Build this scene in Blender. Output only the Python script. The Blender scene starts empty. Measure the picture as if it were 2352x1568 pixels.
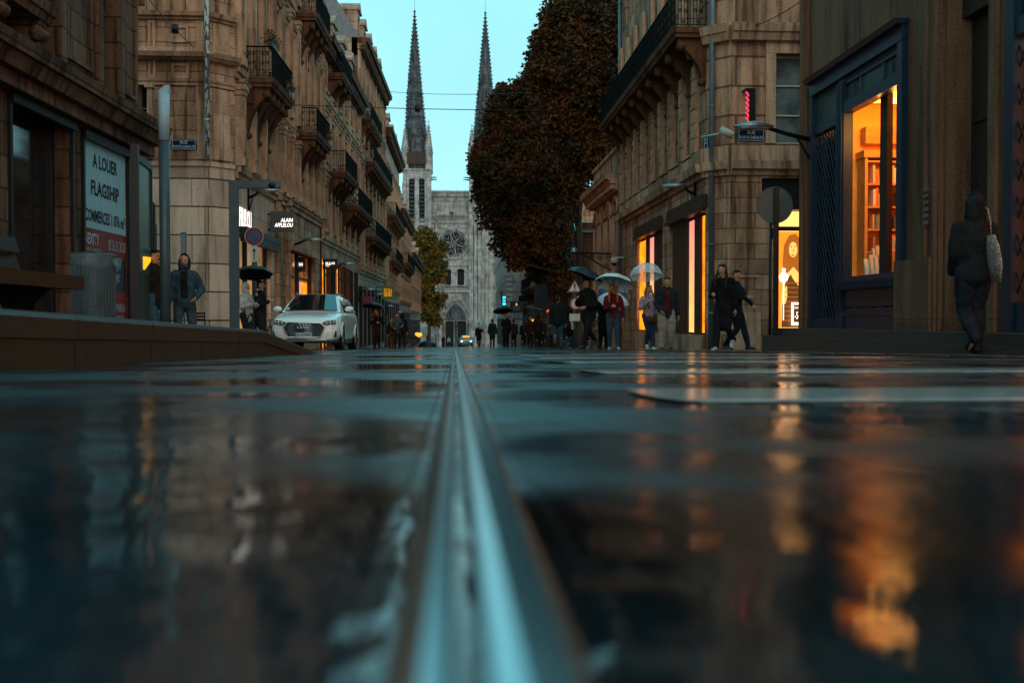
import bpy, bmesh, math, random
from mathutils import Vector, Matrix, Euler, noise
PI = math.pi
R = math.radians
rnd = random.Random(7)
scene = bpy.context.scene
C = scene.collection

# ---------------------------------------------------------------- camera
cam_d = bpy.data.cameras.new('camera')
cam = bpy.data.objects.new('camera', cam_d)
C.objects.link(cam)
cam_d.lens = 35.0
cam_d.sensor_width = 36
cam_d.clip_start = 0.02
cam_d.clip_end = 3000
cam.location = (0, 0, 0)
cam.rotation_euler = (R(90 - 1.227), 0, R(-3.303))
cam_d.dof.use_dof = True
cam_d.dof.focus_distance = 27
cam_d.dof.aperture_fstop = 3.9
scene.camera = cam
# ---------------------------------------------------------------- world, sun, exposure
SUN_EL, SUN_AZ = R(20), R(200)
world = bpy.data.worlds.new("World")
scene.world = world
world.use_nodes = True
wn, wl = world.node_tree.nodes, world.node_tree.links
wn.clear()
wo = wn.new('ShaderNodeOutputWorld')
bg = wn.new('ShaderNodeBackground')
sky = wn.new('ShaderNodeTexSky')
sky.sky_type = 'NISHITA'
sky.sun_disc = False
sky.sun_elevation = SUN_EL
sky.sun_rotation = SUN_AZ
sky.air_density = 1.0
sky.dust_density = 2.0
# an even, rain-washed overcast: the clear sky is almost wholly covered by a flat blue-green cloud sheet
tc = wn.new('ShaderNodeTexCoord')
sep = wn.new('ShaderNodeSeparateXYZ')
wl.new(tc.outputs['Generated'], sep.inputs[0])
rmp = wn.new('ShaderNodeValToRGB')
rmp.color_ramp.elements[0].position = 0.0
rmp.color_ramp.elements[0].color = (6.3, 12.6, 13.2, 1)
rmp.color_ramp.elements[1].position = 0.75
rmp.color_ramp.elements[1].color = (1.7, 7.8, 9.4, 1)
wl.new(sep.outputs[2], rmp.inputs[0])
cloud = wn.new('ShaderNodeTexNoise')
cloud.inputs['Scale'].default_value = 2.2
cloud.inputs['Detail'].default_value = 5
wl.new(tc.outputs['Generated'], cloud.inputs[0])
cm = wn.new('ShaderNodeMapRange')
cm.inputs[1].default_value = 0.3
cm.inputs[2].default_value = 0.7
cm.inputs[3].default_value = 0.86
cm.inputs[4].default_value = 1.12
wl.new(cloud.outputs[0], cm.inputs[0])
vm = wn.new('ShaderNodeVectorMath')
vm.operation = 'SCALE'
wl.new(rmp.outputs[0], vm.inputs[0])
wl.new(cm.outputs[0], vm.inputs['Scale'])
mx = wn.new('ShaderNodeMixRGB')
mx.inputs[0].default_value = 0.9
wl.new(sky.outputs[0], mx.inputs[1])
wl.new(vm.outputs[0], mx.inputs[2])
wl.new(mx.outputs[0], bg.inputs[0])
bg.inputs[1].default_value = 0.09
wl.new(bg.outputs[0], wo.inputs[0])
sun_d = bpy.data.lights.new('sun', 'SUN')
sun_d.energy = 1.5
sun_d.angle = R(80)
sun_d.color = (1.0, 0.50, 0.25)
sun = bpy.data.objects.new('sun', sun_d)
C.objects.link(sun)
sun.rotation_euler = (R(90) - SUN_EL, 0, R(12))
scene.view_settings.view_transform = 'Standard'
scene.view_settings.look = 'None'
scene.view_settings.exposure = 0.15
scene.view_settings.gamma = 1
scene.cycles.max_bounces = 6
scene.cycles.transparent_max_bounces = 16
scene.cycles.sample_clamp_indirect = 4

CM = cam.rotation_euler.to_matrix()
def ray(xv, yv):
    return CM @ Vector(((xv - 1176) / 2287, -(yv - 784) / 2287, -1))
def W(xv, yv, D):
    d = ray(xv, yv)
    return d * (D / d.y)
def XA(xv, D):
    return W(xv, 737, D).x
def ZA(yv, D):
    return W(1044, yv, D).z
def zg(y):
    """height of the street, which falls gently away from the camera"""
    y = max(-30, min(y, 262))
    return -0.10 - 0.0262 * y

# ---------------------------------------------------------------- materials
def new_mat(name):
    m = bpy.data.materials.new(name)
    m.use_nodes = True
    return m, m.node_tree.nodes, m.node_tree.links, m.node_tree.nodes['Principled BSDF']
def plain(name, col, rough=0.6, metal=0.0, var=0.25, scale=6.0, bump=0.0, spec=0.3, emit=None, es=0.0, alpha=1.0, trans=0.0, coat=0.0, coord='Object'):
    m, n, l, b = new_mat(name)
    t = n.new('ShaderNodeTexCoord')
    nz = n.new('ShaderNodeTexNoise')
    nz.inputs['Scale'].default_value = scale
    nz.inputs['Detail'].default_value = 6
    nz.inputs['Roughness'].default_value = 0.65
    l.new(t.outputs[coord], nz.inputs[0])
    r = n.new('ShaderNodeMapRange')
    r.inputs[1].default_value = 0.3
    r.inputs[2].default_value = 0.7
    r.inputs[3].default_value = 1 - var
    r.inputs[4].default_value = 1 + var
    l.new(nz.outputs[0], r.inputs[0])
    v = n.new('ShaderNodeVectorMath')
    v.operation = 'SCALE'
    v.inputs[0].default_value = col
    l.new(r.outputs[0], v.inputs['Scale'])
    l.new(v.outputs[0], b.inputs['Base Color'])
    b.inputs['Roughness'].default_value = rough
    b.inputs['Metallic'].default_value = metal
    b.inputs['Specular IOR Level'].default_value = spec
    b.inputs['Alpha'].default_value = alpha
    b.inputs['Transmission Weight'].default_value = trans
    b.inputs['Coat Weight'].default_value = coat
    if emit:
        b.inputs['Emission Color'].default_value = (*emit, 1)
        b.inputs['Emission Strength'].default_value = es
    if bump:
        bp = n.new('ShaderNodeBump')
        bp.inputs['Strength'].default_value = 1
        bp.inputs['Distance'].default_value = bump
        l.new(nz.outputs[0], bp.inputs['Height'])
        l.new(bp.outputs[0], b.inputs['Normal'])
    return m
def stone(name, col, dark=(0.27, 0.24, 0.22), bw=0.9, bh=0.4, joint=0.35, stain=0.75, rough=0.75, jw=0.016, grain=0.28):
    """ashlar: courses, blotches, soot streaks, fine pitting; UV is in metres"""
    m, n, l, b = new_mat(name)
    t = n.new('ShaderNodeTexCoord')
    br = n.new('ShaderNodeTexBrick')
    br.inputs['Scale'].default_value = 1
    br.inputs['Brick Width'].default_value = bw
    br.inputs['Row Height'].default_value = bh
    br.inputs['Mortar Size'].default_value = jw
    br.inputs['Mortar Smooth'].default_value = 0.3
    br.inputs['Color1'].default_value = (1, 1, 1, 1)
    br.inputs['Color2'].default_value = (0.62, 0.62, 0.62, 1)
    br.inputs['Mortar'].default_value = (joint, joint, joint, 1)
    l.new(t.outputs['UV'], br.inputs[0])
    big = n.new('ShaderNodeTexNoise')
    big.inputs['Scale'].default_value = 0.55
    big.inputs['Detail'].default_value = 8
    big.inputs['Roughness'].default_value = 0.7
    mp = n.new('ShaderNodeMapping')
    mp.inputs['Scale'].default_value = (1.6, 0.5, 1)
    l.new(t.outputs['UV'], mp.inputs[0])
    l.new(mp.outputs[0], big.inputs[0])
    streak = n.new('ShaderNodeTexNoise')
    streak.inputs['Scale'].default_value = 1
    streak.inputs['Detail'].default_value = 5
    mp2 = n.new('ShaderNodeMapping')
    mp2.inputs['Scale'].default_value = (5, 0.35, 1)
    l.new(t.outputs['UV'], mp2.inputs[0])
    l.new(mp2.outputs[0], streak.inputs[0])
    fine = n.new('ShaderNodeTexNoise')
    fine.inputs['Scale'].default_value = 26
    fine.inputs['Detail'].default_value = 4
    l.new(t.outputs['UV'], fine.inputs[0])
    def mr(src, a, b_, c, d):
        q = n.new('ShaderNodeMapRange')
        for i, vv in zip((1, 2, 3, 4), (a, b_, c, d)):
            q.inputs[i].default_value = vv
        l.new(src, q.inputs[0])
        return q.outputs[0]
    mix = n.new('ShaderNodeMixRGB')
    mix.inputs[1].default_value = (*col, 1)
    mix.inputs[2].default_value = (col[0] * dark[0], col[1] * dark[1], col[2] * dark[2], 1)
    mul = n.new('ShaderNodeMath')
    mul.operation = 'ADD'
    l.new(mr(big.outputs[0], 0.44, 0.62, 0, stain), mul.inputs[0])
    l.new(mr(streak.outputs[0], 0.48, 0.66, 0, stain), mul.inputs[1])
    mul.use_clamp = True
    l.new(mul.outputs[0], mix.inputs[0])
    v = n.new('ShaderNodeVectorMath')
    v.operation = 'MULTIPLY'
    l.new(mix.outputs[0], v.inputs[0])
    l.new(br.outputs[0], v.inputs[1])
    v2 = n.new('ShaderNodeVectorMath')
    v2.operation = 'SCALE'
    l.new(v.outputs[0], v2.inputs[0])
    l.new(mr(fine.outputs[0], 0.3, 0.7, 1 - grain, 1 + grain), v2.inputs['Scale'])
    l.new(v2.outputs[0], b.inputs['Base Color'])
    b.inputs['Roughness'].default_value = rough
    b.inputs['Specular IOR Level'].default_value = 0.12
    hs = n.new('ShaderNodeMath')
    hs.operation = 'MULTIPLY_ADD'
    l.new(fine.outputs[0], hs.inputs[0])
    hs.inputs[1].default_value = 0.25
    l.new(br.outputs['Fac'], hs.inputs[2])
    bp = n.new('ShaderNodeBump')
    bp.invert = True
    bp.inputs['Strength'].default_value = 0.8
    bp.inputs['Distance'].default_value = 0.03
    l.new(hs.outputs[0], bp.inputs['Height'])
    l.new(bp.outputs[0], b.inputs['Normal'])
    return m
def emis(name, col, st):
    m, n, l, b = new_mat(name)
    b.inputs['Base Color'].default_value = (*[c * 0.5 for c in col], 1)
    b.inputs['Emission Color'].default_value = (*col, 1)
    b.inputs['Emission Strength'].default_value = st
    return m

M = {}
M['stone_warm'] = stone('stone_warm', (0.58, 0.325, 0.20), bw=1.1, bh=0.42)
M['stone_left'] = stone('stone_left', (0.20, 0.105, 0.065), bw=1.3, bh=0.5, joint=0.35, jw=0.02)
M['stone_pale'] = stone('stone_pale', (0.80, 0.55, 0.41), bw=2.4, bh=0.82, joint=0.45, stain=0.45, grain=0.2)
M['stone_trim'] = stone('stone_trim', (0.66, 0.40, 0.26), bw=2.5, bh=3.0, stain=0.7, joint=0.8)
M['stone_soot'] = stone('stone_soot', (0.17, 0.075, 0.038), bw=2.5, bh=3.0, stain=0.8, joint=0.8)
M['stone_far'] = stone('stone_far', (0.52, 0.36, 0.28), bw=1.2, bh=0.5, stain=0.5)
M['stone_corner'] = stone('stone_corner', (0.58, 0.33, 0.21), bw=2.2, bh=0.80, joint=0.30, jw=0.035)
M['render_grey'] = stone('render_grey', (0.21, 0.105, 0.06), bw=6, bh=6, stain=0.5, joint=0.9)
M['church'] = stone('church', (0.46, 0.47, 0.47), bw=1.6, bh=0.8, stain=0.55, joint=0.8, grain=0.5)
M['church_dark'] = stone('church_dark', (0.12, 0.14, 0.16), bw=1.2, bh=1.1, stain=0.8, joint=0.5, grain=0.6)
M['brick'] = stone('brick', (0.42, 0.13, 0.06), bw=0.3, bh=0.1, joint=0.6)
M['brick_dark'] = stone('brick_dark', (0.12, 0.06, 0.035), bw=0.5, bh=0.25, joint=0.6)
M['iron'] = plain('iron', (0.005, 0.006, 0.007), 0.8, 0.0, spec=0.08)
M['zinc'] = plain('zinc', (0.22, 0.25, 0.27), 0.3, 0.7)
M['glass_matt'] = plain('leaded_glass', (0.012, 0.016, 0.018), 0.7, spec=0.15)
M['slate'] = plain('slate', (0.11, 0.13, 0.15), 0.35, 0.0, scale=3)
M['pane'] = plain('pane', (0.012, 0.014, 0.016), 0.06, 0.0, spec=0.8)
M['frame'] = plain('window_frame', (0.16, 0.13, 0.11), 0.5)
M['white_frame'] = plain('white_frame', (0.45, 0.42, 0.38), 0.5)
M['shutter'] = plain('shutter', (0.30, 0.25, 0.2), 0.6)
M['dark_wood'] = plain('dark_wood', (0.035, 0.02, 0.014), 0.45, scale=9)
M['blue_paint'] = plain('blue_paint', (0.006, 0.022, 0.045), 0.4, scale=5)
M['blue_pan'] = plain('blue_panel', (0.025, 0.05, 0.055), 0.45, scale=4)
M['black'] = plain('black_paint', (0.01, 0.01, 0.012), 0.4)
M['grey_metal'] = plain('grey_metal', (0.055, 0.085, 0.10), 0.4, 0.2, scale=3)
M['pipe'] = plain('drain_pipe_paint', (0.10, 0.14, 0.16), 0.4, 0.2)
M['asphalt_dark'] = plain('granite', (0.05, 0.042, 0.036), 0.5, scale=40, var=0.6, bump=0.002)

def wet_ground(name, base, r0, r1, b1, b2, joint=None, sc=1.0, puddle=0.5, tile=(0.55, 0.28)):
    m, n, l, b = new_mat(name)
    t = n.new('ShaderNodeTexCoord')
    def nz(s, d, st=(1, 1, 1), off=0):
        mp = n.new('ShaderNodeMapping')
        mp.inputs['Scale'].default_value = st
        mp.inputs['Location'].default_value = (off, off, 0)
        l.new(t.outputs['Object'], mp.inputs[0])
        q = n.new('ShaderNodeTexNoise')
        q.inputs['Scale'].default_value = s
        q.inputs['Detail'].default_value = d
        q.inputs['Roughness'].default_value = 0.55
        l.new(mp.outputs[0], q.inputs[0])
        return q.outputs[0]
    def mr(src, a, b_, c, d):
        q = n.new('ShaderNodeMapRange')
        for i, vv in zip((1, 2, 3, 4), (a, b_, c, d)):
            q.inputs[i].default_value = vv
        l.new(src, q.inputs[0])
        return q.outputs[0]
    big = nz(1.1 * sc, 3)
    mid = nz(6 * sc, 3, off=4)
    fine = nz(38 * sc, 3, off=9)
    gr = nz(300, 2, off=2)
    l.new(mr(big, 0.42, 0.58, r0, r1), b.inputs['Roughness'])
    v = n.new('ShaderNodeVectorMath')
    v.operation = 'SCALE'
    v.inputs[0].default_value = base
    st_ = n.new('ShaderNodeMath'); st_.operation = 'MULTIPLY'
    l.new(mr(gr, 0.3, 0.7, 0.4, 1.6), st_.inputs[0])
    l.new(mr(nz(0.9 * sc, 5, off=7), 0.38, 0.62, 0.12, 1.45), st_.inputs[1])
    l.new(st_.outputs[0], v.inputs['Scale'])
    l.new(v.outputs[0], b.inputs['Base Color'])
    def bump(h, dist, prev=None, inv=False):
        q = n.new('ShaderNodeBump')
        q.inputs['Strength'].default_value = 1
        q.inputs['Distance'].default_value = dist
        q.invert = inv
        l.new(h, q.inputs['Height'])
        if prev:
            l.new(prev, q.inputs['Normal'])
        return q.outputs[0]
    p = bump(mid, b1)
    wetmask = n.new('ShaderNodeMath')
    wetmask.operation = 'MULTIPLY'
    l.new(fine, wetmask.inputs[0])
    l.new(mr(big, 0.40, 0.60, 0.15, 1.0), wetmask.inputs[1])
    p = bump(wetmask.outputs[0], b2, p)
    if joint:
        br = n.new('ShaderNodeTexBrick')
        br.inputs['Scale'].default_value = 1
        br.inputs['Brick Width'].default_value = tile[0]
        br.inputs['Row Height'].default_value = tile[1]
        br.inputs['Mortar Size'].default_value = 0.008
        br.inputs['Mortar Smooth'].default_value = 0.6
        l.new(t.outputs['Object'], br.inputs[0])
        p = bump(br.outputs['Fac'], joint, p, True)
    l.new(p, b.inputs['Normal'])
    b.inputs['Specular IOR Level'].default_value = 0.5
    return m
M['road'] = wet_ground('wet_asphalt', (0.006, 0.028, 0.038), 0.05, 0.46, 0.007, 0.0026)  # teal sheen of the wet surface is put into the asphalt base colour
M['paving'] = wet_ground('wet_paving', (0.012, 0.020, 0.024), 0.08, 0.34, 0.006, 0.0010, joint=0.004)
M['rail'] = plain('rail_steel', (0.34, 0.52, 0.58), 0.2, 1.0, var=0.1, scale=60, bump=0.0002)
M['mark'] = plain('wet_marking', (0.34, 0.34, 0.32), 0.12, 0.0, var=0.4, scale=20, bump=0.0015)

# ---------------------------------------------------------------- mesh building
OFF = {}
class Frame:
    """u runs along a wall, d stands out of it, z is up"""
    def __init__(s, o, U, N=None):
        s.o = Vector((o[0], o[1], 0))
        s.U = Vector((U[0], U[1], 0)).normalized()
        s.N = Vector((N[0], N[1], 0)).normalized() if N else Vector((s.U.y, -s.U.x, 0))
    def P(s, u, d, z):
        return s.o + s.U * u + s.N * d + Vector((0, 0, z))
    def hit(s, xv, yv):
        r = ray(xv, yv)
        k = s.o.dot(s.N) / r.dot(s.N)
        p = r * k
        return (p - s.o).dot(s.U), p.z
    def u(s, xv):
        return s.hit(xv, 737)[0]
    def z(s, xv, yv):
        return s.hit(xv, yv)[1]
WORLD = Frame((0, 0), (1, 0), (0, 1))
class MB:
    def __init__(s, fr=WORLD):
        s.v, s.f, s.uv, s.mi, s.fr, s.sm = [], [], [], [], fr, []
        s.cur = 0
        s.smooth = False
    def face(s, pts, fr=None):
        """pts are (u, d, z)"""
        fr = fr or s.fr
        i = len(s.v)
        a, b, c = Vector(pts[0]), Vector(pts[1]), Vector(pts[2])
        nn = (b - a).cross(c - b)
        ax = max(range(3), key=lambda k: abs(nn[k]))
        for p in pts:
            s.v.append(fr.P(*p))
            s.uv.append((p[0], p[2]) if ax == 1 else ((p[1], p[2]) if ax == 0 else (p[0], p[1])))
        s.f.append(tuple(range(i, i + len(pts))))
        s.mi.append(s.cur)
        s.sm.append(s.smooth)
    def box(s, u0, u1, d0, d1, z0, z1, top=0.0, skip=''):
        """top tapers the upper face outward (+) or inward (-) in d"""
        a = [(u0, d0, z0), (u1, d0, z0), (u1, d1, z0), (u0, d1, z0)]
        b = [(u0, d0, z1), (u1, d0, z1), (u1, d1 + top, z1), (u0, d1 + top, z1)]
        if 'b' not in skip: s.face([a[3], a[2], a[1], a[0]])
        if 't' not in skip: s.face(b)
        for i, nm in enumerate('krfl'):
            if nm in skip: continue
            j = (i + 1) % 4
            s.face([a[i], a[j], b[j], b[i]])
    def prism(s, poly, u0, u1, axis='u'):
        """poly is in (d, z) for axis u, in (u, z) for axis d, in (u, d) for axis z"""
        def mk(p, t):
            return (t, p[0], p[1]) if axis == 'u' else ((p[0], t, p[1]) if axis == 'd' else (p[0], p[1], t))
        s.face([mk(p, u0) for p in poly])
        s.face([mk(p, u1) for p in reversed(poly)])
        for i in range(len(poly)):
            j = (i + 1) % len(poly)
            s.face([mk(poly[i], u0), mk(poly[j], u0), mk(poly[j], u1), mk(poly[i], u1)])
    def tube(s, pts, r, n=6, cap=True, flat=1.0, side=None):
        """pts (u,d,z), r a number or one per point (or (ra, rb))"""
        sm = s.smooth
        s.smooth = True
        P = [Vector(p) for p in pts]
        rs = r if isinstance(r, (list, tuple)) else [r] * len(P)
        rings = []
        prev = None
        for i, p in enumerate(P):
            t = (P[min(i + 1, len(P) - 1)] - P[max(i - 1, 0)])
            if t.length < 1e-9: t = Vector((0, 0, 1))
            t.normalize()
            if side is not None:
                x = Vector(side)
                x = (x - t * x.dot(t))
            elif prev is None:
                x = t.orthogonal()
            else:
                x = prev - t * prev.dot(t)
            if x.length < 1e-6: x = t.orthogonal()
            x.normalize()
            prev = x
            y = t.cross(x)
            ra, rb = rs[i] if isinstance(rs[i], (list, tuple)) else (rs[i], rs[i] * flat)
            rings.append([p + x * (math.cos(2 * PI * k / n) * ra) + y * (math.sin(2 * PI * k / n) * rb) for k in range(n)])
        base = len(s.v)
        for ring in rings:
            for q in ring:
                s.v.append(s.fr.P(*q))
                s.uv.append((q[0] + q[1], q[2]))
        for i in range(len(P) - 1):
            for k in range(n):
                k2 = (k + 1) % n
                s.f.append((base + i * n + k, base + i * n + k2, base + (i + 1) * n + k2, base + (i + 1) * n + k))
                s.mi.append(s.cur); s.sm.append(True)
        if cap:
            for i in (0, len(P) - 1):
                s.f.append(tuple(base + i * n + k for k in (range(n) if i else reversed(range(n)))))
                s.mi.append(s.cur); s.sm.append(False)
        s.smooth = sm
    def lathe(s, prof, c=(0, 0, 0), n=16, axis='z', a0=0, a1=2 * PI):
        """prof is (r, h) round axis through c"""
        base = len(s.v)
        full = abs(a1 - a0 - 2 * PI) < 1e-6
        m_ = n if full else n + 1
        for r_, h in prof:
            for k in range(m_):
                a = a0 + (a1 - a0) * k / n
                x, y = r_ * math.cos(a), r_ * math.sin(a)
                q = (c[0] + x, c[1] + y, c[2] + h) if axis == 'z' else ((c[0] + x, c[1] + h, c[2] + y) if axis == 'd' else (c[0] + h, c[1] + x, c[2] + y))
                s.v.append(s.fr.P(*q))
                s.uv.append((a * 0.5, h))
        for i in range(len(prof) - 1):
            for k in range(n):
                k2 = (k + 1) % m_
                s.f.append((base + i * m_ + k, base + i * m_ + k2, base + (i + 1) * m_ + k2, base + (i + 1) * m_ + k))
                s.mi.append(s.cur); s.sm.append(True)
    def build(s, name, mats, parent=None, autosmooth=False):
        if not isinstance(mats, (list, tuple)): mats = [mats]
        off = OFF.get(parent.name, Vector((0, 0, 0))) if parent else Vector((0, 0, 0))
        me = bpy.data.meshes.new(name)
        vs = [tuple(p - off) for p in s.v]
        me.from_pydata(vs, [], s.f)
        uvl = me.uv_layers.new(name='UVMap')
        li = []
        for f in s.f: li.extend(f)
        flat = []
        for i in li: flat.extend(s.uv[i])
        uvl.data.foreach_set('uv', flat)
        me.polygons.foreach_set('material_index', s.mi)
        me.polygons.foreach_set('use_smooth', s.sm)
        for m in mats: me.materials.append(m)
        me.update()
        o = bpy.data.objects.new(name, me)
        C.objects.link(o)
        if parent:
            o.parent = parent
            OFF[o.name] = off
        return o
def tag(o, label=None, cat=None, group=None, kind=None):
    if label: o['label'] = label
    if cat: o['category'] = cat
    if group: o['group'] = group
    if kind: o['kind'] = kind
    return o
def thing(name, label, cat, loc=(0, 0, 0), group=None):
    o = bpy.data.objects.new(name, None)
    C.objects.link(o)
    o.location = loc
    OFF[o.name] = Vector(loc)
    o.empty_display_size = 0.2
    return tag(o, label, cat, group)
def place(root, loc, rz=0.0, rx=0.0, ry=0.0):
    """moves a thing built round the origin"""
    root.location = loc
    root.rotation_euler = (rx, ry, rz)
    OFF[root.name] = Vector(loc)
def copy_tree(o, parent=None):
    c = o.copy()
    C.objects.link(c)
    if parent: c.parent = parent
    for ch in [x for x in o.children]:
        copy_tree(ch, c)
    return c
def rootat(fr, u, z=None, d=0):
    p = fr.P(u, d, 0)
    return (p.x, p.y, zg(p.y) if z is None else z)
def text_mesh(body, w, h, name, mat, parent, fr, u, d, z, flip=False, bold=0.0, thick=0.004, align='c', shear=0.0):
    """lettering fitted into w x h metres, centred at (u, z), standing d off the wall; flip mirrors the reading direction along -u"""
    cu = bpy.data.curves.new('lettering', 'FONT')
    cu.body = body
    cu.size = 1
    cu.offset = bold
    cu.shear = shear
    cu.extrude = 0
    cu.resolution_u = 2
    to = bpy.data.objects.new('lettering_tmp', cu)
    C.objects.link(to)
    bpy.context.view_layer.update()
    me = bpy.data.meshes.new_from_object(to)
    bpy.data.objects.remove(to)
    xs = [v.co.x for v in me.vertices]; ys = [v.co.y for v in me.vertices]
    x0, x1, y0, y1 = min(xs), max(xs), min(ys), max(ys)
    off = OFF.get(parent.name, Vector((0, 0, 0))) if parent else Vector((0, 0, 0))
    for v in me.vertices:
        a = ((v.co.x - x0) / max(1e-6, x1 - x0) - 0.5) * w
        b = ((v.co.y - y0) / max(1e-6, y1 - y0) - 0.5) * h
        if flip: a = -a
        v.co = fr.P(u + a, d, z + b) - off
    me.materials.clear()
    me.materials.append(mat)
    o = bpy.data.objects.new(name, me)
    C.objects.link(o)
    if parent:
        o.parent = parent
        OFF[o.name] = off
    return o
# ================================================================ ground
def sheet(name, x0, x1, ys, mat, dz=0.0, thick=None):
    mb = MB()
    for a, b in zip(ys[:-1], ys[1:]):
        mb.face([(x0, a, zg(a) + dz), (x1, a, zg(a) + dz), (x1, b, zg(b) + dz), (x0, b, zg(b) + dz)])
    if thick:
        a, b = ys[0], ys[-1]
        for x in (x0, x1):
            mb.face([(x, a, zg(a) + dz), (x, b, zg(b) + dz), (x, b, zg(b) + dz - thick), (x, a, zg(a) + dz - thick)])
        for y in (a, b):
            mb.face([(x0, y, zg(y) + dz), (x1, y, zg(y) + dz), (x1, y, zg(y) + dz - thick), (x0, y, zg(y) + dz - thick)])
    return tag(mb.build(name, mat), kind='structure')
sheet('ground', -500, 500, [-60, -30, 0, 262, 300, 1500], M['paving'], -0.02)
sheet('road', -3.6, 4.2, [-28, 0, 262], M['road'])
sheet('pavement', 4.22, 40, [-20, 0, 200], M['paving'], 0.006)
sheet('pavement', -40, -3.62, [-20, 0, 200], M['paving'], 0.006)
# gutter line of pale setts between the road and the right pavement
mb = MB()
for k in range(150):
    y = -2 + k * 0.42
    mb.box(4.12, 4.34, y, y + 0.405, zg(y) - 0.05, zg(y) + 0.010 + 0.003 * (k % 3))
tag(mb.build('kerb', M['asphalt_dark']), kind='structure')

# the grooved rail right in front of the lens
def rail(x, label, mirror=1):
    t = thing('tram_rail', label, 'tram rail', (x, 0.15, zg(0)), 'tram rails set in the wet road')
    def strip(prof, name, mat):
        mb = MB()
        ys = [0.12, 0.5, 1, 2, 4, 8, 16, 32, 64, 128, 240]
        for a, b in zip(ys[:-1], ys[1:]):
            for (p, q) in zip(prof[:-1], prof[1:]):
                mb.smooth = True
                mb.face([(x + mirror * p[0], a, zg(a) + p[1]), (x + mirror * q[0], a, zg(a) + q[1]), (x + mirror * q[0], b, zg(b) + q[1]), (x + mirror * p[0], b, zg(b) + p[1])])
        return mb.build(name, mat, t)
    strip([(-0.022, 0.000), (-0.0185, 0.0045), (-0.010, 0.007), (-0.003, 0.006), (-0.0005, 0.002), (-0.0004, -0.030)], 'guard_lip', M['rail'])
    strip([(-0.0004, -0.030), (0.0078, -0.030)], 'groove', M['black'])
    strip([(0.0078, -0.030), (0.0080, 0.003), (0.0105, 0.0065), (0.020, 0.0075), (0.036, 0.006), (0.041, 0.002), (0.0415, -0.004)], 'rail_head', M['rail'])
    strip([(0.0415, -0.004), (0.055, -0.006), (0.057, 0.001)], 'sealing_joint', M['black'])
    strip([(-0.034, 0.003), (-0.032, -0.001), (-0.022, 0.000)], 'sealing_joint', M['black'])
    return t
rail(0.0, 'grooved steel tram rail running straight away from the lens')
# a raised glossy strip and painted bars of the crossing
def bar(x0, x1, y0, y1, h, lab):
    mb = MB()
    n = 8
    pr = [((y0 + y1) / 2 - (y1 - y0) / 2 * math.cos(PI * k / n), h * math.sin(PI * k / n) ** 0.5 if 0 < k < n else 0.0) for k in range(n + 1)]
    mb.smooth = True
    for (a, ha), (b, hb) in zip(pr[:-1], pr[1:]):
        xa = x0 + 0.08 * (1 - ha / h); xb = x0 + 0.08 * (1 - hb / h)
        mb.face([(xa, a, zg(a) + ha + .002), (x1, a, zg(a) + ha + .002), (x1, b, zg(b) + hb + .002), (xb, b, zg(b) + hb + .002)])
    o = mb.build('crossing_stripe', M['mark'])
    tag(o, lab, 'road marking', 'stripes of the pedestrian crossing')
bar(0.36, 4.0, 1.72, 2.22, 0.005, 'crossing stripe nearest the lens, broad and out of focus')
bar(0.48, 3.2, 3.55, 4.05, 0.006, 'second crossing stripe, just beyond the nearest broad one')
bar(0.60, 2.0, 5.8, 6.3, 0.006, 'third crossing stripe from the lens')
bar(0.62, 3.6, 8.0, 8.5, 0.006, 'fourth crossing stripe from the lens')
bar(0.66, 4.0, 11.0, 11.5, 0.006, 'farthest crossing stripe, before the walkers')

# ================================================================ facade kit
def wall_grid(mb, u0, u1, z0, z1, ops, depth=0.32, d=0.0, back=True):
    us = sorted({u0, u1, *[o[0] for o in ops], *[o[1] for o in ops]})
    zs = sorted({z0, z1, *[o[2] for o in ops], *[o[3] for o in ops]})
    us = [q for q in us if u0 - 1e-6 <= q <= u1 + 1e-6]
    zs = [q for q in zs if z0 - 1e-6 <= q <= z1 + 1e-6]
    for a, b in zip(us[:-1], us[1:]):
        run = None
        for c, e in zip(zs[:-1], zs[1:]):
            m_ = ((a + b) / 2, (c + e) / 2)
            hole = any(o[0] < m_[0] < o[1] and o[2] < m_[1] < o[3] for o in ops)
            if hole:
                if run: mb.face([(a, d, run[0]), (b, d, run[0]), (b, d, run[1]), (a, d, run[1])]); run = None
            else:
                run = (run[0] if run else c, e)
        if run: mb.face([(a, d, run[0]), (b, d, run[0]), (b, d, run[1]), (a, d, run[1])])
    for a, b, c, e in ops:
        for q in ([(a, c), (a, e)], [(a, e), (b, e)], [(b, e), (b, c)], [(b, c), (a, c)]):
            mb.face([(q[0][0], d, q[0][1]), (q[1][0], d, q[1][1]), (q[1][0], d - depth, q[1][1]), (q[0][0], d - depth, q[0][1])])
def window(root, fr, a, b, c, e, depth=0.3, fm='frame', pm='pane', bars=1, mull=True, curtain=False, name='window'):
    mb = MB(fr)
    d0, d1 = -depth, -depth + 0.07
    f = 0.07
    mb.box(a, a + f, d0, d1, c, e); mb.box(b - f, b, d0, d1, c, e)
    mb.box(a + f, b - f, d0, d1, c, c + f); mb.box(a + f, b - f, d0, d1, e - f, e)
    if mull: mb.box((a + b) / 2 - .04, (a + b) / 2 + .04, d0, d1 + .004, c + f, e - f)
    for k in range(bars):
        zz = c + (e - c) * (k + 1) / (bars + 1)
        mb.box(a + f, b - f, d0, d1 - .01, zz - .02, zz + .02)
    w = mb.build(name, M[fm], root)
    mb = MB(fr)
    mb.face([(a, -depth + .012, c), (b, -depth + .012, c), (b, -depth + .012, e), (a, -depth + .012, e)])
    mb.build('pane', M[pm] if isinstance(pm, str) else pm, w)
    return w
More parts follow.
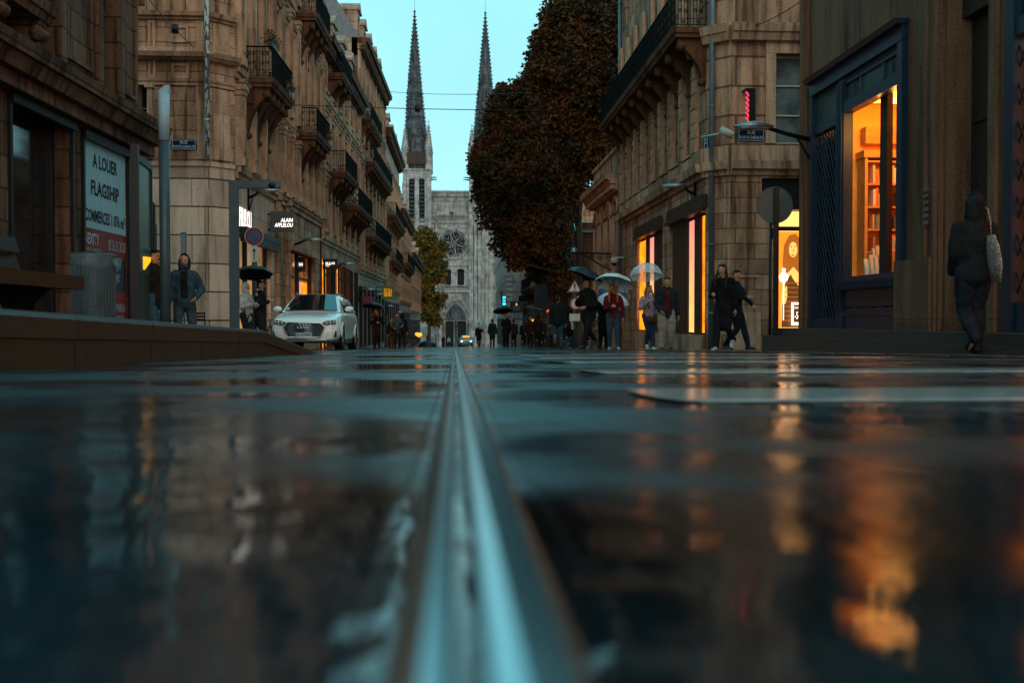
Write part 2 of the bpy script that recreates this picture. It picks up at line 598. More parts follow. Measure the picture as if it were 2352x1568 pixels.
def surround(mb, a, b, c, e, t=0.16, p=0.07, hood=0.0, sill=True):
    mb.box(a - t, a, 0.002, p, c, e); mb.box(b, b + t, 0.002, p, c, e)
    mb.box(a - t, b + t, 0.002, p + .01, e, e + t)
    if hood:
        mb.box(a - t - .06, b + t + .06, 0.002, hood, e + t + .16, e + t + .26, top=.05)
        mb.box(a - t, b + t, 0.002, hood * .6, e + t + .002, e + t + .16, top=.04)
    if sill:
        mb.box(a - t - .05, b + t + .05, 0.002, 0.14, c - .13, c - .002)
def cornice(mb, u0, u1, z, p=0.5, h=0.5, dent=True):
    mb.box(u0, u1, 0.002, p * .35, z - h, z - h * .62)
    mb.box(u0, u1, 0.002, p * .7, z - h * .618, z - h * .35, top=p * .1)
    mb.box(u0, u1, 0.002, p, z - h * .348, z, top=.06)
    if dent:
        n = int((u1 - u0) / 0.32)
        for k in range(n):
            a = u0 + (k + .25) * (u1 - u0) / n
            mb.box(a, a + .15, p * .35 + .001, p * .66, z - h * .9, z - h * .64)
def console(mb, u, z, p, h=0.9, w=0.22):
    pr = [(0.0, z - .002), (p * .92, z - .002), (p * .92, z - .16)]
    for k in range(9):
        t = k / 8
        pr.append((p * .92 - p * .80 * math.sin(t * PI / 2) ** 1.2 + 0.0, z - .16 - (h - .16) * (t ** 1.4)))
    pr.append((0.0, z - h))
    mb.prism(pr, u - w / 2, u + w / 2)
    mb.lathe([(0.001, -w / 2 - .02), (.11, -w / 2 - .02), (.11, w / 2 + .02), (0.001, w / 2 + .02)], (u, p * .80, z - .19), 10, axis='u')
    mb.lathe([(0.001, -w / 2 - .02), (.09, -w / 2 - .02), (.09, w / 2 + .02), (0.001, w / 2 + .02)], (u, .10, z - h + .06), 10, axis='u')
def scroll(mb, fr_pt, r, ax, n=9, th=0.009, turn=1.6):
    """flat volute; ax maps (a, b) to a (u,d,z) point"""
    pts = []
    for k in range(n + 1):
        t = k / n
        rr = r * (1 - .8 * t)
        a = t * 2 * PI * turn
        pts.append(ax(fr_pt[0] + rr * math.cos(a), fr_pt[1] + rr * math.sin(a)))
    mb.tube(pts, th, 4, cap=False)
def railing(mb, a0, a1, z, h, ax, dense=True, sc=True):
    """wrought iron panel between a0 and a1 at height z; ax maps (a, z)"""
    def bx(x0, x1, y0, y1, t=.012):
        p = [ax(x0, y0), ax(x1, y0), ax(x1, y1), ax(x0, y1)]
        mb.tube([[(p[0][i] + p[3][i]) / 2 for i in range(3)], [(p[1][i] + p[2][i]) / 2 for i in range(3)]] if (x1 - x0) > (y1 - y0) else [[(p[0][i] + p[1][i]) / 2 for i in range(3)], [(p[3][i] + p[2][i]) / 2 for i in range(3)]], t, 4, cap=False)
    bx(a0, a1, z + h - .02, z + h, .028)
    bx(a0, a1, z + h - .17, z + h - .15, .012)
    bx(a0, a1, z + .05, z + .07, .014)
    bx(a0, a1, z + .22, z + .24, .010)
    L = a1 - a0
    n = max(2, int(L / (.085 if dense else .13)))
    for k in range(n + 1):
        x = a0 + L * k / n
        bx(x - .004, x + .004, z + .05, z + h, .010 if k % 6 else .018)
    if sc:
        m_ = max(1, int(L / .34))
        for k in range(m_):
            x = a0 + L * (k + .5) / m_
            for s_ in (-1, 1):
                scroll(mb, (x + s_ * .075, z + .45), .07 * s_, ax, th=.011)
                scroll(mb, (x + s_ * .07, z + .72), .06 * s_, ax, th=.010)
            scroll(mb, (x, z + .145), .055, ax, th=.009)
def balcony(root, fr, u0, u1, z, p=0.9, h=0.95, smat='stone_warm', ncons=None, ch=1.0, slab=0.16, sc=True, side=True, curve=0):
    mb = MB(fr)
    mb.box(u0, u1, 0.003, p, z - slab, z, top=.04)
    mb.box(u0 + .05, u1 - .05, 0.003, p - .08, z - slab - .12, z - slab - .001, top=.05)
    n = ncons or max(2, int((u1 - u0) / 1.3) + 1)
    for k in range(n):
        u = u0 + .28 + (u1 - u0 - .56) * k / (n - 1)
        console(mb, u, z - slab - .12, p * .9, ch)
    b = mb.build('balcony', M[smat], root)
    mb = MB(fr)
    q = p - .05
    railing(mb, u0 + .05, u1 - .05, z, h, lambda a, c: (a, q, c), sc=sc)
    if side:
        railing(mb, 0.04, q, z, h, lambda a, c: (u0 + .05, a, c), sc=sc)
        railing(mb, 0.04, q, z, h, lambda a, c: (u1 - .05, a, c), sc=sc)
    mb.build('railing', M['iron'], b)
    return b
def pilaster(mb, u, w, z0, z1, p=0.14):
    mb.box(u - w / 2, u + w / 2, 0.003, p, z0 + .25, z1 - .3)
    mb.box(u - w / 2 + .05, u + w / 2 - .05, p + .001, p + .03, z0 + .4, z1 - .45)
    mb.box(u - w / 2 - .05, u + w / 2 + .05, 0.003, p + .05, z0, z0 + .249)
    mb.box(u - w / 2 - .04, u + w / 2 + .04, 0.003, p + .04, z1 - .299, z1 - .15)
    mb.box(u - w / 2 - .08, u + w / 2 + .08, 0.003, p + .08, z1 - .149, z1)
def mansard(root, fr, u0, u1, ze, rise=2.6, run=1.7, depth=8, ndorm=3, dm='stone_far'):
    mb = MB(fr)
    mb.face([(u0, 0.1, ze), (u1, 0.1, ze), (u1, -run, ze + rise), (u0, -run, ze + rise)])
    mb.face([(u0, -run, ze + rise), (u1, -run, ze + rise), (u1, -depth, ze + rise + .6), (u0, -depth, ze + rise + .6)])
    for u in (u0, u1):
        mb.face([(u, 0.1, ze), (u, -run, ze + rise), (u, -depth, ze + rise + .6), (u, -depth, ze)])
    rf = mb.build('roof', M['slate'], root)
    for k in range(ndorm):
        u = u0 + (u1 - u0) * (k + .5) / ndorm
        mb = MB(fr)
        w = .62
        mb.box(u - w, u - w + .22, -1.6, -.12, ze + .05, ze + 1.9); mb.box(u + w - .22, u + w, -1.6, -.12, ze + .05, ze + 1.9)
        mb.box(u - w + .22, u + w - .22, -1.6, -.12, ze + 1.6, ze + 1.9)
        mb.box(u - w - .1, u + w + .1, -1.7, 0.0, ze + 1.901, ze + 2.02)
        mb.prism([(u - w - .08, ze + 2.021), (u + w + .08, ze + 2.021), (u, ze + 2.5)], -1.7, -.02, axis='d')
        dr = mb.build('dormer', M[dm], root)
        mb = MB(fr)
        mb.face([(u - w + .22, -.3, ze + .05), (u + w - .22, -.3, ze + .05), (u + w - .22, -.3, ze + 1.6), (u - w + .22, -.3, ze + 1.6)])
        mb.build('pane', M['pane'], dr)
    return rf
def chimney(root, fr, u, d, z0, z1, w=1.2, t=.5, pots=2, mat='brick'):
    mb = MB(fr)
    mb.box(u - t / 2, u + t / 2, d - w / 2, d + w / 2, z0, z1)
    mb.box(u - t / 2 - .06, u + t / 2 + .06, d - w / 2 - .06, d + w / 2 + .06, z1 - .25, z1 - .12)
    ch = mb.build('chimney', M[mat], root)
    mb = MB(fr)
    for k in range(pots):
        mb.lathe([(.13, 0), (.10, .45), (.13, .5), (.09, .5), (.08, .1)], (u, d - w / 2 + w * (k + .5) / pots, z1 + .001), 10)
    mb.build('chimney_pot', M['brick'], ch)

def facade(root, fr, u0, u1, z0, z1, floors, bays, wmat, tmat, depth=.3, ww=1.05, openings=(), hood=.25, pil=True, corn=True, bm='stone_soot', wm='frame', margin=0.0, pilp=.14):
    """floors: (zbase, ztop, wz0, wz1); openings: extra holes (a,b,c,d) without a window"""
    ops = list(openings)
    wins = []
    L = (u1 - u0 - 2 * margin)
    for (zb, zt, a, b) in floors:
        for k in range(bays):
            u = u0 + margin + L * (k + .5) / bays
            ops.append((u - ww / 2, u + ww / 2, a, b))
            wins.append((u - ww / 2, u + ww / 2, a, b))
    mb = MB(fr)
    wall_grid(mb, u0, u1, z0, z1, ops, depth)
    mb.build('wall', M[wmat], root)
    mb = MB(fr)
    for (a, b, c, e) in wins: surround(mb, a, b, c, e, hood=hood)
    for (zb, zt, a, b) in floors:
        mb.box(u0, u1, 0.003, .16, zb - .18, zb, top=.03)
        mb.box(u0, u1, 0.003, .08, zb - .36, zb - .181)
        if pil:
            for k in range(bays + 1):
                u = min(max(u0 + margin + L * k / bays, u0 + .16), u1 - .16)
                pilaster(mb, u, .30, zb + .001, zt - .37, pilp)
    mb.build('trim', M[tmat], root)
    if corn:
        mb = MB(fr)
        cornice(mb, u0, u1, z1, .62, .75)
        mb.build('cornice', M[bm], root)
    for (a, b, c, e) in wins: window(root, fr, a, b, c, e, depth, fm=wm, bars=2)
def body(root, fr, u0, u1, z0, z1, d0, d1, mat, name='side_wall', skip=''):
    mb = MB(fr)
    mb.box(u0, u1, d0, d1, z0, z1, skip=skip)
    return mb.build(name, M[mat], root)
def drain(fr, u, d, z0, z1, label, r=.055, mat='pipe', group='drain pipes'):
    t = thing('drain_pipe', label, 'drain pipe', fr.P(u, d, z0), group)
    mb = MB(fr)
    mb.tube([(u, d, z0), (u, d, z1)], r, 10)
    mb.build('pipe', M[mat], t)
    z = z0 + 1
    while z < z1:
        mb = MB(fr)
        mb.lathe([(r + .002, -.03), (r + .014, -.03), (r + .014, .03), (r + .002, .03)], (u, d, z), 10)
        mb.box(u - .02, u + .02, d - .14 if d > 0 else d, d, z - .02, z + .02)
        z += 1.9
        mb.build('bracket', M[mat], t)
    return t

# ================================================================ left side, building 1 (empty shop)
mL = 0.0245
F1 = Frame((-7.20, 0), (mL, 1), (1, -mL))
u_end = F1.u(322)
r = thing('shop_building', 'dark rusticated building at the left edge with an empty ground floor shop', 'building', rootat(F1, u_end - 3))
zc = F1.z(322, 290)
wa, wb = F1.u(27), F1.u(165)
ba, bb = F1.u(193.5), F1.u(294)
ztop1 = F1.z(96, 250); zban = F1.z(196, 302)
zb1 = F1.z(106, 0)
ua, ub = F1.u(80), F1.u(135); uc, ud = F1.u(231), F1.u(271)
zs1 = F1.z(250, 225)
g0 = zg(12) - .6
ops = [(wa, wb, -.6, ztop1), (ba, bb, -.35, zban), (ua, ub, zs1, zs1 + 3.4), (uc, ud, zs1, zs1 + 3.4), (ua - 3.6, ub - 3.6, zs1, zs1 + 3.4), (wa - 5.2, wb - 5, -.6, ztop1)]
mb = MB(F1); wall_grid(mb, 2, u_end, g0, 13, ops, .35)
mb.face([(u_end, 0, g0), (u_end, -10, g0), (u_end, -10, 13), (u_end, 0, 13)])
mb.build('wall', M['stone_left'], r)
mb = MB(F1)
mb.box(2, u_end + .35, 0.003, .22, zc - .62, zc - .40); mb.box(2, u_end + .35, .003, .38, zc - .399, zc - .2, top=.1); mb.box(2, u_end + .35, .003, .55, zc - .199, zc, top=.05)
mb.box(2, u_end + .2, 0.003, .14, zs1 - .5, zs1 - .2); mb.box(2, u_end + .2, 0.003, .2, zs1 - .199, zs1 - .02)
for a, b in ((ua, ub), (uc, ud)):
    surround(mb, a, b, zs1, zs1 + 3.4, t=.22, p=.10, sill=False)
for a, b in ((ub + .35, uc - .35), (ud + .35, u_end - .25)):
    for (x0, x1, y0, y1) in ((a, b, zs1 + .25, zs1 + .32), (a, a + .07, zs1 + .32, zs1 + 3.3), (b - .07, b, zs1 + .32, zs1 + 3.3)):
        mb.box(x0, x1, .003, .06, y0, y1)
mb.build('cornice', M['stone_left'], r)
# fluted flat arches over the shop openings
mb = MB(F1)
for (a, b, zt) in ((wa - .6, wb + .5, ztop1), (ba - .5, u_end - .5, zban)):
    n = int((b - a) / .21)
    for k in range(n):
        x = a + (b - a) * k / n
        mid = (a + b) / 2
        lean = (x - mid) * .10
        z0_, z1_ = zt + .02, zc - .64
        w = (b - a) / n - .035
        mb.face([(x, .045, z0_), (x + w, .045, z0_), (x + w + lean, .045, z1_), (x + lean, .045, z1_)])
        mb.face([(x, 0, z0_), (x, .045, z0_), (x + lean, .045, z1_), (x + lean, 0, z1_)])
        mb.face([(x + w, 0, z0_), (x + w, .045, z0_), (x + w + lean, .045, z1_), (x + w + lean, 0, z1_)])
        mb.face([(x, 0, z0_), (x + w, 0, z0_), (x + w, .045, z0_), (x, .045, z0_)])
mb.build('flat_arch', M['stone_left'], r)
window(r, F1, wa, wb, -.6, ztop1, .35, fm='black', bars=0, mull=False, name='shop_window')
window(r, F1, wa - 5.2, wb - 5, -.6, ztop1, .35, fm='black', bars=0, mull=False, name='shop_window')
window(r, F1, ba, bb, -.35, zban, .2, fm='black', bars=0, mull=False, name='shop_window')
for a, b in ((ua, ub), (uc, ud), (ua - 3.6, ub - 3.6)): window(r, F1, a, b, zs1, zs1 + 3.4, .35, bars=3)
mb = MB(F1)
for (a, b, zt) in ((wa, wb, ztop1), (ba, bb, zban)):
    mb.box(a - .08, b + .08, -.02, .10, zt - .14, zt + .01)
    mb.box(a - .08, a, -.02, .05, -.5, zt - .141); mb.box(b, b + .08, -.02, .05, -.5, zt - .141)
mb.build('shopfront_frame', M['black'], r)
# upper balcony at the very edge of the picture
balcony(r, F1, 4, F1.u(50), zc + .75, p=.6, sc=False, smat='stone_left')

# the big letting poster in the shop window
M['poster'] = plain('poster_blue', (0.30, 0.46, 0.50), 0.45, var=.12)
M['poster_red'] = plain('poster_red', (0.22, 0.012, 0.012), 0.45, var=.12)
M['poster_navy'] = plain('poster_navy', (0.012, 0.02, 0.035), 0.45)
M['ink'] = plain('ink', (0.008, 0.009, 0.012), 0.6)
M['ink_light'] = plain('ink_light', (0.42, 0.5, 0.52), 0.6)
r = thing('letting_poster', 'tall pale blue and red letting poster filling the shop window', 'poster', rootat(F1, (ba + bb) / 2, -.35))
pz = [F1.z(196, 323), F1.z(196, 520), F1.z(196, 582), F1.z(260, 668)]
bm_ = (ba + bb) / 2
mb = MB(F1); mb.box(ba + .04, bb - .04, -.05, -.02, pz[1], zban - .14); mb.build('sheet', M['poster'], r)
mb = MB(F1); mb.box(ba + .04, bb - .04, -.05, -.021, pz[2], pz[1] - .002); mb.build('red_band', M['poster_red'], r)
mb = MB(F1); mb.box(bm_ + .04, bb - .04, -.05, -.021, pz[3], pz[2] - .002); mb.box(ba + .04, bm_ + .038, -.05, -.021, -.3, pz[2] - .002); mb.build('navy_band', M['poster_navy'], r)
mb = MB(F1); mb.box(bm_ + .04, bb - .04, -.05, -.021, -.3, pz[3] - .002); mb.build('red_band', M['poster_red'], r)
hgt = zban - .14 - pz[1]
wd = bb - ba - .08
text_mesh('A LOUER', wd * .58, hgt * .17, 'lettering', M['ink'], r, F1, bm_, -.014, pz[1] + hgt * .80, bold=.03)
text_mesh('FLAGSHIP', wd * .66, hgt * .18, 'lettering', M['ink'], r, F1, bm_, -.014, pz[1] + hgt * .48, bold=.03)
text_mesh('COMMERCES 1 076 m²', wd * .94, hgt * .15, 'lettering', M['ink'], r, F1, bm_, -.014, pz[1] + hgt * .15, bold=.025)
hr = pz[1] - pz[2]
text_mesh('NEXITY', wd * .32, hr * .42, 'lettering', M['ink_light'], r, F1, ba + wd * .2, -.014, pz[2] + hr * .6, bold=.02)
text_mesh('05 56 51 28 28', wd * .42, hr * .42, 'lettering', M['ink_light'], r, F1, bb - wd * .25, -.014, pz[2] + hr * .5)
text_mesh('CONSEIL ET TRANSACTION', wd * .36, hr * .12, 'lettering', M['ink_light'], r, F1, ba + wd * .22, -.014, pz[2] + hr * .2)
text_mesh('Tourny\nMeyer', wd * .26, .62, 'lettering', M['ink_light'], r, F1, bb - wd * .27, -.014, (pz[2] + pz[3]) / 2 + .1)
text_mesh('CUSHMAN &\nWAKEFIELD', wd * .42, .42, 'lettering', M['ink_light'], r, F1, bb - wd * .27, -.014, pz[3] - .45)
text_mesh('05 56', wd * .36, .16, 'lettering', M['ink_light'], r, F1, bb - wd * .27, -.014, pz[3] - .98)

def plaque(fr, x0, x1, y0, y1, lines, label, flip=False, d=.03, tmat='ink_light', base='plaque_blue', tfill=.8):
    ua_, za = fr.hit(x0, y0); ub_, zb_ = fr.hit(x1, y1)
    a, b = min(ua_, ub_), max(ua_, ub_)
    c, e = min(za, zb_), max(za, zb_)
    t = thing('street_sign', label, 'street sign', fr.P((a + b) / 2, d, c), 'blue enamel street name plates')
    mb = MB(fr)
    k = .05
    mb.prism([(a + k, c), (b - k, c), (b, c + k), (b, e - k), (b - k, e), (a + k, e), (a, e - k), (a, c + k)], .004, d, axis='d')
    mb.build('plate', M[base], t)
    mb = MB(fr)
    for q in ((a + .03, b - .03, c + .025, c + .037), (a + .03, b - .03, e - .037, e - .025), (a + .03, a + .042, c + .037, e - .037), (b - .042, b - .03, c + .037, e - .037)):
        mb.box(q[0], q[1], d, d + .003, q[2], q[3])
    mb.build('border', M[tmat], t)
    for (body_, wf, zf, hf) in lines:
        text_mesh(body_, (b - a) * wf, (e - c) * hf, 'lettering', M[tmat], t, fr, (a + b) / 2, d + .004, c + (e - c) * zf, flip=flip, bold=.01)
    return t
M['plaque_blue'] = plain('plaque_blue', (0.008, 0.018, 0.05), 0.25, var=.1)
plaque(F1, 304, 321, 291, 332, [('7', .3, .5, .55)], 'small blue house number plate on the dark building at the left edge')

# ================================================================ left side, building 2 (corner building)
Dw = 29.3
FX = Frame((0, Dw), (1, 0), (0, -1))
F2 = Frame((-7.20, 0), (mL, 1), (1, -mL))
uc0 = 29.9
xc = F2.P(uc0, 0, 0).x
xf = xc - .62
def zx(y): return ZA(y, Dw)
r = thing('corner_building', 'corner building with a pale stone ground floor, white drain pipe and iron balconies', 'building', (xc - 3, Dw + 2, zg(Dw)))
zb2 = zx(379)
xl = -14
# facing wall: ground floor, upper wall
mb = MB(FX); wall_grid(mb, xl, xf, zg(Dw) - .5, zb2, [], .3)
FC = Frame((xf, Dw), (F2.P(uc0, 0, 0).x - xf, F2.P(uc0, 0, 0).y - Dw), (1, -1))
lc = ((xc - xf) ** 2 + (F2.P(uc0, 0, 0).y - Dw) ** 2) ** .5
FC.N = Vector((FC.U.y, -FC.U.x, 0))
mb.fr = FC; wall_grid(mb, 0, lc, zg(Dw) - .5, zb2, [], .3)
# AFFLELOU shop opening
sa, sb = F2.u(547), F2.u(622)
sz0, sz1 = zg(31) + .12, F2.z(547, 533)
u_s = F2.u(631)
mb.fr = F2; wall_grid(mb, uc0, u_s, zg(Dw) - .5, zb2, [(sa, sb, sz0, sz1)], .35)
mb.build('ground_floor_wall', M['stone_pale'], r)
# ledge on the pale base with its cable
mb = MB(FX); mb.box(xl, xf + .03, .003, .06, zb2 - .10, zb2 + .02)
mb.fr = F2; mb.box(uc0, u_s + .05, .003, .10, zb2 - .12, zb2 + .02)
mb.fr = FC; mb.box(0, lc, .003, .06, zb2 - .10, zb2 + .02)
mb.build('ledge', M['stone_pale'], r)
# joints between the slabs
mb = MB(FX)
for yy in (415, 478, 542, 607, 671, 736):
    z = zx(yy)
    mb.fr = FX; mb.box(xl, xf, .001, .004, z - .014, z + .014)
    mb.fr = FC; mb.box(0, lc, .001, .004, z - .014, z + .014)
    mb.fr = F2; mb.box(uc0, sa - .05, .001, .004, z - .014, z + .014)
mb.fr = FX
for k, yy in enumerate((379, 415, 478, 542, 607, 671, 736)):
    for j in range(3):
        x = XA(480 - (k % 2) * 38, Dw) - j * 1.6
        mb.box(x, x + .012, .001, .0038, zx(yy + 62), zx(yy))
mb.build('slab_joint', M['ink'], r)
# upper facing wall with blind panels, niche, cornices
H2 = 16.5
nx0, nx1 = XA(374, Dw), XA(388, Dw)
mb = MB(FX)
dwx = (XA(322, Dw) - .3, XA(343, Dw), zx(365), zx(199))
ops = [dwx, (dwx[0], XA(338, Dw), zx(28), zx(-160))]
wall_grid(mb, xl, xf, zb2, H2, ops, .35)
mb.fr = FC; wall_grid(mb, 0, lc, zb2, H2, [], .3)
mb.build('upper_wall', M['stone_warm'], r)
window(r, FX, *dwx, .3, bars=2)
mb = MB(FX)
xm = XA(395, Dw) ; xj = XA(452, Dw)
def both(a, b, p, z0_, z1_, top=0):
    mb.fr = FX; mb.box(a, b + .05, .003, p, z0_, z1_, top=top)
    mb.fr = FC; mb.box(0.0, lc, .003, p, z0_, z1_, top=top)
both(xl, xf, .22, zx(51), zx(42), .05); both(xl, xf, .10, zx(57), zx(51) - .002)
both(xl, xf, .10, zx(135), zx(120)); both(xl, xf, .36, zx(136) - .12, zx(136) - .002, .08); both(xl, xf, .2, zx(150), zx(136) - .122, .08)
both(xl, xf, .05, zx(205), zx(197)); both(xl, xf, .09, zx(197) + .002, zx(192), .02)
mb.fr = FX
for (a, b, c, e) in ((XA(398, Dw), XA(438, Dw), zx(108), zx(70)), (XA(398, Dw), XA(438, Dw), zx(190), zx(156)), (XA(345, Dw), XA(362, Dw), zx(190), zx(60))):
    mb.box(a, b, .003, .05, c, c + .07); mb.box(a, b, .003, .05, e - .07, e)
    mb.box(a, a + .07, .003, .048, c + .071, e - .071); mb.box(b - .07, b, .003, .048, c + .071, e - .071)
pa, pb = XA(345, Dw), XA(356, Dw)
mb.box(pa, pb, .003, .16, zb2 + .1, zx(214)); mb.box(pa - .05, pb + .05, .003, .22, zx(214) + .001, zx(206))
pa, pb = XA(456, Dw), XA(474, Dw)
mb.box(pa, pb, .003, .05, zb2 + .1, zx(206)); mb.box(pa, pb, .003, .05, zx(120) + .01, zx(58))
mb.fr = FC
mb.box(.15, lc - .15, .003, .04, zx(370), zx(210)); mb.box(.15, lc - .15, .003, .04, zx(118), zx(60))
mb.build('trim', M['stone_trim'], r)
# street facade above the shops
u2e = F2.u(735)
zf = 7.30
fl = [(zb2 + .02, zf, zb2 + .15, zf - .55), (zf + .2, 11.9, zf + .25, zf + 3.4), (12.1, 16.4, 12.2, 15.3)]
facade(r, F2, uc0, u2e, zb2, 17.2, fl, 10, 'stone_warm', 'stone_trim', ww=.72, hood=.22, pilp=.26, margin=.1)
body(r, F2, uc0 + .05, u2e, zb2 - 2, 17.2, -9, -.36, 'stone_warm', skip='f')
bL = 'stone_soot'
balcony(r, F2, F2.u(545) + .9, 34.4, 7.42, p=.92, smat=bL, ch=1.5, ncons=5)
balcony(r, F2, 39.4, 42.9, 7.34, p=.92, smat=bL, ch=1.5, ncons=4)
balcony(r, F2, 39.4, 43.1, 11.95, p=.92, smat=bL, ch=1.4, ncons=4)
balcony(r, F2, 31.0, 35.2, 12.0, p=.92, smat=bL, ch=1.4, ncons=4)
# planters with straggling plants on the first balcony rail
def potted(fr, u, d, z, w, label, n=130):
    t = thing('potted_plant', label, 'potted plant', fr.P(u, d, z), 'pot plants on the balconies')
    mb = MB(fr); mb.box(u - w / 2, u + w / 2, d - .08, d + .08, z, z + .16, top=.02); mb.build('planter', M['dark_wood'], t)
    mb = MB(fr)
    for _ in range(n):
        a = u + rnd.gauss(0, w * .33); b = d + rnd.gauss(0, .09); c = z + .16 + abs(rnd.gauss(0, .16))
        s_ = .035
        v = Vector((rnd.uniform(-1, 1), rnd.uniform(-1, 1), rnd.uniform(-1, 1))).normalized(); w2 = v.orthogonal().normalized()
        P = Vector((a, b, c))
        mb.face([tuple(P - v * s_ * 1.6), tuple(P + w2 * s_), tuple(P + v * s_ * 1.6), tuple(P - w2 * s_)])
    mb.build('foliage', M['leaf_dry'], t)
M['leaf_dry'] = plain('leaf_dry', (0.10, 0.05, 0.015), 0.6, var=.5, scale=12)
potted(F2, F2.u(545) + 1.4, .8, 8.38, .9, 'dry brown plant on the near corner of the lower left balcony', 260)
potted(F2, 33.7, .86, 7.45, .6, 'dry plant hanging at the far end of the first left balcony', 200)
potted(F2, 42.3, .86, 7.36, .6, 'leafy plant at the far end of the second left balcony', 200)

# lit shop interiors
def glow(name, c0, c1, st, vert=True, noise_=0.35, sc=2.0):
    """the lit room seen through a pane: warm walls with darker furniture, vertical colour change"""
    m, n, l, b = new_mat(name)
    t = n.new('ShaderNodeTexCoord')
    s_ = n.new('ShaderNodeSeparateXYZ'); l.new(t.outputs['Generated'], s_.inputs[0])
    rp = n.new('ShaderNodeValToRGB')
    rp.color_ramp.elements[0].color = (*c0, 1); rp.color_ramp.elements[1].color = (*c1, 1)
    l.new(s_.outputs[2], rp.inputs[0])
    nz = n.new('ShaderNodeTexNoise'); nz.inputs['Scale'].default_value = sc; nz.inputs['Detail'].default_value = 3
    l.new(t.outputs['Object'], nz.inputs[0])
    mr_ = n.new('ShaderNodeMapRange')
    for i, vv in zip((1, 2, 3, 4), (.35, .65, 1 - noise_, 1 + noise_)): mr_.inputs[i].default_value = vv
    l.new(nz.outputs[0], mr_.inputs[0])
    mu = n.new('ShaderNodeMath'); mu.operation = 'MULTIPLY'; mu.inputs[1].default_value = st
    l.new(mr_.outputs[0], mu.inputs[0])
    b.inputs['Base Color'].default_value = (.1, .05, .02, 1)
    l.new(rp.outputs[0], b.inputs['Emission Color'])
    l.new(mu.outputs[0], b.inputs['Emission Strength'])
    b.inputs['Roughness'].default_value = .2
    return m
M['glow_orange'] = glow('glow_orange', (1, .27, .006), (1, .24, .005), 1.5)
M['glow_pink'] = glow('glow_pink', (1.0, .62, .16), (.85, .25, .22), 1.15, noise_=.1)
M['glow_pale'] = glow('glow_pale', (.75, .38, .10), (.42, .26, .13), 0.42, noise_=.6, sc=1.2)
M['glow_dim'] = glow('glow_dim', (.8, .25, .03), (.3, .10, .02), 0.35, noise_=.6, sc=2)
M['sign_white'] = emis('sign_white', (1.0, .93, .86), 1.6)
def shop(root, fr, a, b, c, e, mat, fm='black', depth=.3, muls=(), transom=None, name='shop_window'):
    mb = MB(fr)
    f = .07
    d0, d1 = -depth + .06, -depth + .16
    mb.box(a, a + f, d0, d1, c, e); mb.box(b - f, b, d0, d1, c, e); mb.box(a + f, b - f, d0, d1, c, c + f); mb.box(a + f, b - f, d0, d1, e - f, e)
    for (m0, m1) in muls: mb.box(m0, m1, d0, d1 + .03, c + f, e - f)
    if transom: mb.box(a + f, b - f, d0, d1 - .01, transom - .04, transom + .04)
    w = mb.build(name, M[fm], root)
    mb = MB(fr); mb.face([(a, -depth, c), (b, -depth, c), (b, -depth, e), (a, -depth, e)])
    mb.build('lit_pane', M[mat], w)
    return w
shop(r, F2, sa, sb, sz0, sz1, 'glow_pale', muls=[(sa + (sb - sa) * .33, sa + (sb - sa) * .36), (sa + (sb - sa) * .62, sa + (sb - sa) * .66), ])
mb = MB(F2); mb.box(sa - .1, sb + .25, .004, .3, sz1 - .02, sz1 + .16); mb.box(sa - .1, sb + .25, .1, .28, sz1 - .28, sz1 - .021)
mb.build('awning_box', M['black'], r)
# second shop of the corner building
ha, hb = F2.u(661), F2.u(722)
hz1 = F2.z(661, 570)
mb = MB(F2); wall_grid(mb, u_s, u2e, zg(Dw) - 1.2, zb2, [(ha, hb, zg(36) + .15, hz1)], .35)
for k in range(2):
    u = (u_s + .25, ha - .35)[k]
    mb.box(u - .18, u + .18, .003, .16, zg(36) - .3, zb2 - .3); mb.box(u - .24, u + .24, .003, .22, zb2 - .299, zb2 - .05)
mb.build('ground_floor_wall', M['stone_warm'], r)
mb = MB(F2); mb.box(ha - .15, hb + .2, .003, .22, hz1 - .05, hz1 + .18); mb.box(u_s + .1, u2e, .003, .24, zb2 - .04, zb2 + .12); mb.build('trim', M['stone_trim'], r)
shop(r, F2, ha, hb, zg(36) + .15, hz1, 'glow_dim', transom=hz1 - 1.0, muls=[(ha + (hb - ha) * .45, ha + (hb - ha) * .5)])
mb = MB(F2); w_ = (hb - ha)
for q, m_ in (((.08, .30), 'glow_orange'), ((.62, .72), 'glow_pink'), ((.76, .94), 'glow_orange')):
    mb2 = MB(F2); mb2.box(ha + w_ * q[0], ha + w_ * q[1], -.28, -.26, zg(36) + .3, hz1 - 1.1); mb2.build('lit_display', M[m_], r)

# pipe with flaking white paint
m, n, l, b = new_mat('flaking_paint')
t_ = n.new('ShaderNodeTexCoord'); nz = n.new('ShaderNodeTexNoise'); nz.inputs['Scale'].default_value = 5; nz.inputs['Detail'].default_value = 5
mp = n.new('ShaderNodeMapping'); mp.inputs['Scale'].default_value = (3, 3, .8); l.new(t_.outputs['Object'], mp.inputs[0]); l.new(mp.outputs[0], nz.inputs[0])
rp = n.new('ShaderNodeValToRGB'); rp.color_ramp.interpolation = 'CONSTANT'
rp.color_ramp.elements[0].color = (.10, .12, .12, 1); rp.color_ramp.elements[1].position = .50; rp.color_ramp.elements[1].color = (.62, .66, .66, 1)
l.new(nz.outputs[0], rp.inputs[0]); l.new(rp.outputs[0], b.inputs['Base Color']); b.inputs['Roughness'].default_value = .5
M['flaking'] = m
px_ = XA(483, Dw - .1)
drain(FX, px_, .30, zx(366), 16.4, 'drain pipe with flaking white paint on the pale corner building', r=.07, mat='flaking')

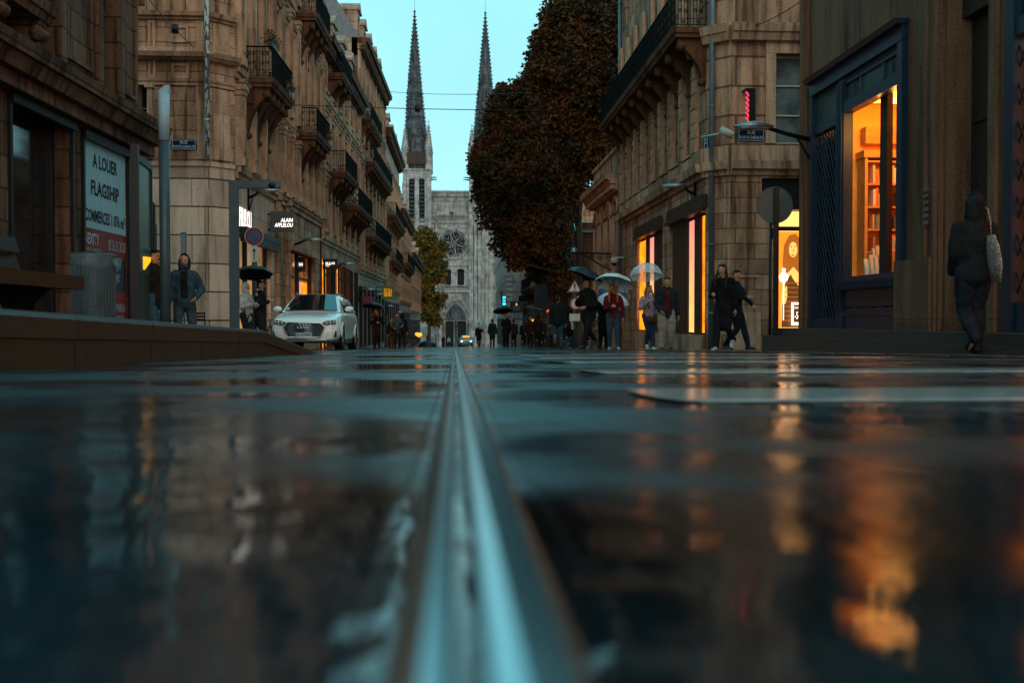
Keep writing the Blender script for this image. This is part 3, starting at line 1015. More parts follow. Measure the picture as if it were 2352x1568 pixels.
def floatsign(fr, x0, x1, y0, y1, D, name, label, mat, cat='shop sign', th=.12, lit=False):
    """a box sign sticking out square to the wall, faces the street's length"""
    a, b = XA(x0, D), XA(x1, D)
    c, e = ZA(y1, D), ZA(y0, D)
    FF = Frame((0, D), (1, 0), (0, -1))
    t = thing(name, label, cat, ((a + b) / 2, D, c))
    mb = MB(FF); mb.box(a, b, -th, 0, c, e); mb.build('panel', M[mat], t)
    mb = MB(FF); mb.box(a - .35, a, -th * .7, -th * .3, e - .12, e - .06); mb.box(a - .35, a, -th * .7, -th * .3, c + .06, c + .12); mb.build('bracket', M['iron'], t)
    return t, FF, a, b, c, e
M['sign_grey'] = plain('sign_grey', (0.07, 0.075, 0.075), 0.5)
M['sign_brown'] = plain('sign_brown', (0.05, 0.025, 0.014), 0.5)
M['sign_black'] = plain('sign_black', (0.008, 0.008, 0.009), 0.4)
M['sign_red'] = emis('sign_red', (0.10, .008, .02), .35)
M['sign_green'] = emis('sign_green', (0.03, 0.06, 0.005), .5)
M['sign_amber'] = emis('sign_amber', (0.55, 0.22, 0.005), .7)
t, FF, a, b, c, e = floatsign(F2, 622, 676, 488, 535, 34.4, 'shop_sign', 'grey square shop sign with two lines of glowing white letters', 'sign_grey')
text_mesh('ALAIN', (b - a) * .52, (e - c) * .19, 'lettering', M['sign_white'], t, FF, a + (b - a) * .70, .006, c + (e - c) * .58, bold=.02, shear=.15)
text_mesh('AFFLELOU', (b - a) * .78, (e - c) * .19, 'lettering', M['sign_white'], t, FF, a + (b - a) * .57, .006, c + (e - c) * .34, bold=.02, shear=.15)
t, FF, a, b, c, e = floatsign(F2, 664, 702, 592, 625, 41, 'shop_sign', 'dark brown square sign with one glowing word struck through', 'sign_brown')
text_mesh('HIGH', (b - a) * .62, (e - c) * .28, 'lettering', M['sign_white'], t, FF, (a + b) / 2, .006, (c + e) / 2, bold=.01)
mb = MB(FF); mb.box(a + .1, b - .1, .006, .012, (c + e) / 2 - .012, (c + e) / 2 + .012); mb.build('strike', M['sign_white'], t)
t, FF, a, b, c, e = floatsign(F2, 729, 775, 597, 619, 46.5, 'shop_sign', 'wide black sign with small white capitals hung beside the stone arches', 'sign_black')
text_mesh('CYRILLUS', (b - a) * .76, (e - c) * .24, 'lettering', M['sign_white'], t, FF, (a + b) / 2, .006, c + (e - c) * .62, bold=.015)
text_mesh('PARIS', (b - a) * .20, (e - c) * .10, 'lettering', M['sign_white'], t, FF, (a + b) / 2, .006, c + (e - c) * .32)
mb = MB(FF); mb.box(a + (b - a) * .32, a + (b - a) * .68, .006, .012, c + (e - c) * .43, c + (e - c) * .46); mb.build('underline', M['sign_white'], t)
mb = MB(FF); mb.box(a, b, -.13, .03, e + .001, e + .04); mb.build('cap', M['grey_metal'], t)
t, FF, a, b, c, e = floatsign(F2, 833, 857, 681, 706, 62, 'shop_sign', 'dim dark red square shop sign above the far umbrella', 'sign_red')
t, FF, a, b, c, e = floatsign(F2, 876, 906, 656, 687, 68, 'shop_sign', 'green and amber square sign with a scrawled black word', 'sign_green')
mb = MB(FF); mb.box(a + .18, b - .18, .001, .02, c + .18, e - .2); mb.build('amber_panel', M['sign_amber'], t)
w_, h_ = b - a, e - c
mb = MB(FF)
for pts in ([(.25, .3), (.38, .85), (.52, .28)], [(.25, .62), (.62, .66)], [(.48, .3), (.50, .75)], [(.50, .6), (.60, .68)], [(.60, .75), (.85, .74)], [(.68, .85), (.72, .3)]):
    mb.tube([(a + w_ * p[0], .03, c + h_ * p[1]) for p in pts], .018, 4)
mb.build('lettering', M['ink'], t)
# glowing wall letters over the optician's window
t = thing('shop_sign', 'glowing white wall letters over the shop window behind the grey gantry', 'shop sign', F2.P(F2.u(548), .1, F2.z(548, 520)))
ua_, ub_ = F2.u(541), F2.u(574.5)
text_mesh('AFFLELOU', ub_ - ua_, .62, 'lettering', M['sign_white'], t, F2, (ua_ + ub_) / 2, .06, F2.z(560, 504), bold=.035)
mb = MB(F2); mb.box(ua_, ub_, .01, .04, F2.z(560, 504) - .02, F2.z(560, 504) + .02); mb.build('mounting_rail', M['grey_metal'], t)
plaque(FX, 393.5, 452, 320, 346, [('RUE', .28, .72, .28), ('PORTE-DIJEAUX', .86, .30, .30)], 'blue street name plate on the upper wall of the pale corner building')
plaque(FC, 499, 511, 311, 344, [('22', .4, .5, .3)], 'narrow blue plate on the chamfered corner beside the white pipe')

# ================================================================ left side, farther houses
def house(label, fr, u0, u1, zt, ffz, fh, bays, wm, tm, balc=(), roof=None, gf='glow_dim', name='town_house', chim=(), depth=10, gh=4.6, ww=1.0, sign=1, litbays=()):
    zgm = zg(fr.P((u0 + u1) / 2, 0, 0).y)
    r = thing(name, label, 'building', rootat(fr, (u0 + u1) / 2))
    fl = []
    z = ffz
    while z + 2.2 < zt:
        ztp = min(z + fh, zt)
        fl.append((z, ztp, z + .35, min(z + fh * .74, zt - .9)))
        z += fh
    facade(r, fr, u0, u1, ffz - .4, zt, fl, bays, wm, tm, ww=ww, hood=.22)
    body(r, fr, u0, u1, zgm - 2, zt, -depth, -.36, wm, skip='f')
    # ground floor: arches and shop openings
    ops = []
    L = u1 - u0
    nb = max(2, bays)
    for k in range(nb):
        a = u0 + L * (k + .14) / nb; b = u0 + L * (k + .86) / nb
        ops.append((a, b, zgm + .2, ffz - 1.1))
    mb = MB(fr); wall_grid(mb, u0, u1, zgm - 2, ffz - .4, ops, .16); mb.build('ground_floor_wall', M[wm], r)
    for k, (a, b, c, e) in enumerate(ops):
        lit = k in litbays  # lit bays: flush glowing panes stand in for stone reveals under lamplight
        shop(r, fr, a, b, c, e, 'glow_orange' if lit else ('glow_dim' if k % 3 == 1 else 'pane'), transom=e - .7, depth=.02 if lit else .14, muls=[((a + b) / 2 - .03, (a + b) / 2 + .03)])
    for (a, b, z_, p) in balc: balcony(r, fr, a, b, z_, p=p, smat='stone_soot', ch=1.1, sc=False)
    if roof: mansard(r, fr, u0, u1, zt, **roof)
    for (u, d, za, zb_, w, pots, mt) in chim: chimney(r, fr, u, d, za, zb_, w, pots=pots, mat=mt)
    return r
hu = [F2.u(738), 60.0, 76, 95, 118, 150]
house('brown stone house with long iron balconies beyond the corner building', F2, hu[0], hu[1], 12.9, 3.9, 3.25, 6, 'stone_warm', 'stone_trim',
      balc=[(47.6, 52.2, 7.05, .95), (52.6, 59.5, 6.0, .95), (47.8, 51.4, 11.7, .8)], roof=dict(ndorm=4), litbays=(0, 2, 3))
house('tall stone house with zinc dormers stepping down its mansard', F2, hu[1] + .01, hu[2], 16.8, 3.2, 3.4, 7, 'stone_far', 'stone_trim',
      balc=[(62, 75, 9.8, .8), (61, 68, 12.2, .7), (63, 74, 5.3, .8)], roof=dict(ndorm=5, rise=2.8, run=1.6), chim=[(62.5, -3.2, 19, 21.0, 1.6, 3, 'stone_far')])
F3 = Frame((-5.45, 0), (0.002, 1), (1, -.002))
house('narrow stone house under the brick chimney with two pots', F3, hu[2] + .01, hu[3], 14.6, 2.6, 3.3, 7, 'stone_far', 'stone_trim',
      balc=[(78, 92, 8.2, .8), (80, 90, 4.8, .7)], roof=dict(ndorm=4, rise=2.2), chim=[(92, -1.2, 14, 17.8, 1.3, 2, 'brick')])
house('lower pale house before the churchyard tree on the left', F3, hu[3] + .01, hu[4], 10.6, 2.0, 3.0, 8, 'stone_far', 'stone_trim',
      balc=[(97, 113, 5.6, .8)], roof=dict(ndorm=4, rise=2.0), chim=[(99, -1, 11, 14.8, 1.6, 3, 'stone_far')])
house('last house of the left row, its wall ending at the tree', F3, hu[4] + .01, hu[5], 8.0, 1.2, 3.0, 8, 'stone_far', 'stone_trim', roof=dict(ndorm=3, rise=1.6))

# ================================================================ right side, corner building with the long balcony
F7 = Frame((7.0, 0), (0, 1), (-1, 0))
DR = 27.0
FY = Frame((0, DR), (1, 0), (0, -1))
def zy(y): return ZA(y, DR)
ur0, ur1 = 27.55, 41.5
xr0 = 7.55
r = thing('balcony_building', 'corner building with a long iron balcony on carved brackets and lit shop windows', 'building', (9, DR + 3, zg(DR)))
zl = 4.42
zgR = zg(DR)
F8 = Frame((7.0, ur0), (xr0 - 7.0, DR - ur0))
F8.N = Vector((-F8.U.y * -1, -F8.U.x, 0)); F8.N = Vector((-abs(F8.U.y), -abs(F8.U.x), 0)).normalized()
l8 = ((xr0 - 7) ** 2 + (ur0 - DR) ** 2) ** .5
# ground floor with two shop openings on the street
w1 = (F7.u(1596) + .02 if False else ur0 + .95, F7.u(1532)); w2 = (F7.u(1522), F7.u(1462))
w1 = (F7.u(1619), F7.u(1538)); w2 = (F7.u(1521), F7.u(1463))
zs_top = F7.z(1580, 470); zs_bot = F7.z(1580, 768)
mb = MB(F7); wall_grid(mb, ur0, ur1, zgR - 1.5, zl - .45, [(w1[0], w1[1], zs_bot, zs_top), (w2[0], w2[1], zs_bot, zs_top)], .35)
mb.fr = F8; wall_grid(mb, 0, l8, zgR - 1, zl - .45, [], .3)
dx0, dx1 = XA(1748, DR), 16
dz0, dz1 = zgR + .15, zy(403)
mb.fr = FY; wall_grid(mb, xr0, 18, zgR - 1, zl - .45, [(dx0, dx1, dz0, dz1)], .5)
mb.build('ground_floor_wall', M['stone_warm'], r)
mb = MB(F7)
for (fr_, a, b) in ((F7, ur0, ur1), (F8, 0, l8), (FY, xr0, 18)):
    mb.fr = fr_
    mb.box(a, b, .003, .10, zl - .45, zl - .30); mb.box(a, b, .003, .26, zl - .299, zl - .08, top=.04); mb.box(a, b, -.3, .14, zl - .079, zl + .35)
    mb.box(a, b, .003, .30, 8.05 - .22, 8.05, top=.05); mb.box(a, b, .003, .18, 7.62, 8.05 - .221, top=.08)
mb.fr = FY
mb.box(XA(1700, DR) - .15, XA(1742, DR), .003, .05, zy(420 + 215) - .0, zy(418 + 212)); 
for (a, b, c, e) in ((XA(1668, DR), XA(1735, DR), zy(742), zy(560)),):
    pass
mb.box(xr0, dx0 - .02, .003, .07, zgR - .2, zy(722)); mb.box(xr0, dx0 - .02, .003, .05, zy(722) + .001, zy(716), top=.0)
mb.build('trim', M['stone_trim'], r)
# upper wall: street side tall windows
fl = [(zl + .36, 7.6, zl + .42, 7.0)]
ops = []
wins = []
nb = 8
for k in range(nb):
    u = ur0 + .9 + (ur1 - ur0 - 1.2) * (k + .5) / nb
    ops.append((u - .42, u + .42, zl + .42, 7.0)); ops.append((u - .42, u + .42, 8.2, 11.0)); ops.append((u - .42, u + .42, 12, 14.4))
mb = MB(F7); wall_grid(mb, ur0, ur1, zl - .08, 16, ops, .35)
mb.fr = F8; wall_grid(mb, 0, l8, zl - .08, 16, [], .3)
wx0, wx1 = XA(1778, DR), XA(1845, DR) + .4
wz0, wz1 = zy(352) + .8, zy(112)
mb.fr = FY; wall_grid(mb, xr0, 18, zl - .08, 16, [(wx0, wx1, zy(322), wz1), (wx0, wx1, 9.3, 12)], .35)
mb.build('upper_wall', M['stone_corner'], r)
for o_ in ops: window(r, F7, *o_, .32, bars=2)
M['pane_pale'] = plain('pane_curtain', (0.10, 0.13, 0.135), 0.12, var=.7, scale=1.4)
window(r, FY, wx0, wx1, zy(322), wz1, .32, fm='white_frame', pm='pane_pale', bars=2, mull=False)
window(r, FY, wx0, wx1, 9.3, 12, .32, fm='white_frame', pm='pane', bars=2, mull=False)
mb = MB(F7)
for k in range(nb + 1):
    u = ur0 + .9 + (ur1 - ur0 - 1.2) * k / nb
    mb.box(u - .20, u + .20, .003, .13, zl + .36, 7.0)
    for z_ in range(6):
        mb.box(u - .22, u + .22, .003, .16, zl + .38 + z_ * .42, zl + .38 + z_ * .42 + .38)
    mb.box(u - .24, u + .24, .003, .17, 8.2, 11.2)
for o_ in ops[::3]: surround(mb, *o_, t=.1, p=.08, hood=0, sill=True)
mb.build('window_trim', M['stone_trim'], r)
mb = MB(FY)
surround(mb, wx0, wx1, zy(322), wz1, t=.28, p=.06, hood=.16, sill=False)
mb.build('window_trim', M['stone_trim'], r)
body(r, F7, ur0 + .6, ur1, zgR - 1, 16, -11, -.4, 'stone_warm', skip='f')
# the long balcony
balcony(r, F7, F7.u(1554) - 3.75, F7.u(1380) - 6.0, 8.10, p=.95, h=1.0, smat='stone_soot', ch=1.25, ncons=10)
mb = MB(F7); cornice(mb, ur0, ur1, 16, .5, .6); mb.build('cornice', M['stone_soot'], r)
# shop windows behind dark frames: orange panels, dark piers
for (a, b) in (w1, w2):
    shop(r, F7, a, b, zs_bot, zs_top, 'pane', depth=.34)
    near = a == w1[0]
    U = F7.u
    lit = [(U(1620), U(1606), 'glow_orange'), (U(1590), U(1576), 'glow_pink')] if near else [(U(1479), U(1463.5), 'glow_orange'), (U(1498), U(1487), 'glow_pink')]
    drk = [(U(1605.5), U(1590.5)), (U(1575.5), U(1541))] if near else [(U(1521), U(1498.5)), (U(1486.5), U(1480))]
    for q0, q1, m_ in lit:
        mb = MB(F7); mb.box(max(q0, a + .02), min(q1, b - .02), -.12, -.09, zs_bot + .07, zs_top - .5); mb.build('lit_panel', M[m_], r)
    mb = MB(F7)
    for q0, q1 in drk: mb.box(max(q0, a + .01), min(q1, b - .01), -.28, -.05, zs_bot, zs_top - .3)
    mb.box(a - .05, b + .05, -.2, .12, zs_top - .32, zs_top + .05); mb.box(a, b, -.05, .2, zs_top - .42, zs_top - .321)
    mb.build('shopfront_frame', M['dark_wood'], r)
    mb = MB(F7); mb.box(a - .1, b + .1, -.1, .1, zgR - 1, zs_bot - .002); mb.build('sill_block', M['stone_trim'], r)
# poster shop on the facing wall
M['sill_lit'] = M['stone_trim']
mb = MB(FY); mb.box(dx0 + .001, XA(1787, DR), -.45, -.01, dz0 - .3, dz1 - .86); mb.build('pier', M['stone_warm'], r)
mb = MB(FY); mb.box(dx0, dx1, -.5, -.1, dz1 - .85, dz1); mb.build('shopfront_frame', M['black'], r)
M['light_box'] = glow('light_box', (1.0, .48, .07), (1.0, .56, .15), 1.7, noise_=.08)
M['poster_bg'] = emis('poster_bg', (1.0, .27, .015), 1.25)
M['poster_skin'] = emis('poster_skin', (1.0, .50, .13), 1.25)
M['poster_hair'] = emis('poster_hair', (.50, .13, .01), .8)
M['poster_dark'] = emis('poster_dark', (.16, .05, .008), .7)
M['poster_white'] = emis('poster_white', (1.0, .9, .7), 2.2)
zt_ = dz1 - .86
xr_ = 12
mb = MB(FY); mb.face([(dx0 + .3, -.48, dz0), (xr_, -.48, dz0), (xr_, -.48, zt_), (dx0 + .3, -.48, zt_)]); mb.build('lit_interior', M['light_box'], r)
t = thing('advertising_poster', 'large backlit orange poster of a long haired woman in a net dress', 'poster', (XA(1820, DR - .0), DR + .45, dz0))
PX = lambda x: XA(x, DR + .4)
PZ = lambda y: ZA(y, DR + .4)
def poly(pts, mat, d, name, fr=FY):
    mb = MB(fr); mb.prism([(PX(x), PZ(y)) for x, y in pts], d - .004, d, axis='d'); return mb.build(name, M[mat], t)
mb = MB(FY); mb.box(PX(1786), PX(1850), -.46, -.42, PZ(752), PZ(528)); mb.build('sheet', M['poster_bg'], t)
mb = MB(FY); mb.box(PX(1780), PX(1852), -.47, -.40, PZ(526), PZ(516)); mb.build('frame', M['black'], t)
def ell(cx, cy, rx, ry, n=20, a0=0, a1=360): return [(cx + rx * math.cos(R(a0 + (a1 - a0) * k / n)), cy + ry * math.sin(R(a0 + (a1 - a0) * k / n))) for k in range(n)]
poly([(1812, 536), (1826, 533), (1838, 545), (1843, 575), (1842, 605), (1836, 625), (1800, 625), (1797, 600), (1800, 560)], 'poster_hair', -.414, 'hair')
poly([(1812, 622), (1822, 610), (1832, 622), (1846, 628), (1850, 660), (1846, 690), (1850, 752), (1795, 752), (1793, 700), (1798, 650), (1802, 632)], 'poster_skin', -.408, 'figure')
poly([(1806, 640), (1816, 628), (1822, 640), (1834, 655), (1838, 680), (1835, 700), (1838, 752), (1795, 752), (1796, 700), (1801, 660)], 'poster_dark', -.402, 'dress')
poly([(1799, 660), (1807, 655), (1808, 680), (1804, 697), (1797, 697)], 'poster_skin', -.396, 'figure')
poly(ell(1821, 570, 9.5, 18), 'poster_skin', -.400, 'face')
for (cx, cy, rx, ry) in ((1816.5, 563, 2.6, 1.2), (1826, 563, 2.6, 1.2), (1820.5, 583, 3.4, 1.3)): poly(ell(cx, cy, rx, ry, 10), 'poster_dark', -.395, 'feature')
poly([(1822.2, 565), (1824, 574), (1820, 575)], 'poster_bg', -.395, 'feature')
mb = MB(FY)
for k in range(9):
    z_ = PZ(648 + k * 11); mb.box(PX(1801 + k * -.5), PX(1834), -.3995, -.396, z_ - .012, z_ + .012)
mb.build('net_pattern', M['poster_hair'], t)
t = thing('display_vase', 'bright white ornament on a stand in front of the backlit poster', 'ornament', (PX(1800), DR + .3, zgR + .15))
mb = MB(FY); mb.lathe([(.012, 0), (.012, 1.0), (.03, 1.05), (.10, 1.10), (.13, 1.2), (.10, 1.27), (.04, 1.32), (.05, 1.42), (.01, 1.44)], (PX(1794), -.2, PZ(735)), 14); mb.build('vase', M['poster_white'], t)
t = thing('sale_card', 'white framed sale card at the foot of the backlit poster', 'sign', (PX(1826), DR + .3, PZ(747)))
mb = MB(FY); mb.box(PX(1816), PX(1838), -.33, -.30, PZ(747), PZ(694)); mb.build('card', M['poster_white'], t)
mb = MB(FY); mb.box(PX(1820), PX(1838), -.299, -.29, PZ(740), PZ(699)); mb.build('panel', M['poster_dark'], t)
text_mesh('SOLDES', .20, .055, 'lettering', M['poster_white'], t, FY, PX(1829), -.285, PZ(706))
text_mesh('-50', .17, .2, 'lettering', M['poster_white'], t, FY, PX(1829), -.285, PZ(724))
drain(F8, l8 * .35, .12, zgR, 16, 'grey drain pipe with a hopper head on the corner of the balcony building', r=.075)
mb = MB(F8); mb.lathe([(.07, 0), (.16, .35), (.17, .4), (.02, .4)], (l8 * .35, .12, zy(205) + 1.4), 12); t = mb.build('hopper_head', M['zinc']); tag(t, 'zinc rain hopper on the drain pipe below the long balcony', 'rain hopper')
drain(F7, 41.3, .12, zg(41), 16, 'dark drain pipe at the far end of the balcony building', r=.075)
plaque(FY, 1693.5, 1756, 297, 326, [('RUE', .28, .72, .28), ('PORTE-DIJEAUX', .86, .30, .30)], 'blue street name plate partly behind the wall lamp on the right')
plaque(F8, 1617, 1629, 305, 345, [('21', .4, .5, .3)], 'narrow blue plate beside the drain pipe under the long balcony')
# red neon pole
M['neon'] = emis('neon_red', (1.0, .03, .08), 1.6)
t = thing('neon_sign', 'vertical twisted red neon tube in a black bracket', 'neon sign', (XA(1718, DR - .5), DR - .5, zy(275)))
xN = XA(1714, DR - .4); z0n, z1n = ZA(272, DR - .4), ZA(200, DR - .4)
mb = MB(FY); mb.box(xN + .05, xN + .22, .36, .42, z0n - .05, z1n + .05); mb.box(xN - .06, xN + .2, .05, .44, z1n + .02, z1n + .07); mb.box(xN - .06, xN + .2, .05, .44, z0n - .12, z0n - .05); mb.build('bracket', M['black'], t)
mb = MB(FY)
for k in range(6):
    z_ = z0n + (z1n - z0n) * k / 6
    mb.tube([(xN - .035, .40, z_ + .11), (xN + .0, .44, z_ + .05), (xN + .03, .40, z_)], .022, 6)
mb.build('neon_tube', M['neon'], t)

# ================================================================ right side, bookshop building
F6 = Frame((6.55, 0), (0, 1), (-1, 0))
ue = F6.u(1843)
r = thing('bookshop_building', 'grey rendered building with a blue wooden bookshop front at the right', 'building', rootat(F6, 14, zg(15)))
xa, xb = F6.u(2080), F6.u(1868)
zst = F6.z(1900, 754)
ztR = F6.z(2080, 60)
gz0, gz1 = F6.z(1943, 637), F6.z(1943, 262)
ia, ib = F6.u(2070), F6.u(1943)
da, db = F6.u(2270), F6.u(2170)
zdoor = 6.2
ea, eb = 6.0, F6.u(2320)
win_up = (F6.u(1905), F6.u(1868) + .2, 6.9, 9)
mb = MB(F6)
wall_grid(mb, 2, ue, -1.6, 12, [(xa, xb, zst, ztR), (da, db, zst, zdoor), (ea, eb, zst, ztR)], .35)
mb.face([(ue, 0, -1.6), (ue, -12, -1.6), (ue, -12, 12), (ue, 0, 12)])
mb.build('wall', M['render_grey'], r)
mb = MB(F6)
def pil6(u0_, u1_, z0_, z1_):
    mb.box(u0_, u1_, .003, .07, z0_, z1_); mb.box(u0_ + .12, u1_ - .12, .071, .12, z0_, z1_)
pil6(xb + .25, ue, zst, 12)
pil6(F6.u(2150), F6.u(2128), zst + 1.0, 12); mb.box(F6.u(2158), F6.u(2076), .003, .16, zst, zst + 1.0)
pil6(F6.u(2165), F6.u(2152), zst, 12)
pil6(F6.u(2316), F6.u(2276), zst, 12)
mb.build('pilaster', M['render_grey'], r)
mb = MB(F6); mb.box(2, ue + .05, .003, .75, -2, zst - .14); mb.box(2, ue - .1, .003, .62, zst - .139, zst)
tag(mb.build('step', M['asphalt_dark'], r))
# dark doorway
mb = MB(F6); mb.box(da, db, -.4, -.34, zst, 4.4); mb.box(da, db, -.34, -.2, 4.0, 4.25)
for k in range(2):
    for j in range(3):
        a_ = da + (db - da) * (.08 + .46 * k); b_ = a_ + (db - da) * .38
        mb.box(a_, b_, -.339, -.31, zst + .25 + j * 1.25, zst + 1.3 + j * 1.25)
dd = mb.build('door', M['dark_wood'], r)
mb = MB(F6); mb.face([(da, -.36, 4.25), (db, -.36, 4.25), (db, -.36, zdoor), (da, -.36, zdoor)]); mb.build('fanlight', M['pane'], r)
mb = MB(F6)
for k in range(9):
    a_ = PI * k / 8
    mb.tube([((da + db) / 2, -.3, 4.3), ((da + db) / 2 + math.cos(a_) * .75, -.3, 4.3 + math.sin(a_) * 1.5)], .014, 5)
mb.build('fanlight_grille', M['blue_paint'], r)
mb = MB(F6)
for k in range(6): mb.box(F6.u(2152), F6.u(2152) + .12, .13, .15, F6.z(2150, 515) + .09 * k, F6.z(2150, 515) + .09 * k + .05)
mb.build('doorbell', M['zinc'], r)
# blue shopfront
sf = MB(F6)
t6 = .16
sf.box(xa - .02, xb + .02, -.1, .10, ztR - .22, ztR); sf.box(xa - .04, xb + .04, -.1, .18, ztR + .001, ztR + .08, top=.04)
sf.box(xa - .01, xa + t6, -.1, .09, zst, ztR - .221); sf.box(xb - t6 * .6, xb, -.1, .09, zst, ztR - .221)
dv = F6.u(1927)
sf.box(ib, dv, -.1, .06, zst, ztR - .221)
for k in range(3): sf.box(ib + .04 + k * (dv - ib) / 3, ib + .04 + (k + .5) * (dv - ib) / 3, .061, .085, zst + .3, ztR - .3)
sf.box(xa + t6, ib, -.1, .07, gz1, gz1 + .18); sf.box(xa + t6, ib, -.1, .04, ztR - .35, ztR - .221)
sf.box(dv, xb - t6 * .6, -.1, .05, F6.z(1900, 300), F6.z(1900, 300) + .14)
sf.box(dv, xb - t6 * .6, -.1, .05, zst, zst + .18)
sf.box(xa + t6, ib, -.1, .06, gz0 - .10, gz0 - .002); sf.box(xa + t6 - .04, ib + .04, -.1, .20, gz0 - .22, gz0 - .101, top=.03)
sf.box(xa + t6, ib, -.1, .03, zst, zst + .34); sf.box(xa + t6, ib, .031, .06, zst + .22, zst + .26); sf.box(xa + t6, ib, -.1, .03, gz0 - .5, gz0 - .221)
np_ = 4
L = ib - xa - t6
for k in range(np_):
    a_ = xa + t6 + L * k / np_
    sf.box(a_, a_ + .10, -.1, .045, zst + .341, gz0 - .501)
sf.box(xa + t6, ib, -.1, -.04, zst + .341, gz0 - .501)
sfo = sf.build('shopfront', M['blue_paint'], r)
mb = MB(F6)
mb.box(xa + t6, ib, -.1, .0, gz1 + .181, ztR - .351)
mb.box(dv, xb - t6 * .6, -.1, .0, F6.z(1900, 300) + .141, ztR - .221)
mb.build('fascia_panel', M['blue_pan'], r)
mb = MB(F6)
fx0, fx1 = xa + t6 + L * .28, xa + t6 + L * .72
fz0, fz1 = gz1 + .5, ztR - .6
for q in ((fx0, fx1, fz0, fz0 + .05), (fx0, fx1, fz1 - .05, fz1), (fx0, fx0 + .05, fz0 + .05, fz1 - .05), (fx1 - .05, fx1, fz0 + .05, fz1 - .05), (fx1 + .25, fx1 + .28, gz1 + .25, ztR - .4), (fx0 - .28, fx0 - .25, gz1 + .25, ztR - .4)):
    mb.box(q[0], q[1], .001, .03, q[2], q[3])
mb.build('fascia_moulding', M['blue_pan'], r)
mb = MB(F6); mb.box(fx0 + .08, fx1 - .08, .001, .012, fz0 + .1, fz1 - .1); mb.build('fascia_plate', M['blue_pan'], r)
# lattice grilles
def lattice(a, b, c, e, d, step, tilt, mat, name, th=.012):
    mb = MB(F6)
    H_ = e - c; W_ = b - a
    for sgn in (1, -1):
        k = -H_ * tilt
        while k < W_ + H_ * tilt:
            # line u = a + k + sgn*(z-c)*tilt  clipped
            p0u = a + k - (0 if sgn > 0 else 0)
            z0_, z1_ = c, e
            u0_, u1_ = p0u + (0 if sgn > 0 else H_ * tilt), p0u + (H_ * tilt if sgn > 0 else 0)
            ts = [0.0, 1.0]
            du = u1_ - u0_
            lo, hi = sorted(((a - u0_) / du, (b - u0_) / du))
            lo = max(lo, 0); hi = min(hi, 1)
            if hi > lo + .003:
                mb.tube([(u0_ + du * lo, d + sgn * .006, z0_ + H_ * lo), (u0_ + du * hi, d + sgn * .006, z0_ + H_ * hi)], th, 4, cap=False)
            k += step
    return mb.build(name, M[mat], r)
lattice(dv, xb - .1, zst + .18, F6.z(1900, 300), -.02, .14, .55, 'blue_paint', 'lattice_grille')
mb = MB(F6); mb.face([(dv, -.25, zst), (xb, -.25, zst), (xb, -.25, F6.z(1900, 300)), (dv, -.25, F6.z(1900, 300))]); mb.build('pane', M['pane'], r)
# right edge: second blue bay with a lit lattice
zel = F6.z(2335, 90)
mb = MB(F6); mb.box(eb - .18, eb, -.1, .1, zst, ztR); mb.box(ea, eb - .18, -.1, .08, zel, zel + .2); mb.box(ea, eb - .18, -.1, .0, zel + .2, ztR); mb.box(ea, eb - .18, -.1, .06, zst, zst + .35); mb.build('shopfront', M['blue_paint'], r)
lattice(ea, eb - .18, zst + .35, zel, .02, .24, .55, 'ink', 'lattice_grille', th=.014)
M['glow_deep'] = glow('glow_deep', (1, .20, .01), (1, .24, .01), 1.1, noise_=.3)
mb = MB(F6); mb.face([(ea, -.3, zst), (eb, -.3, zst), (eb, -.3, zel), (ea, -.3, zel)]); mb.build('lit_pane', M['glow_deep'], r)
# bookshop display room, really lit
def rp_(u, d, z): return F6.P(u, d, z)
Dp = 1.9
M['room_wall'] = plain('room_wall', (0.9, 0.5, 0.09), 0.6, var=.15)
M['room_dark'] = plain('room_dark', (0.03, 0.014, 0.008), 0.6)
M['room_wood'] = plain('room_wood', (0.6, 0.28, 0.06), 0.5)
mb = MB(F6)
ya, yb = ia - .15, ib + .3
mb.face([(ya, -Dp, gz0), (yb, -Dp, gz0), (yb, -Dp, gz1 + .3), (ya, -Dp, gz1 + .3)])
mb.face([(yb, -.12, gz0), (yb, -Dp, gz0), (yb, -Dp, gz1 + .3), (yb, -.12, gz1 + .3)])
mb.face([(ya, -.12, gz0), (ya, -Dp, gz0), (ya, -Dp, gz1 + .3), (ya, -.12, gz1 + .3)])
mb.face([(ya, -.12, gz0), (yb, -.12, gz0), (yb, -Dp, gz0), (ya, -Dp, gz0)])
mb.face([(ya, -.12, gz1 + .18), (yb, -.12, gz1 + .18), (yb, -Dp, gz1 + .28), (ya, -Dp, gz1 + .28)])
mb.build('display_room', M['room_wall'], r)
mb = MB(F6); mb.box(ya + .15, yb - .5, -1.6, -.3, gz1 + .13, gz1 + .16); mb.build('added_glow_ceiling', emis('added_glow_ceiling', (1.0, .38, .04), 5.5), r)  # glowing ceiling panel added to spread orange light; the spotlights are the lamps
mb = MB(F6)   # far wall bookcase (faces the camera side, seen obliquely)
bx0, bx1 = -1.75, -.35
bu = yb - .32
for d_ in (bx0, bx0 + .5, bx1 - .42, bx1): mb.box(bu, yb - .01, d_, d_ + .05, gz0, gz0 + 2.0)
for k in range(6): mb.box(bu, yb - .01, bx0 + .05, bx1, gz0 + .02 + k * .38, gz0 + .05 + k * .38)
mb.box(bu - .03, yb - .005, bx0 - .05, bx1 + .08, gz0 + 2.0, gz0 + 2.12)
mb.box(bu + .1, yb - .006, bx0, bx1, gz0 + 2.25, gz1 - .2)
mb.build('bookcase', M['room_wood'], r)
mb = MB(F6); mb.box(F6.u(2020), F6.u(2004), -.19, -.10, gz0, gz1 + .12); mb.build('inner_post', M['room_dark'], r)
M['glass_clear'] = plain('glass_clear', (0.02, 0.03, 0.03), 0.02, alpha=.10, spec=.8)
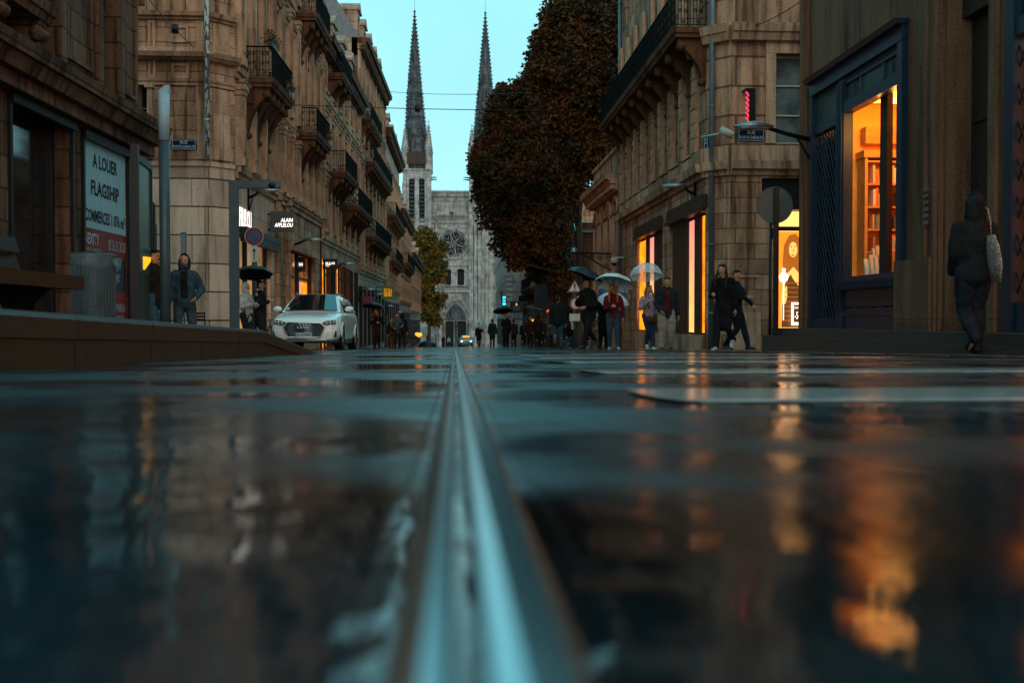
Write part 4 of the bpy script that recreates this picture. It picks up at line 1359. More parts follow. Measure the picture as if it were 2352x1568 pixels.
mb = MB(F6); mb.face([(ia, -.07, gz0), (ib, -.07, gz0), (ib, -.07, gz1), (ia, -.07, gz1)]); mb.build('display_glass', M['glass_clear'], r)
# books
bcols = [(.7, .55, .35), (.6, .2, .06), (.15, .25, .3), (.75, .7, .6), (.5, .35, .12), (.08, .12, .18), (.7, .4, .15)]
bm_ = [plain('book_cover', c, .5, var=.1) for c in bcols]
k_ = 0
for row in range(5):
    z_ = gz0 + .05 + row * .38 + .001
    d_ = bx0 + .08
    while d_ < bx1 - .1:
        w_ = rnd.uniform(.03, .07); h_ = rnd.uniform(.2, .31)
        if rnd.random() < .16: d_ += .1; continue
        mb = MB(F6); mb.box(bu - .0, bu + .2, d_, d_ + w_ - .003, z_, z_ + h_)
        o = mb.build('book', rnd.choice(bm_)); tag(o, 'book standing upright on the ' + ('bottom', 'second lowest', 'middle', 'second highest', 'top')[row] + ' shelf of the lit bookcase', 'book', 'books on the shelves of the lit window')
        d_ += w_
for k in range(30):
    u_ = ia + .08 + (ib - ia - .2) * k / 30 + rnd.uniform(-.02, .02)
    h_ = rnd.uniform(.24, .38); lean = rnd.uniform(.04, .12); dd_ = -.21 - .15 * (k % 3) - rnd.uniform(0, .02); zz = gz0 + .013 + .13 * (k % 3)
    mb = MB(F6); w_ = rnd.uniform(.03, .07)
    a, b = u_, u_ + w_
    mb.prism([(a, zz), (b, zz), (b + lean, zz + h_), (a + lean, zz + h_)], dd_ - .15, dd_, axis='d')
    o = mb.build('book', rnd.choice(bm_[:1] + bm_[3:5] + bm_[6:])); tag(o, 'book leaning in the ' + ('front', 'middle', 'back')[k % 3] + ' row at the bottom of the lit shop window', 'book', 'books leaning at the foot of the lit window')
mb = MB(F6); mb.box(ia + .05, ib - .05, -.50, -.37, gz0 + .001, gz0 + .142); mb.box(ia + .05, ib - .05, -.72, -.501, gz0 + .001, gz0 + .272); mb.build('display_shelf', M['room_wood'], r)
def lamp_light(loc, e, col, size=.06, name='lamp_light', parent=None):
    ld = bpy.data.lights.new(name, 'POINT'); ld.energy = e; ld.color = col; ld.shadow_soft_size = .3
    o = bpy.data.objects.new(name, ld); C.objects.link(o)
    if parent:
        o.parent = parent; o.location = Vector(loc) - OFF[parent.name]
    else: o.location = loc
    return o
M['bulb'] = emis('bulb', (1.0, .55, .22), 4)
for (x_, y_, d_, lab) in ((2056, 236, -.35, 'bright ceiling spotlight in the bookshop window, the larger one'), (2026, 255, -.9, 'small ceiling spotlight in the bookshop window, deeper in the room')):
    Fd = Frame((6.55 - d_, 0), (0, 1), (-1, 0)); u_, z_ = Fd.hit(x_, y_)
    z_ = min(z_, gz1 + .10)
    P_ = F6.P(u_, d_, z_)
    t = thing('ceiling_spotlight', lab, 'ceiling light', P_)
    mb = MB(F6); mb.lathe([(.001, 0), (.09, 0), (.10, .035), (.09, .05), (.001, .05)], (u_, d_, z_), 14); mb.build('lamp', M['bulb'], t)
    lamp_light(P_ - Vector((0, 0, .12)), 60, (1, .46, .10), parent=t)
# ================================================================ right side, farther buildings
def arch_ops(u, w, z0, z1, n=6):
    return [(u - w / 2, u + w / 2, z0, z1)]
r = thing('arched_building', 'low stone wing with round arched windows and a heavy cornice', 'building', rootat(F7, 45))
u0, u1 = ur1 + .02, F7.u(1366)
zc3 = F7.z(1366, 452)
zg3 = zg(45)
mb = MB(F7)
aops = []
for k in range(4):
    u = u0 + (u1 - u0) * (k + .5) / 4
    aops.append((u - .55, u + .55, 1.2, 4.6))
wall_grid(mb, u0, u1, zg3 - 1, zc3, aops, .4)
mb.face([(u1, 0, zg3 - 1), (u1, -9, zg3 - 1), (u1, -9, zc3), (u1, 0, zc3)])
mb.build('wall', M['stone_warm'], r)
for o_ in aops: window(r, F7, *o_, .38, bars=2)
mb = MB(F7)
cornice(mb, u0, u1 + .3, zc3, .7, .7)
mb.box(u0, u1, -.4, .05, zc3 + .001, zc3 + 1.1); mb.box(u0, u1 + .1, -.45, .15, zc3 + 1.101, zc3 + 1.25)
for o_ in aops:
    um = (o_[0] + o_[1]) / 2
    pts = [(um + .66 * math.cos(PI * k / 10), .06, 4.6 + .66 * math.sin(PI * k / 10)) for k in range(11)]
    mb.tube(pts, .11, 6)
    mb.prism([(um + .6 * math.cos(PI * k / 10), 4.61 + .6 * math.sin(PI * k / 10)) for k in range(11)], .005, .04, axis='d')
    mb.box(um - .78, um - .56, .003, .14, 1.2, 4.5); mb.box(um + .56, um + .78, .003, .14, 1.2, 4.5)
    mb.box(um - .82, um + .82, .003, .2, .95, 1.19)
mb.box(u0, u1, .003, .12, zg3 - .5, zg3 + .9); mb.box(u0, u1, .003, .2, 1.0 - .35, 1.0 - .1)
mb.build('trim', M['stone_trim'], r)

FB = Frame((0, 63), (1, 0), (0, -1))
zb = lambda y: ZA(y, 63)
r = thing('brick_building', 'dark brick building under a blue zinc roof behind the tree', 'building', (10, 65, zg(63)))
x0_, x1_ = XA(1262, 63), XA(1400, 63)
bops = [(x0_ + .9 + k * 1.75, x0_ + 1.7 + k * 1.75, zb(640), zb(585)) for k in range(2)] + [(x0_ + .7 + k * 1.3, x0_ + 1.4 + k * 1.3, zg(63) + .4, zg(63) + 2.6) for k in range(3)]
mb = MB(FB); wall_grid(mb, x0_, x1_, zg(63) - 1, zb(530), bops, .3); mb.face([(x0_, 0, zg(63) - 1), (x0_, -12, zg(63) - 1), (x0_, -12, zb(530)), (x0_, 0, zb(530))]); mb.build('wall', M['brick_dark'], r)
for o_ in bops: window(r, FB, *o_, .28)
mb = MB(FB); mb.prism([(0.2, zb(533)), (0.2, zb(528)), (-3, zb(497)), (-12, zb(497)), (-12, zb(533))], x0_ - .2, x1_ + .2); mb.build('roof', M['zinc'], r)
mb = MB(FB); mb.box(x0_ + 2.0, x1_, -1.2, -.2, zb(528) + .1, zb(508)); mb.box(x0_ - .1, x0_ + .25, .003, .12, zg(63), zb(531)); mb.build('parapet', M['brick_dark'], r)
for k in range(3): 
    pass
house('plain stone house with a dark iron balcony, half hidden under the tree', Frame((7.3, 0), (0, 1), (-1, 0)), 84, 100, 10, 2.4, 3.2, 6, 'stone_warm', 'stone_trim', balc=[(86, 98, 2.9, .8)], gf='pane')
F9 = Frame((6.4, 0), (0, 1), (-1, 0))
house('tall pale house with toothed quoins near the cathedral', F9, 122, 150, 13.0, 1.4, 3.4, 8, 'church', 'church')
mb = MB(Frame((0, 122), (1, 0), (0, -1)))
for k in range(26):
    mb.box(6.35, 7.1 + .35 * (k % 2), .003, .12, zg(122) + k * .62, zg(122) + k * .62 + .5)
t = bpy.data.objects['town_house.006'] if 'town_house.006' in bpy.data.objects else r
o = mb.build('quoins', M['church'], t)
mb = MB(Frame((0, 84), (1, 0), (0, -1)))
mb.box(7.3, 14, .003, .1, 1.9, 2.3); mb.box(7.3, 7.9, .003, .12, zg(84), 10)
mb.build('trim', M['stone_trim'], bpy.data.objects['town_house.005'])
F10 = Frame((8.3, 0), (0, 1), (-1, 0))
house('grey stone house in the shade between the tree and the pale house', F10, 101, 121, 9.0, 1.6, 3.2, 7, 'stone_warm', 'stone_trim', balc=[(103, 119, 1.9, .7)])

# ================================================================ cathedral
DC = 236
FG = Frame((0, DC), (1, 0), (0, -1))
cx = lambda x: XA(x, DC)
cz = lambda y: ZA(y, DC)
zgc = zg(DC)
cath = thing('cathedral', 'pale gothic cathedral front with a rose window and two tall spires', 'cathedral', (cx(1044), DC + 3, zgc))
mb = MB(FG)
x0, x1 = cx(930), cx(1250)
c0, c1 = cx(985), cx(1103)
ops = []
wall_grid(mb, x0, x1, zgc - 1, cz(500), [(cx(1022), cx(1036), cz(660), cz(616)), (cx(1051), cx(1066), cz(660), cz(616)), (cx(1018), cx(1042), zgc - .2, cz(737)), (cx(1051), cx(1077), zgc - .2, cz(737))], .9)
mb.box(c0, c1, -14, -1.2, cz(540), cz(437) - .2)
mb.box(cx(1108), cx(1250), -12, -.02, zgc - 1, cz(500) - .05, skip='')
mb.build('wall', M['church'], cath)
mb = MB(FG)
mb.face([(cx(1015), -.8, zgc), (cx(1080), -.8, zgc), (cx(1080), -.8, cz(610)), (cx(1015), -.8, cz(610))]); mb.build('pane', M['glass_matt'], cath)
for a, b in ((cx(1018), cx(1042)), (cx(1051), cx(1077))):
    mb = MB(FG); mb.box(a, b, -.7, -.5, zgc - .5, cz(737)); mb.box((a + b) / 2 - .04, (a + b) / 2 + .04, -.499, -.45, zgc, cz(738))
    for k in range(4): mb.box(a + .1, b - .1, -.499, -.46, zgc + .4 + k * 1.3, zgc + .5 + k * 1.3)
    mb.build('door', M['glass_matt'], cath)
# portal with ringed arch
mb = MB(FG)
pc = cx(1047); pw = (cx(1085) - cx(1010)) / 2
zsp = cz(735)
def garch(w, h, d, th, z=zsp, c=pc, n=12):
    pts = []
    for k in range(n + 1):
        t = k / n
        pts.append((c - w + 2 * w * t, d, z + h * (1 - abs(2 * t - 1) ** 2.2)))
    mb.tube([(c - w, d, zgc)] + pts + [(c + w, d, zgc)], th, 6)
for k in range(5):
    garch(pw - k * .32, (cz(688) - zsp) - k * .34, .9 - k * .26, .17)
mb.build('portal_arch', M['church'], cath)
mb = MB(FG)
tp = [(pc - pw + 1.2 + (2 * pw - 2.4) * k / 10, zsp + .1 + (cz(700) - zsp) * (1 - abs(2 * k / 10 - 1) ** 2.2)) for k in range(11)]
mb.prism(tp, -.3, .02, axis='d'); mb.box(pc - pw + 1.3, pc + pw - 1.3, -.4, .03, zsp - .1, zsp + .35)
mb.box(pc - .35, pc + .35, -.8, .1, zgc, zsp - .11)
for k in range(3):
    for s_ in (-1, 1):
        for j in range(3 - k):
            mb.lathe([(.12, 0), (.2, .2), (.15, .7), (.08, .8), (.13, .95), (.01, 1.1)], (pc + s_ * (.8 + j * 1.0), .05, zsp + .5 + k * 1.15), 8)
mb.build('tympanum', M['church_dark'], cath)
# rose window
rc, rz, rr = cx(1041), cz(560), (cx(1076) - cx(1008)) / 2
mb = MB(FG)
mb.prism([(rc + rr * .98 * math.cos(2 * PI * k / 40), rz + rr * .98 * math.sin(2 * PI * k / 40)) for k in range(40)], .01, .04, axis='d')
rose = mb.build('rose_window', M['glass_matt'], cath)
mb = MB(FG)
def arc_pts(pts, d=.14): return [(rc + rr * a, d, rz + rr * b) for a, b in pts]
for (r_, th) in ((1.0, .22), (1.08, .12), (.86, .05)):
    mb.tube(arc_pts([(r_ * math.cos(2 * PI * k / 48), r_ * math.sin(2 * PI * k / 48)) for k in range(49)]), th, 6, cap=False)
for k in range(6):
    a = 2 * PI * k / 6 + .26
    for s_ in (-1, 1):
        pts = []
        for j in range(11):
            t = j / 10
            rad = .06 + .92 * t
            an = a + s_ * .52 * math.sin(t * PI * .92) ** 1.1
            pts.append((rad * math.cos(an), rad * math.sin(an)))
        mb.tube(arc_pts(pts), .085, 5, cap=False)
        pts = []
        for j in range(9):
            t = j / 8
            rad = .42 + .56 * t
            an = a + s_ * .26 * math.sin(t * PI)
            pts.append((rad * math.cos(an), rad * math.sin(an)))
        mb.tube(arc_pts(pts), .06, 5, cap=False)
    for q in (-.17, 0, .17, .35, .52, .70):
        mb.tube(arc_pts([(rad * math.cos(a + q + (.1 * (1 - rad))), rad * math.sin(a + q + .1 * (1 - rad))) for rad in (.72, .8, .88, .98)]), .05, 4, cap=False)
        mb.tube(arc_pts([(.9 * math.cos(a + q) + .075 * math.cos(2 * PI * j / 8), .9 * math.sin(a + q) + .075 * math.sin(2 * PI * j / 8)) for j in range(9)]), .04, 4, cap=False)
mb.build('tracery', M['church'], rose)
# horizontal galleries
mb = MB(FG)
def gallery(a, b, z0_, z1_, n, d=.25):
    mb.box(a, b, d - .1, d + .25, z1_ - .18, z1_); mb.box(a, b, d - .1, d + .2, z0_, z0_ + .15)
    for k in range(n):
        w = (b - a) / n; x = a + w * k
        mb.tube([(x, d, z0_ + .15), (x + w, d, z1_ - .18)], .055, 4, cap=False); mb.tube([(x + w, d + .01, z0_ + .15), (x, d + .01, z1_ - .18)], .055, 4, cap=False)
gallery(cx(985), cx(1090), cz(506), cz(494), 20, d=.4)
mb.box(cx(982), cx(1250), .002, .5, cz(512), cz(507)); mb.box(cx(1000), cx(1085), -.2, .15, cz(493), cz(486))
gallery(cx(990), cx(1082), cz(445), cz(437), 14, d=-.9)
mb.box(cx(988), cx(1084), -1.4, -.7, cz(450), cz(446))
gallery(cx(1010), cx(1075), cz(665), cz(655), 12, d=.5)
mb.box(cx(1005), cx(1090), .002, .6, cz(671), cz(666)); mb.box(cx(985), cx(1110), .002, .35, cz(611), cz(605)); mb.box(cx(985), cx(1110), .002, .2, cz(524), cz(520))
for k in range(8):
    x = cx(1012) + k * (cx(1075) - cx(1012)) / 7
    mb.tube([(x, .3, cz(686)), (x, .3, cz(671))], .09, 6)
for (a, b) in ((1018, 1040), (1047, 1070)):
    m_ = (cx(a) + cx(b)) / 2; w = (cx(b) - cx(a)) / 2
    pts = [(m_ + w * math.cos(PI * k / 8), .12, cz(628) + w * 1.0 * math.sin(PI * k / 8)) for k in range(9)]
    mb.tube(pts, .13, 5)
for x, y0, y1 in ((1003, 795, 520), (1010, 795, 610), (1084, 795, 610), (1092, 795, 520), (1101, 795, 505), (1118, 795, 470), (1140, 795, 505), (1170, 795, 500)):
    mb.box(cx(x) - .3, cx(x) + .3, .002, .75, zgc, cz(y1)); mb.box(cx(x) - .45, cx(x) + .45, .003, 1.1, zgc, cz(y0 - 60)); mb.prism([(cx(x) - .3, cz(y1)), (cx(x) + .3, cz(y1)), (cx(x), cz(y1 - 18))], .01, .5, axis='d')
for k in range(10):
    x = cx(993) + k * (cx(1082) - cx(993)) / 9
    mb.box(x - .08, x + .08, -1.18, -1.0, cz(484), cz(458))
    mb.tube([(x - .4, -1.1, cz(462)), (x, -1.1, cz(456)), (x + .4, -1.1, cz(462))], .06, 4, cap=False)
mb.build('gallery', M['church'], cath)
mb = MB(FG); mb.box(cx(1033), cx(1042), -.1, .5, cz(494), cz(487)); mb.build('niche', M['church_dark'], cath)
# towers
def tower(xa, xb, tipx, tipy):
    a, b = cx(xa), cx(xb); m_ = (a + b) / 2; w = b - a
    mb = MB(FG)
    lz = (cz(648 if xa < 1000 else 640), 0)
    l0, l1 = cz(540), cz(412)
    ops = [(m_ - w * .28, m_ - w * .08, l0, l1), (m_ + w * .08, m_ + w * .28, l0, l1)]
    wall_grid(mb, a, b, zgc, cz(392), ops, .5, d=.3)
    for s_ in (a, b): mb.face([(s_, .3, zgc), (s_, -w, zgc), (s_, -w, cz(392)), (s_, .3, cz(392))])
    for s_ in (a + .3, b - .3): mb.box(s_ - .45, s_ + .45, .302, .9, zgc, cz(428)); mb.prism([(.302, cz(428)), (.9, cz(428)), (.302, cz(418))], s_ - .45, s_ + .45)
    mb.build('tower', M['church'], cath)
    mb = MB(FG)
    for (p, q, c_, e) in ops:
        mb.face([(p, -.1, c_), (q, -.1, c_), (q, -.1, e), (p, -.1, e)])
    lv = mb.build('belfry_opening', M['glass_matt'], cath)
    mb = MB(FG)
    for (p, q, c_, e) in ops:
        n = 14
        for k in range(n):
            z = c_ + (e - c_) * (k + .2) / n
            mb.box(p + .03, q - .03, -.05, .2, z, z + .28, top=-.2)
        mb.tube([(p - .05, .34, e - .5), ((p + q) / 2, .34, e + .25), (q + .05, .34, e - .5)], .08, 5)
    mb.build('louvre', M['church_dark'], lv)
    mb = MB(FG)
    mb.box(a - .1, b + .1, .302, .6, cz(392), cz(389)); gallery(a, b, cz(389), cz(380), 7, d=.45)
    mb.build('gallery', M['church'], cath)
    # octagonal spire in three slopes with bands and crockets
    zb0, zb1, zt = cz(392), cz(318), cz(tipy)
    yc = -w / 2 + .1
    tx = cx(tipx)
    R0 = w * .53; prof = [(0, R0 * .95), (.0001, R0 * .92), (.18, R0 * .80), (.36, R0 * .64), (.60, R0 * .43), (.80, R0 * .24), (.985, R0 * .035), (1.0, R0 * .02)]
    H_ = zt - zb0
    def rad(t):
        for (t0, r0), (t1, r1) in zip(prof[:-1], prof[1:]):
            if t <= t1: return r0 + (r1 - r0) * (t - t0) / max(1e-6, t1 - t0)
        return prof[-1][1]
    ctr = lambda t: m_ + (tx - m_) * min(1, t * 2.2)
    mb = MB(FG)
    nseg = 26
    ring = []
    for i in range(nseg + 1):
        t = i / nseg
        ring.append([(ctr(t) + rad(t) * math.cos(PI / 8 + k * PI / 4), yc + rad(t) * math.sin(PI / 8 + k * PI / 4), zb0 + H_ * t) for k in range(8)])
    for i in range(nseg):
        for k in range(8):
            mb.face([ring[i][k], ring[i][(k + 1) % 8], ring[i + 1][(k + 1) % 8], ring[i + 1][k]])
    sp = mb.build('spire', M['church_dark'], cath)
    mb = MB(FG)
    for i in range(2, 40):
        t = (i / 40) ** .95
        q = rad(t); z = zb0 + H_ * t
        for k in range(8):
            an = PI / 8 + k * PI / 4
            x_, y_ = ctr(t) + (q + .10) * math.cos(an), yc + (q + .10) * math.sin(an)
            s_ = .24 if t > .5 else .32
            mb.tube([(ctr(t) + q * math.cos(an) * .97, yc + q * math.sin(an) * .97, z - s_), (x_, y_, z), (x_ + math.cos(an) * s_ * .9, y_ + math.sin(an) * s_ * .9, z + s_ * .5)], [s_ * .55, s_ * .5, s_ * .3], 4)
    for k in range(8):
        an = PI / 8 + k * PI / 4
        mb.tube([(ctr(t) + rad(t) * math.cos(an), yc + rad(t) * math.sin(an), zb0 + H_ * t) for t in [i / 12 for i in range(13)]], [.16 - .012 * i for i in range(13)], 4)
    for t in (.12, .22, .34, .45, .56, .66):
        q = rad(t) + .06
        mb.tube([(ctr(t) + q * math.cos(k * PI / 4 + PI / 8), yc + q * math.sin(k * PI / 4 + PI / 8), zb0 + H_ * t) for k in range(9)], .13, 4)
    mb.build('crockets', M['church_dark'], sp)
    mb = MB(FG)
    for t in (.15, .26, .38, .49, .6):
        q = rad(t) * .935
        for k in (5, 6, 4):
            an = k * PI / 4
            x_, y_ = ctr(t) + (q + .03) * math.cos(an), yc + (q + .03) * math.sin(an)
            mb = MB(FG); mb.box(x_ - .12, x_ + .12, y_ - .05, y_ + .12, zb0 + H_ * t, zb0 + H_ * t + .9)
            mb.build('slot_window', M['black'], sp)
    mb = MB(FG); mb.lathe([(.02, -.5), (.30, -.3), (.12, -.1), (.2, .05), (.34, .3), (.2, .55), (.04, .6), (.03, 3.2)], (tx, yc, zt), 10); mb.build('finial', M['church_dark'], sp)
    # corner pinnacles
    for s1, s2 in ((-1, 1), (1, 1), (-1, -1), (1, -1)):
        mb = MB(FG)
        px, py = m_ + s1 * w * .42, yc + s2 * w * .42
        h0 = zb0 - .1; h1 = cz(345); h2 = cz(296 if s1 < 0 else 288)
        if s2 < 0: h2 -= 1
        mb.lathe([(w * .14, 0), (w * .13, h1 - h0), (w * .15, h1 - h0 + .2), (w * .09, (h2 - h0) * .68), (.12, h2 - h0 - .5), (.28, h2 - h0 - .3), (.05, h2 - h0 + .3), (.04, h2 - h0 + 1.4)], (px, py, h0), 8)
        mb.box(px - .3, px + .3, py - .04, py + .04, h2 + .7, h2 + .85)
        for i in range(8):
            z = h1 + (h2 - h1) * i / 8; q = w * .14 * (1 - .85 * i / 8)
            for k in range(4):
                an = PI / 4 + k * PI / 2
                mb.tube([(px + q * math.cos(an), py + q * math.sin(an), z), (px + (q + .3) * math.cos(an), py + (q + .3) * math.sin(an), z + .22)], .12, 4)
        mb.build('pinnacle', M['church'], cath)
    # gargoyles
    mb = MB(FG)
    for z in (cz(414), cz(409)):
        s_ = 1 if xa < 1000 else -1
        e = b if s_ > 0 else a
        mb.tube([(e, 0, z), (e + s_ * .9, .1, z + .15), (e + s_ * 1.5, .15, z - .05)], [.2, .15, .08], 6)
    mb.build('gargoyle', M['church_dark'], cath)
tower(926, 990, 952.5, 22)
tower(1079, 1146, 1116, 22)
mb = MB(FG)
mb.box(cx(936), cx(978), .31, .36, cz(378), cz(352))
for k in range(7): mb.box(cx(936), cx(978), .361, .5, cz(376 - k * 3.6), cz(376 - k * 3.6) + .16)
mb.build('timber_screen', M['dark_wood'], cath)

# low precinct wall in front of the cathedral
mb = MB(Frame((0, 190), (1, 0), (0, -1)))
mb.box(XA(950, 190), XA(1004, 190), -.5, 0, zg(190) - .5, ZA(752, 190)); mb.box(XA(948, 190), XA(1006, 190), -.6, .1, ZA(752, 190), ZA(748, 190))
tag(mb.build('precinct_wall', M['church']), 'low pale stone wall under the churchyard tree', 'wall')

# ================================================================ trees
def leafmat(name, c1, c2, c3, sc=.5):
    m, n, l, b = new_mat(name)
    t = n.new('ShaderNodeTexCoord')
    nz = n.new('ShaderNodeTexNoise'); nz.inputs['Scale'].default_value = sc; nz.inputs['Detail'].default_value = 3
    l.new(t.outputs['Object'], nz.inputs[0])
    nz2 = n.new('ShaderNodeTexNoise'); nz2.inputs['Scale'].default_value = 9; nz2.inputs['Detail'].default_value = 1
    l.new(t.outputs['Object'], nz2.inputs[0])
    ad = n.new('ShaderNodeMath'); ad.operation = 'MULTIPLY_ADD'; ad.inputs[1].default_value = .45
    l.new(nz2.outputs[0], ad.inputs[0])
    sb = n.new('ShaderNodeMath'); sb.operation = 'MULTIPLY'; sb.inputs[1].default_value = .75
    l.new(nz.outputs[0], sb.inputs[0]); l.new(sb.outputs[0], ad.inputs[2])
    rp = n.new('ShaderNodeValToRGB')
    rp.color_ramp.elements[0].position = .50; rp.color_ramp.elements[0].color = (*c1, 1)
    rp.color_ramp.elements[1].position = .72; rp.color_ramp.elements[1].color = (*c3, 1)
    e = rp.color_ramp.elements.new(.60); e.color = (*c2, 1)
    l.new(ad.outputs[0], rp.inputs[0]); l.new(rp.outputs[0], b.inputs['Base Color'])
    b.inputs['Roughness'].default_value = .6; b.inputs['Specular IOR Level'].default_value = .15
    return m
M['leaf'] = leafmat('chestnut_leaf', (0.016, 0.026, 0.010), (0.060, 0.030, 0.011), (0.14, 0.052, 0.015))
M['leaf_green'] = leafmat('plane_leaf', (0.05, 0.055, 0.012), (0.13, 0.085, 0.015), (0.24, 0.12, 0.02))
M['bark'] = plain('bark', (0.045, 0.032, 0.022), 0.8, scale=12, var=.5)
def tree(name, label, x, y, lobes, leaf, nleaf, mat, trunk_r=.35, base=None, seed=1, droop=.3):
    """lobes: (x, y, z, r) round the trunk; leaves hang in palmate clusters spread through every lobe"""
    q = random.Random(seed)
    zb_ = zg(y)
    t = thing(name, label, 'tree', (x, y, zb_))
    mb = MB(); mb.smooth = True
    top = max(l[2] for l in lobes)
    fork = min(l[2] - l[3] * .5 for l in lobes)
    mb.tube([(x, y, zb_ - .3), (x, y, zb_ + .6), (x + .1, y, zb_ + (fork - zb_) * .6), (x, y, fork)], [trunk_r * 1.4, trunk_r, trunk_r * .85, trunk_r * .7], 12)
    for (lx, ly, lz, lr) in lobes:
        mx_, my_ = x + (lx - x) * .35, y + (ly - y) * .35
        mb.tube([(x, y, fork - .2), (mx_, my_, fork + (lz - fork) * .55), (lx, ly, lz)], [trunk_r * .5, trunk_r * .3, .05], 7)
        for _ in range(5):
            v = Vector((q.gauss(0, 1), q.gauss(0, 1), q.gauss(0, .8))).normalized() * lr * .8
            mb.tube([(mx_, my_, fork + (lz - fork) * .55), (lx + v.x * .4, ly + v.y * .4, lz + v.z * .3), (lx + v.x, ly + v.y, lz + v.z)], [.09, .05, .015], 5)
    mb.build('trunk', M['bark'], t)
    vs, fs = [], []
    tot = sum(l[3] ** 2 for l in lobes)
    off = Vector((x, y, zb_))
    for (lx, ly, lz, lr) in lobes:
        ncl = int(nleaf * lr * lr / tot / 5)
        for _ in range(ncl):
            v = Vector((q.gauss(0, 1), q.gauss(0, 1), q.gauss(0, 1))).normalized()
            nz_ = noise.noise(v * 2.3 + Vector((lx, ly, lz))) * .5 + noise.noise(v * 5.5 + Vector((lz, lx, ly))) * .28
            rad_ = lr * (1 + nz_ * 1.0) * (q.random() ** .36)
            c = Vector((lx, ly, lz)) + Vector((v.x * rad_, v.y * rad_, v.z * rad_ * .92))
            out = (v + Vector((q.gauss(0, .5), q.gauss(0, .5), q.gauss(0, .5) - droop))).normalized()
            for k in range(5):
                d = (out + Vector((q.gauss(0, .75), q.gauss(0, .75), q.gauss(0, .5) - .1))).normalized()
                s_ = leaf * q.uniform(.7, 1.35)
                w = d.cross(Vector((q.gauss(0, 1), q.gauss(0, 1), q.gauss(0, 1)))).normalized() * s_ * .30
                i = len(vs)
                p0 = c - off
                vs += [p0, p0 + d * s_ * .6 + w, p0 + d * s_ * 1.1 - Vector((0, 0, .12 * s_)), p0 + d * s_ * .6 - w]
                fs.append((i, i + 1, i + 2, i + 3))
    me = bpy.data.meshes.new('crown'); me.from_pydata([tuple(v) for v in vs], [], fs); me.materials.append(mat)
    o = bpy.data.objects.new('crown', me); C.objects.link(o); o.parent = t
    return t
def LB(D, pts):
    """lobes from picture places at distance D: (x, y, radius px, depth offset m)"""
    out = []
    for (px, py, rp_, dd) in pts:
        p = W(px, py, D + dd)
        out.append((p.x, p.y, p.z, rp_ * (D + dd) / 2287))
    return out
D1 = 52
tree('chestnut_tree', 'big rust brown chestnut tree rising above the right hand roofs', XA(1395, D1), D1,
     LB(D1, [(1330, 60, 80, 0), (1395, 20, 75, 1), (1420, 100, 80, -1), (1290, 140, 60, 1), (1360, 170, 85, -1), (1300, 250, 75, 0), (1390, 270, 85, 1), (1345, 345, 75, 0), (1410, 360, 70, 2),
             (1340, -30, 60, 0), (1255, 220, 40, 1), (1430, 200, 70, 1), (1460, 40, 70, 2), (1275, 75, 40, 0), (1250, 150, 28, -1), (1365, 95, 70, 2), (1240, 185, 25, 0), (1275, 40, 38, 0), (1250, 95, 34, 0), (1236, 128, 28, 0), (1245, 170, 34, 0), (1300, 0, 40, 1)]), .18, 120000, M['leaf'], .45, seed=3)
D2 = 62
tree('chestnut_tree', 'rust and green chestnut tree leaning over the street below the spire', XA(1330, D2), D2,
     LB(D2, [(1170, 320, 62, 0), (1235, 300, 70, 1), (1145, 400, 58, -1), (1215, 400, 80, 0), (1272, 388, 64, 1), (1160, 480, 60, 0), (1235, 490, 78, 0), (1240, 478, 54, 2), (1195, 255, 45, 1), (1170, 555, 40, 0), (1215, 575, 42, 1),
             (1265, 560, 50, 0), (1250, 560, 40, 1), (1150, 250, 30, 2), (1120, 345, 36, 0), (1118, 440, 36, 0), (1155, 210, 20, 1), (1240, 620, 30, 2), (1335, 375, 44, 0), (1318, 432, 34, 0), (1290, 640, 30, 0), (1185, 600, 22, 0), (1148, 270, 40, 0), (1200, 215, 38, 0), (1150, 225, 22, 0), (1170, 240, 40, 1), (1228, 178, 34, 1), (1245, 215, 44, 1), (1105, 390, 28, 0), (1112, 370, 34, 0)]), .18, 150000, M['leaf'], .42, seed=5)
D3 = 180
tree('plane_tree', 'yellow green tree standing before the rose window at the end of the left row', XA(985, D3), D3,
     LB(D3, [(975, 545, 26, 0), (1000, 575, 26, 1), (965, 600, 28, 0), (995, 630, 28, 0), (970, 665, 28, 0), (1000, 690, 24, 1), (985, 720, 22, 0), (955, 560, 20, 2), (950, 640, 20, 1), (1010, 610, 16, 0), (960, 710, 18, 0), (1000, 735, 14, 0)]), .42, 24000, M['leaf_green'], .35, seed=8)
for (px, py, rp_, D, lab) in ((1170, 700, 16, 130, 'small green street tree beside the quoined pale house'),):
    tree('street_tree', lab, XA(px, D), D, LB(D, [(px, py, rp_, 0), (px + 6, py + 22, rp_, 1), (px - 4, py - 20, rp_ * .8, 0)]), .3, 3500, M['leaf_green'], .12, seed=4)

# ================================================================ wires
def wire(a, b, sag, rad, label, knob=None):
    mb = MB()
    pts = []
    for k in range(17):
        t = k / 16
        p = Vector(a).lerp(Vector(b), t); p.z -= sag * 4 * t * (1 - t)
        pts.append(tuple(p))
    mb.tube(pts, rad, 5)
    if knob:
        p = Vector(a).lerp(Vector(b), knob); p.z -= sag * 4 * knob * (1 - knob)
        mb.lathe([(.001, -.1), (.09, -.1), (.09, .1), (.001, .1)], tuple(p), 8)
    o = mb.build('overhead_wire', M['black'])
    tag(o, label, 'wire', 'wires strung across the street')
wire((XA(870, 72), 72, ZA(211, 72)), (XA(1440, 48), 48, ZA(190, 48)), .35, .016, 'upper thin wire crossing the sky in front of the spires')
wire((XA(560, 31), 31, ZA(243, 31)), (XA(1560, 40), 40, ZA(245, 40)), .12, .014, 'lower wire with a small knob crossing the sky in front of the spires', knob=.335)
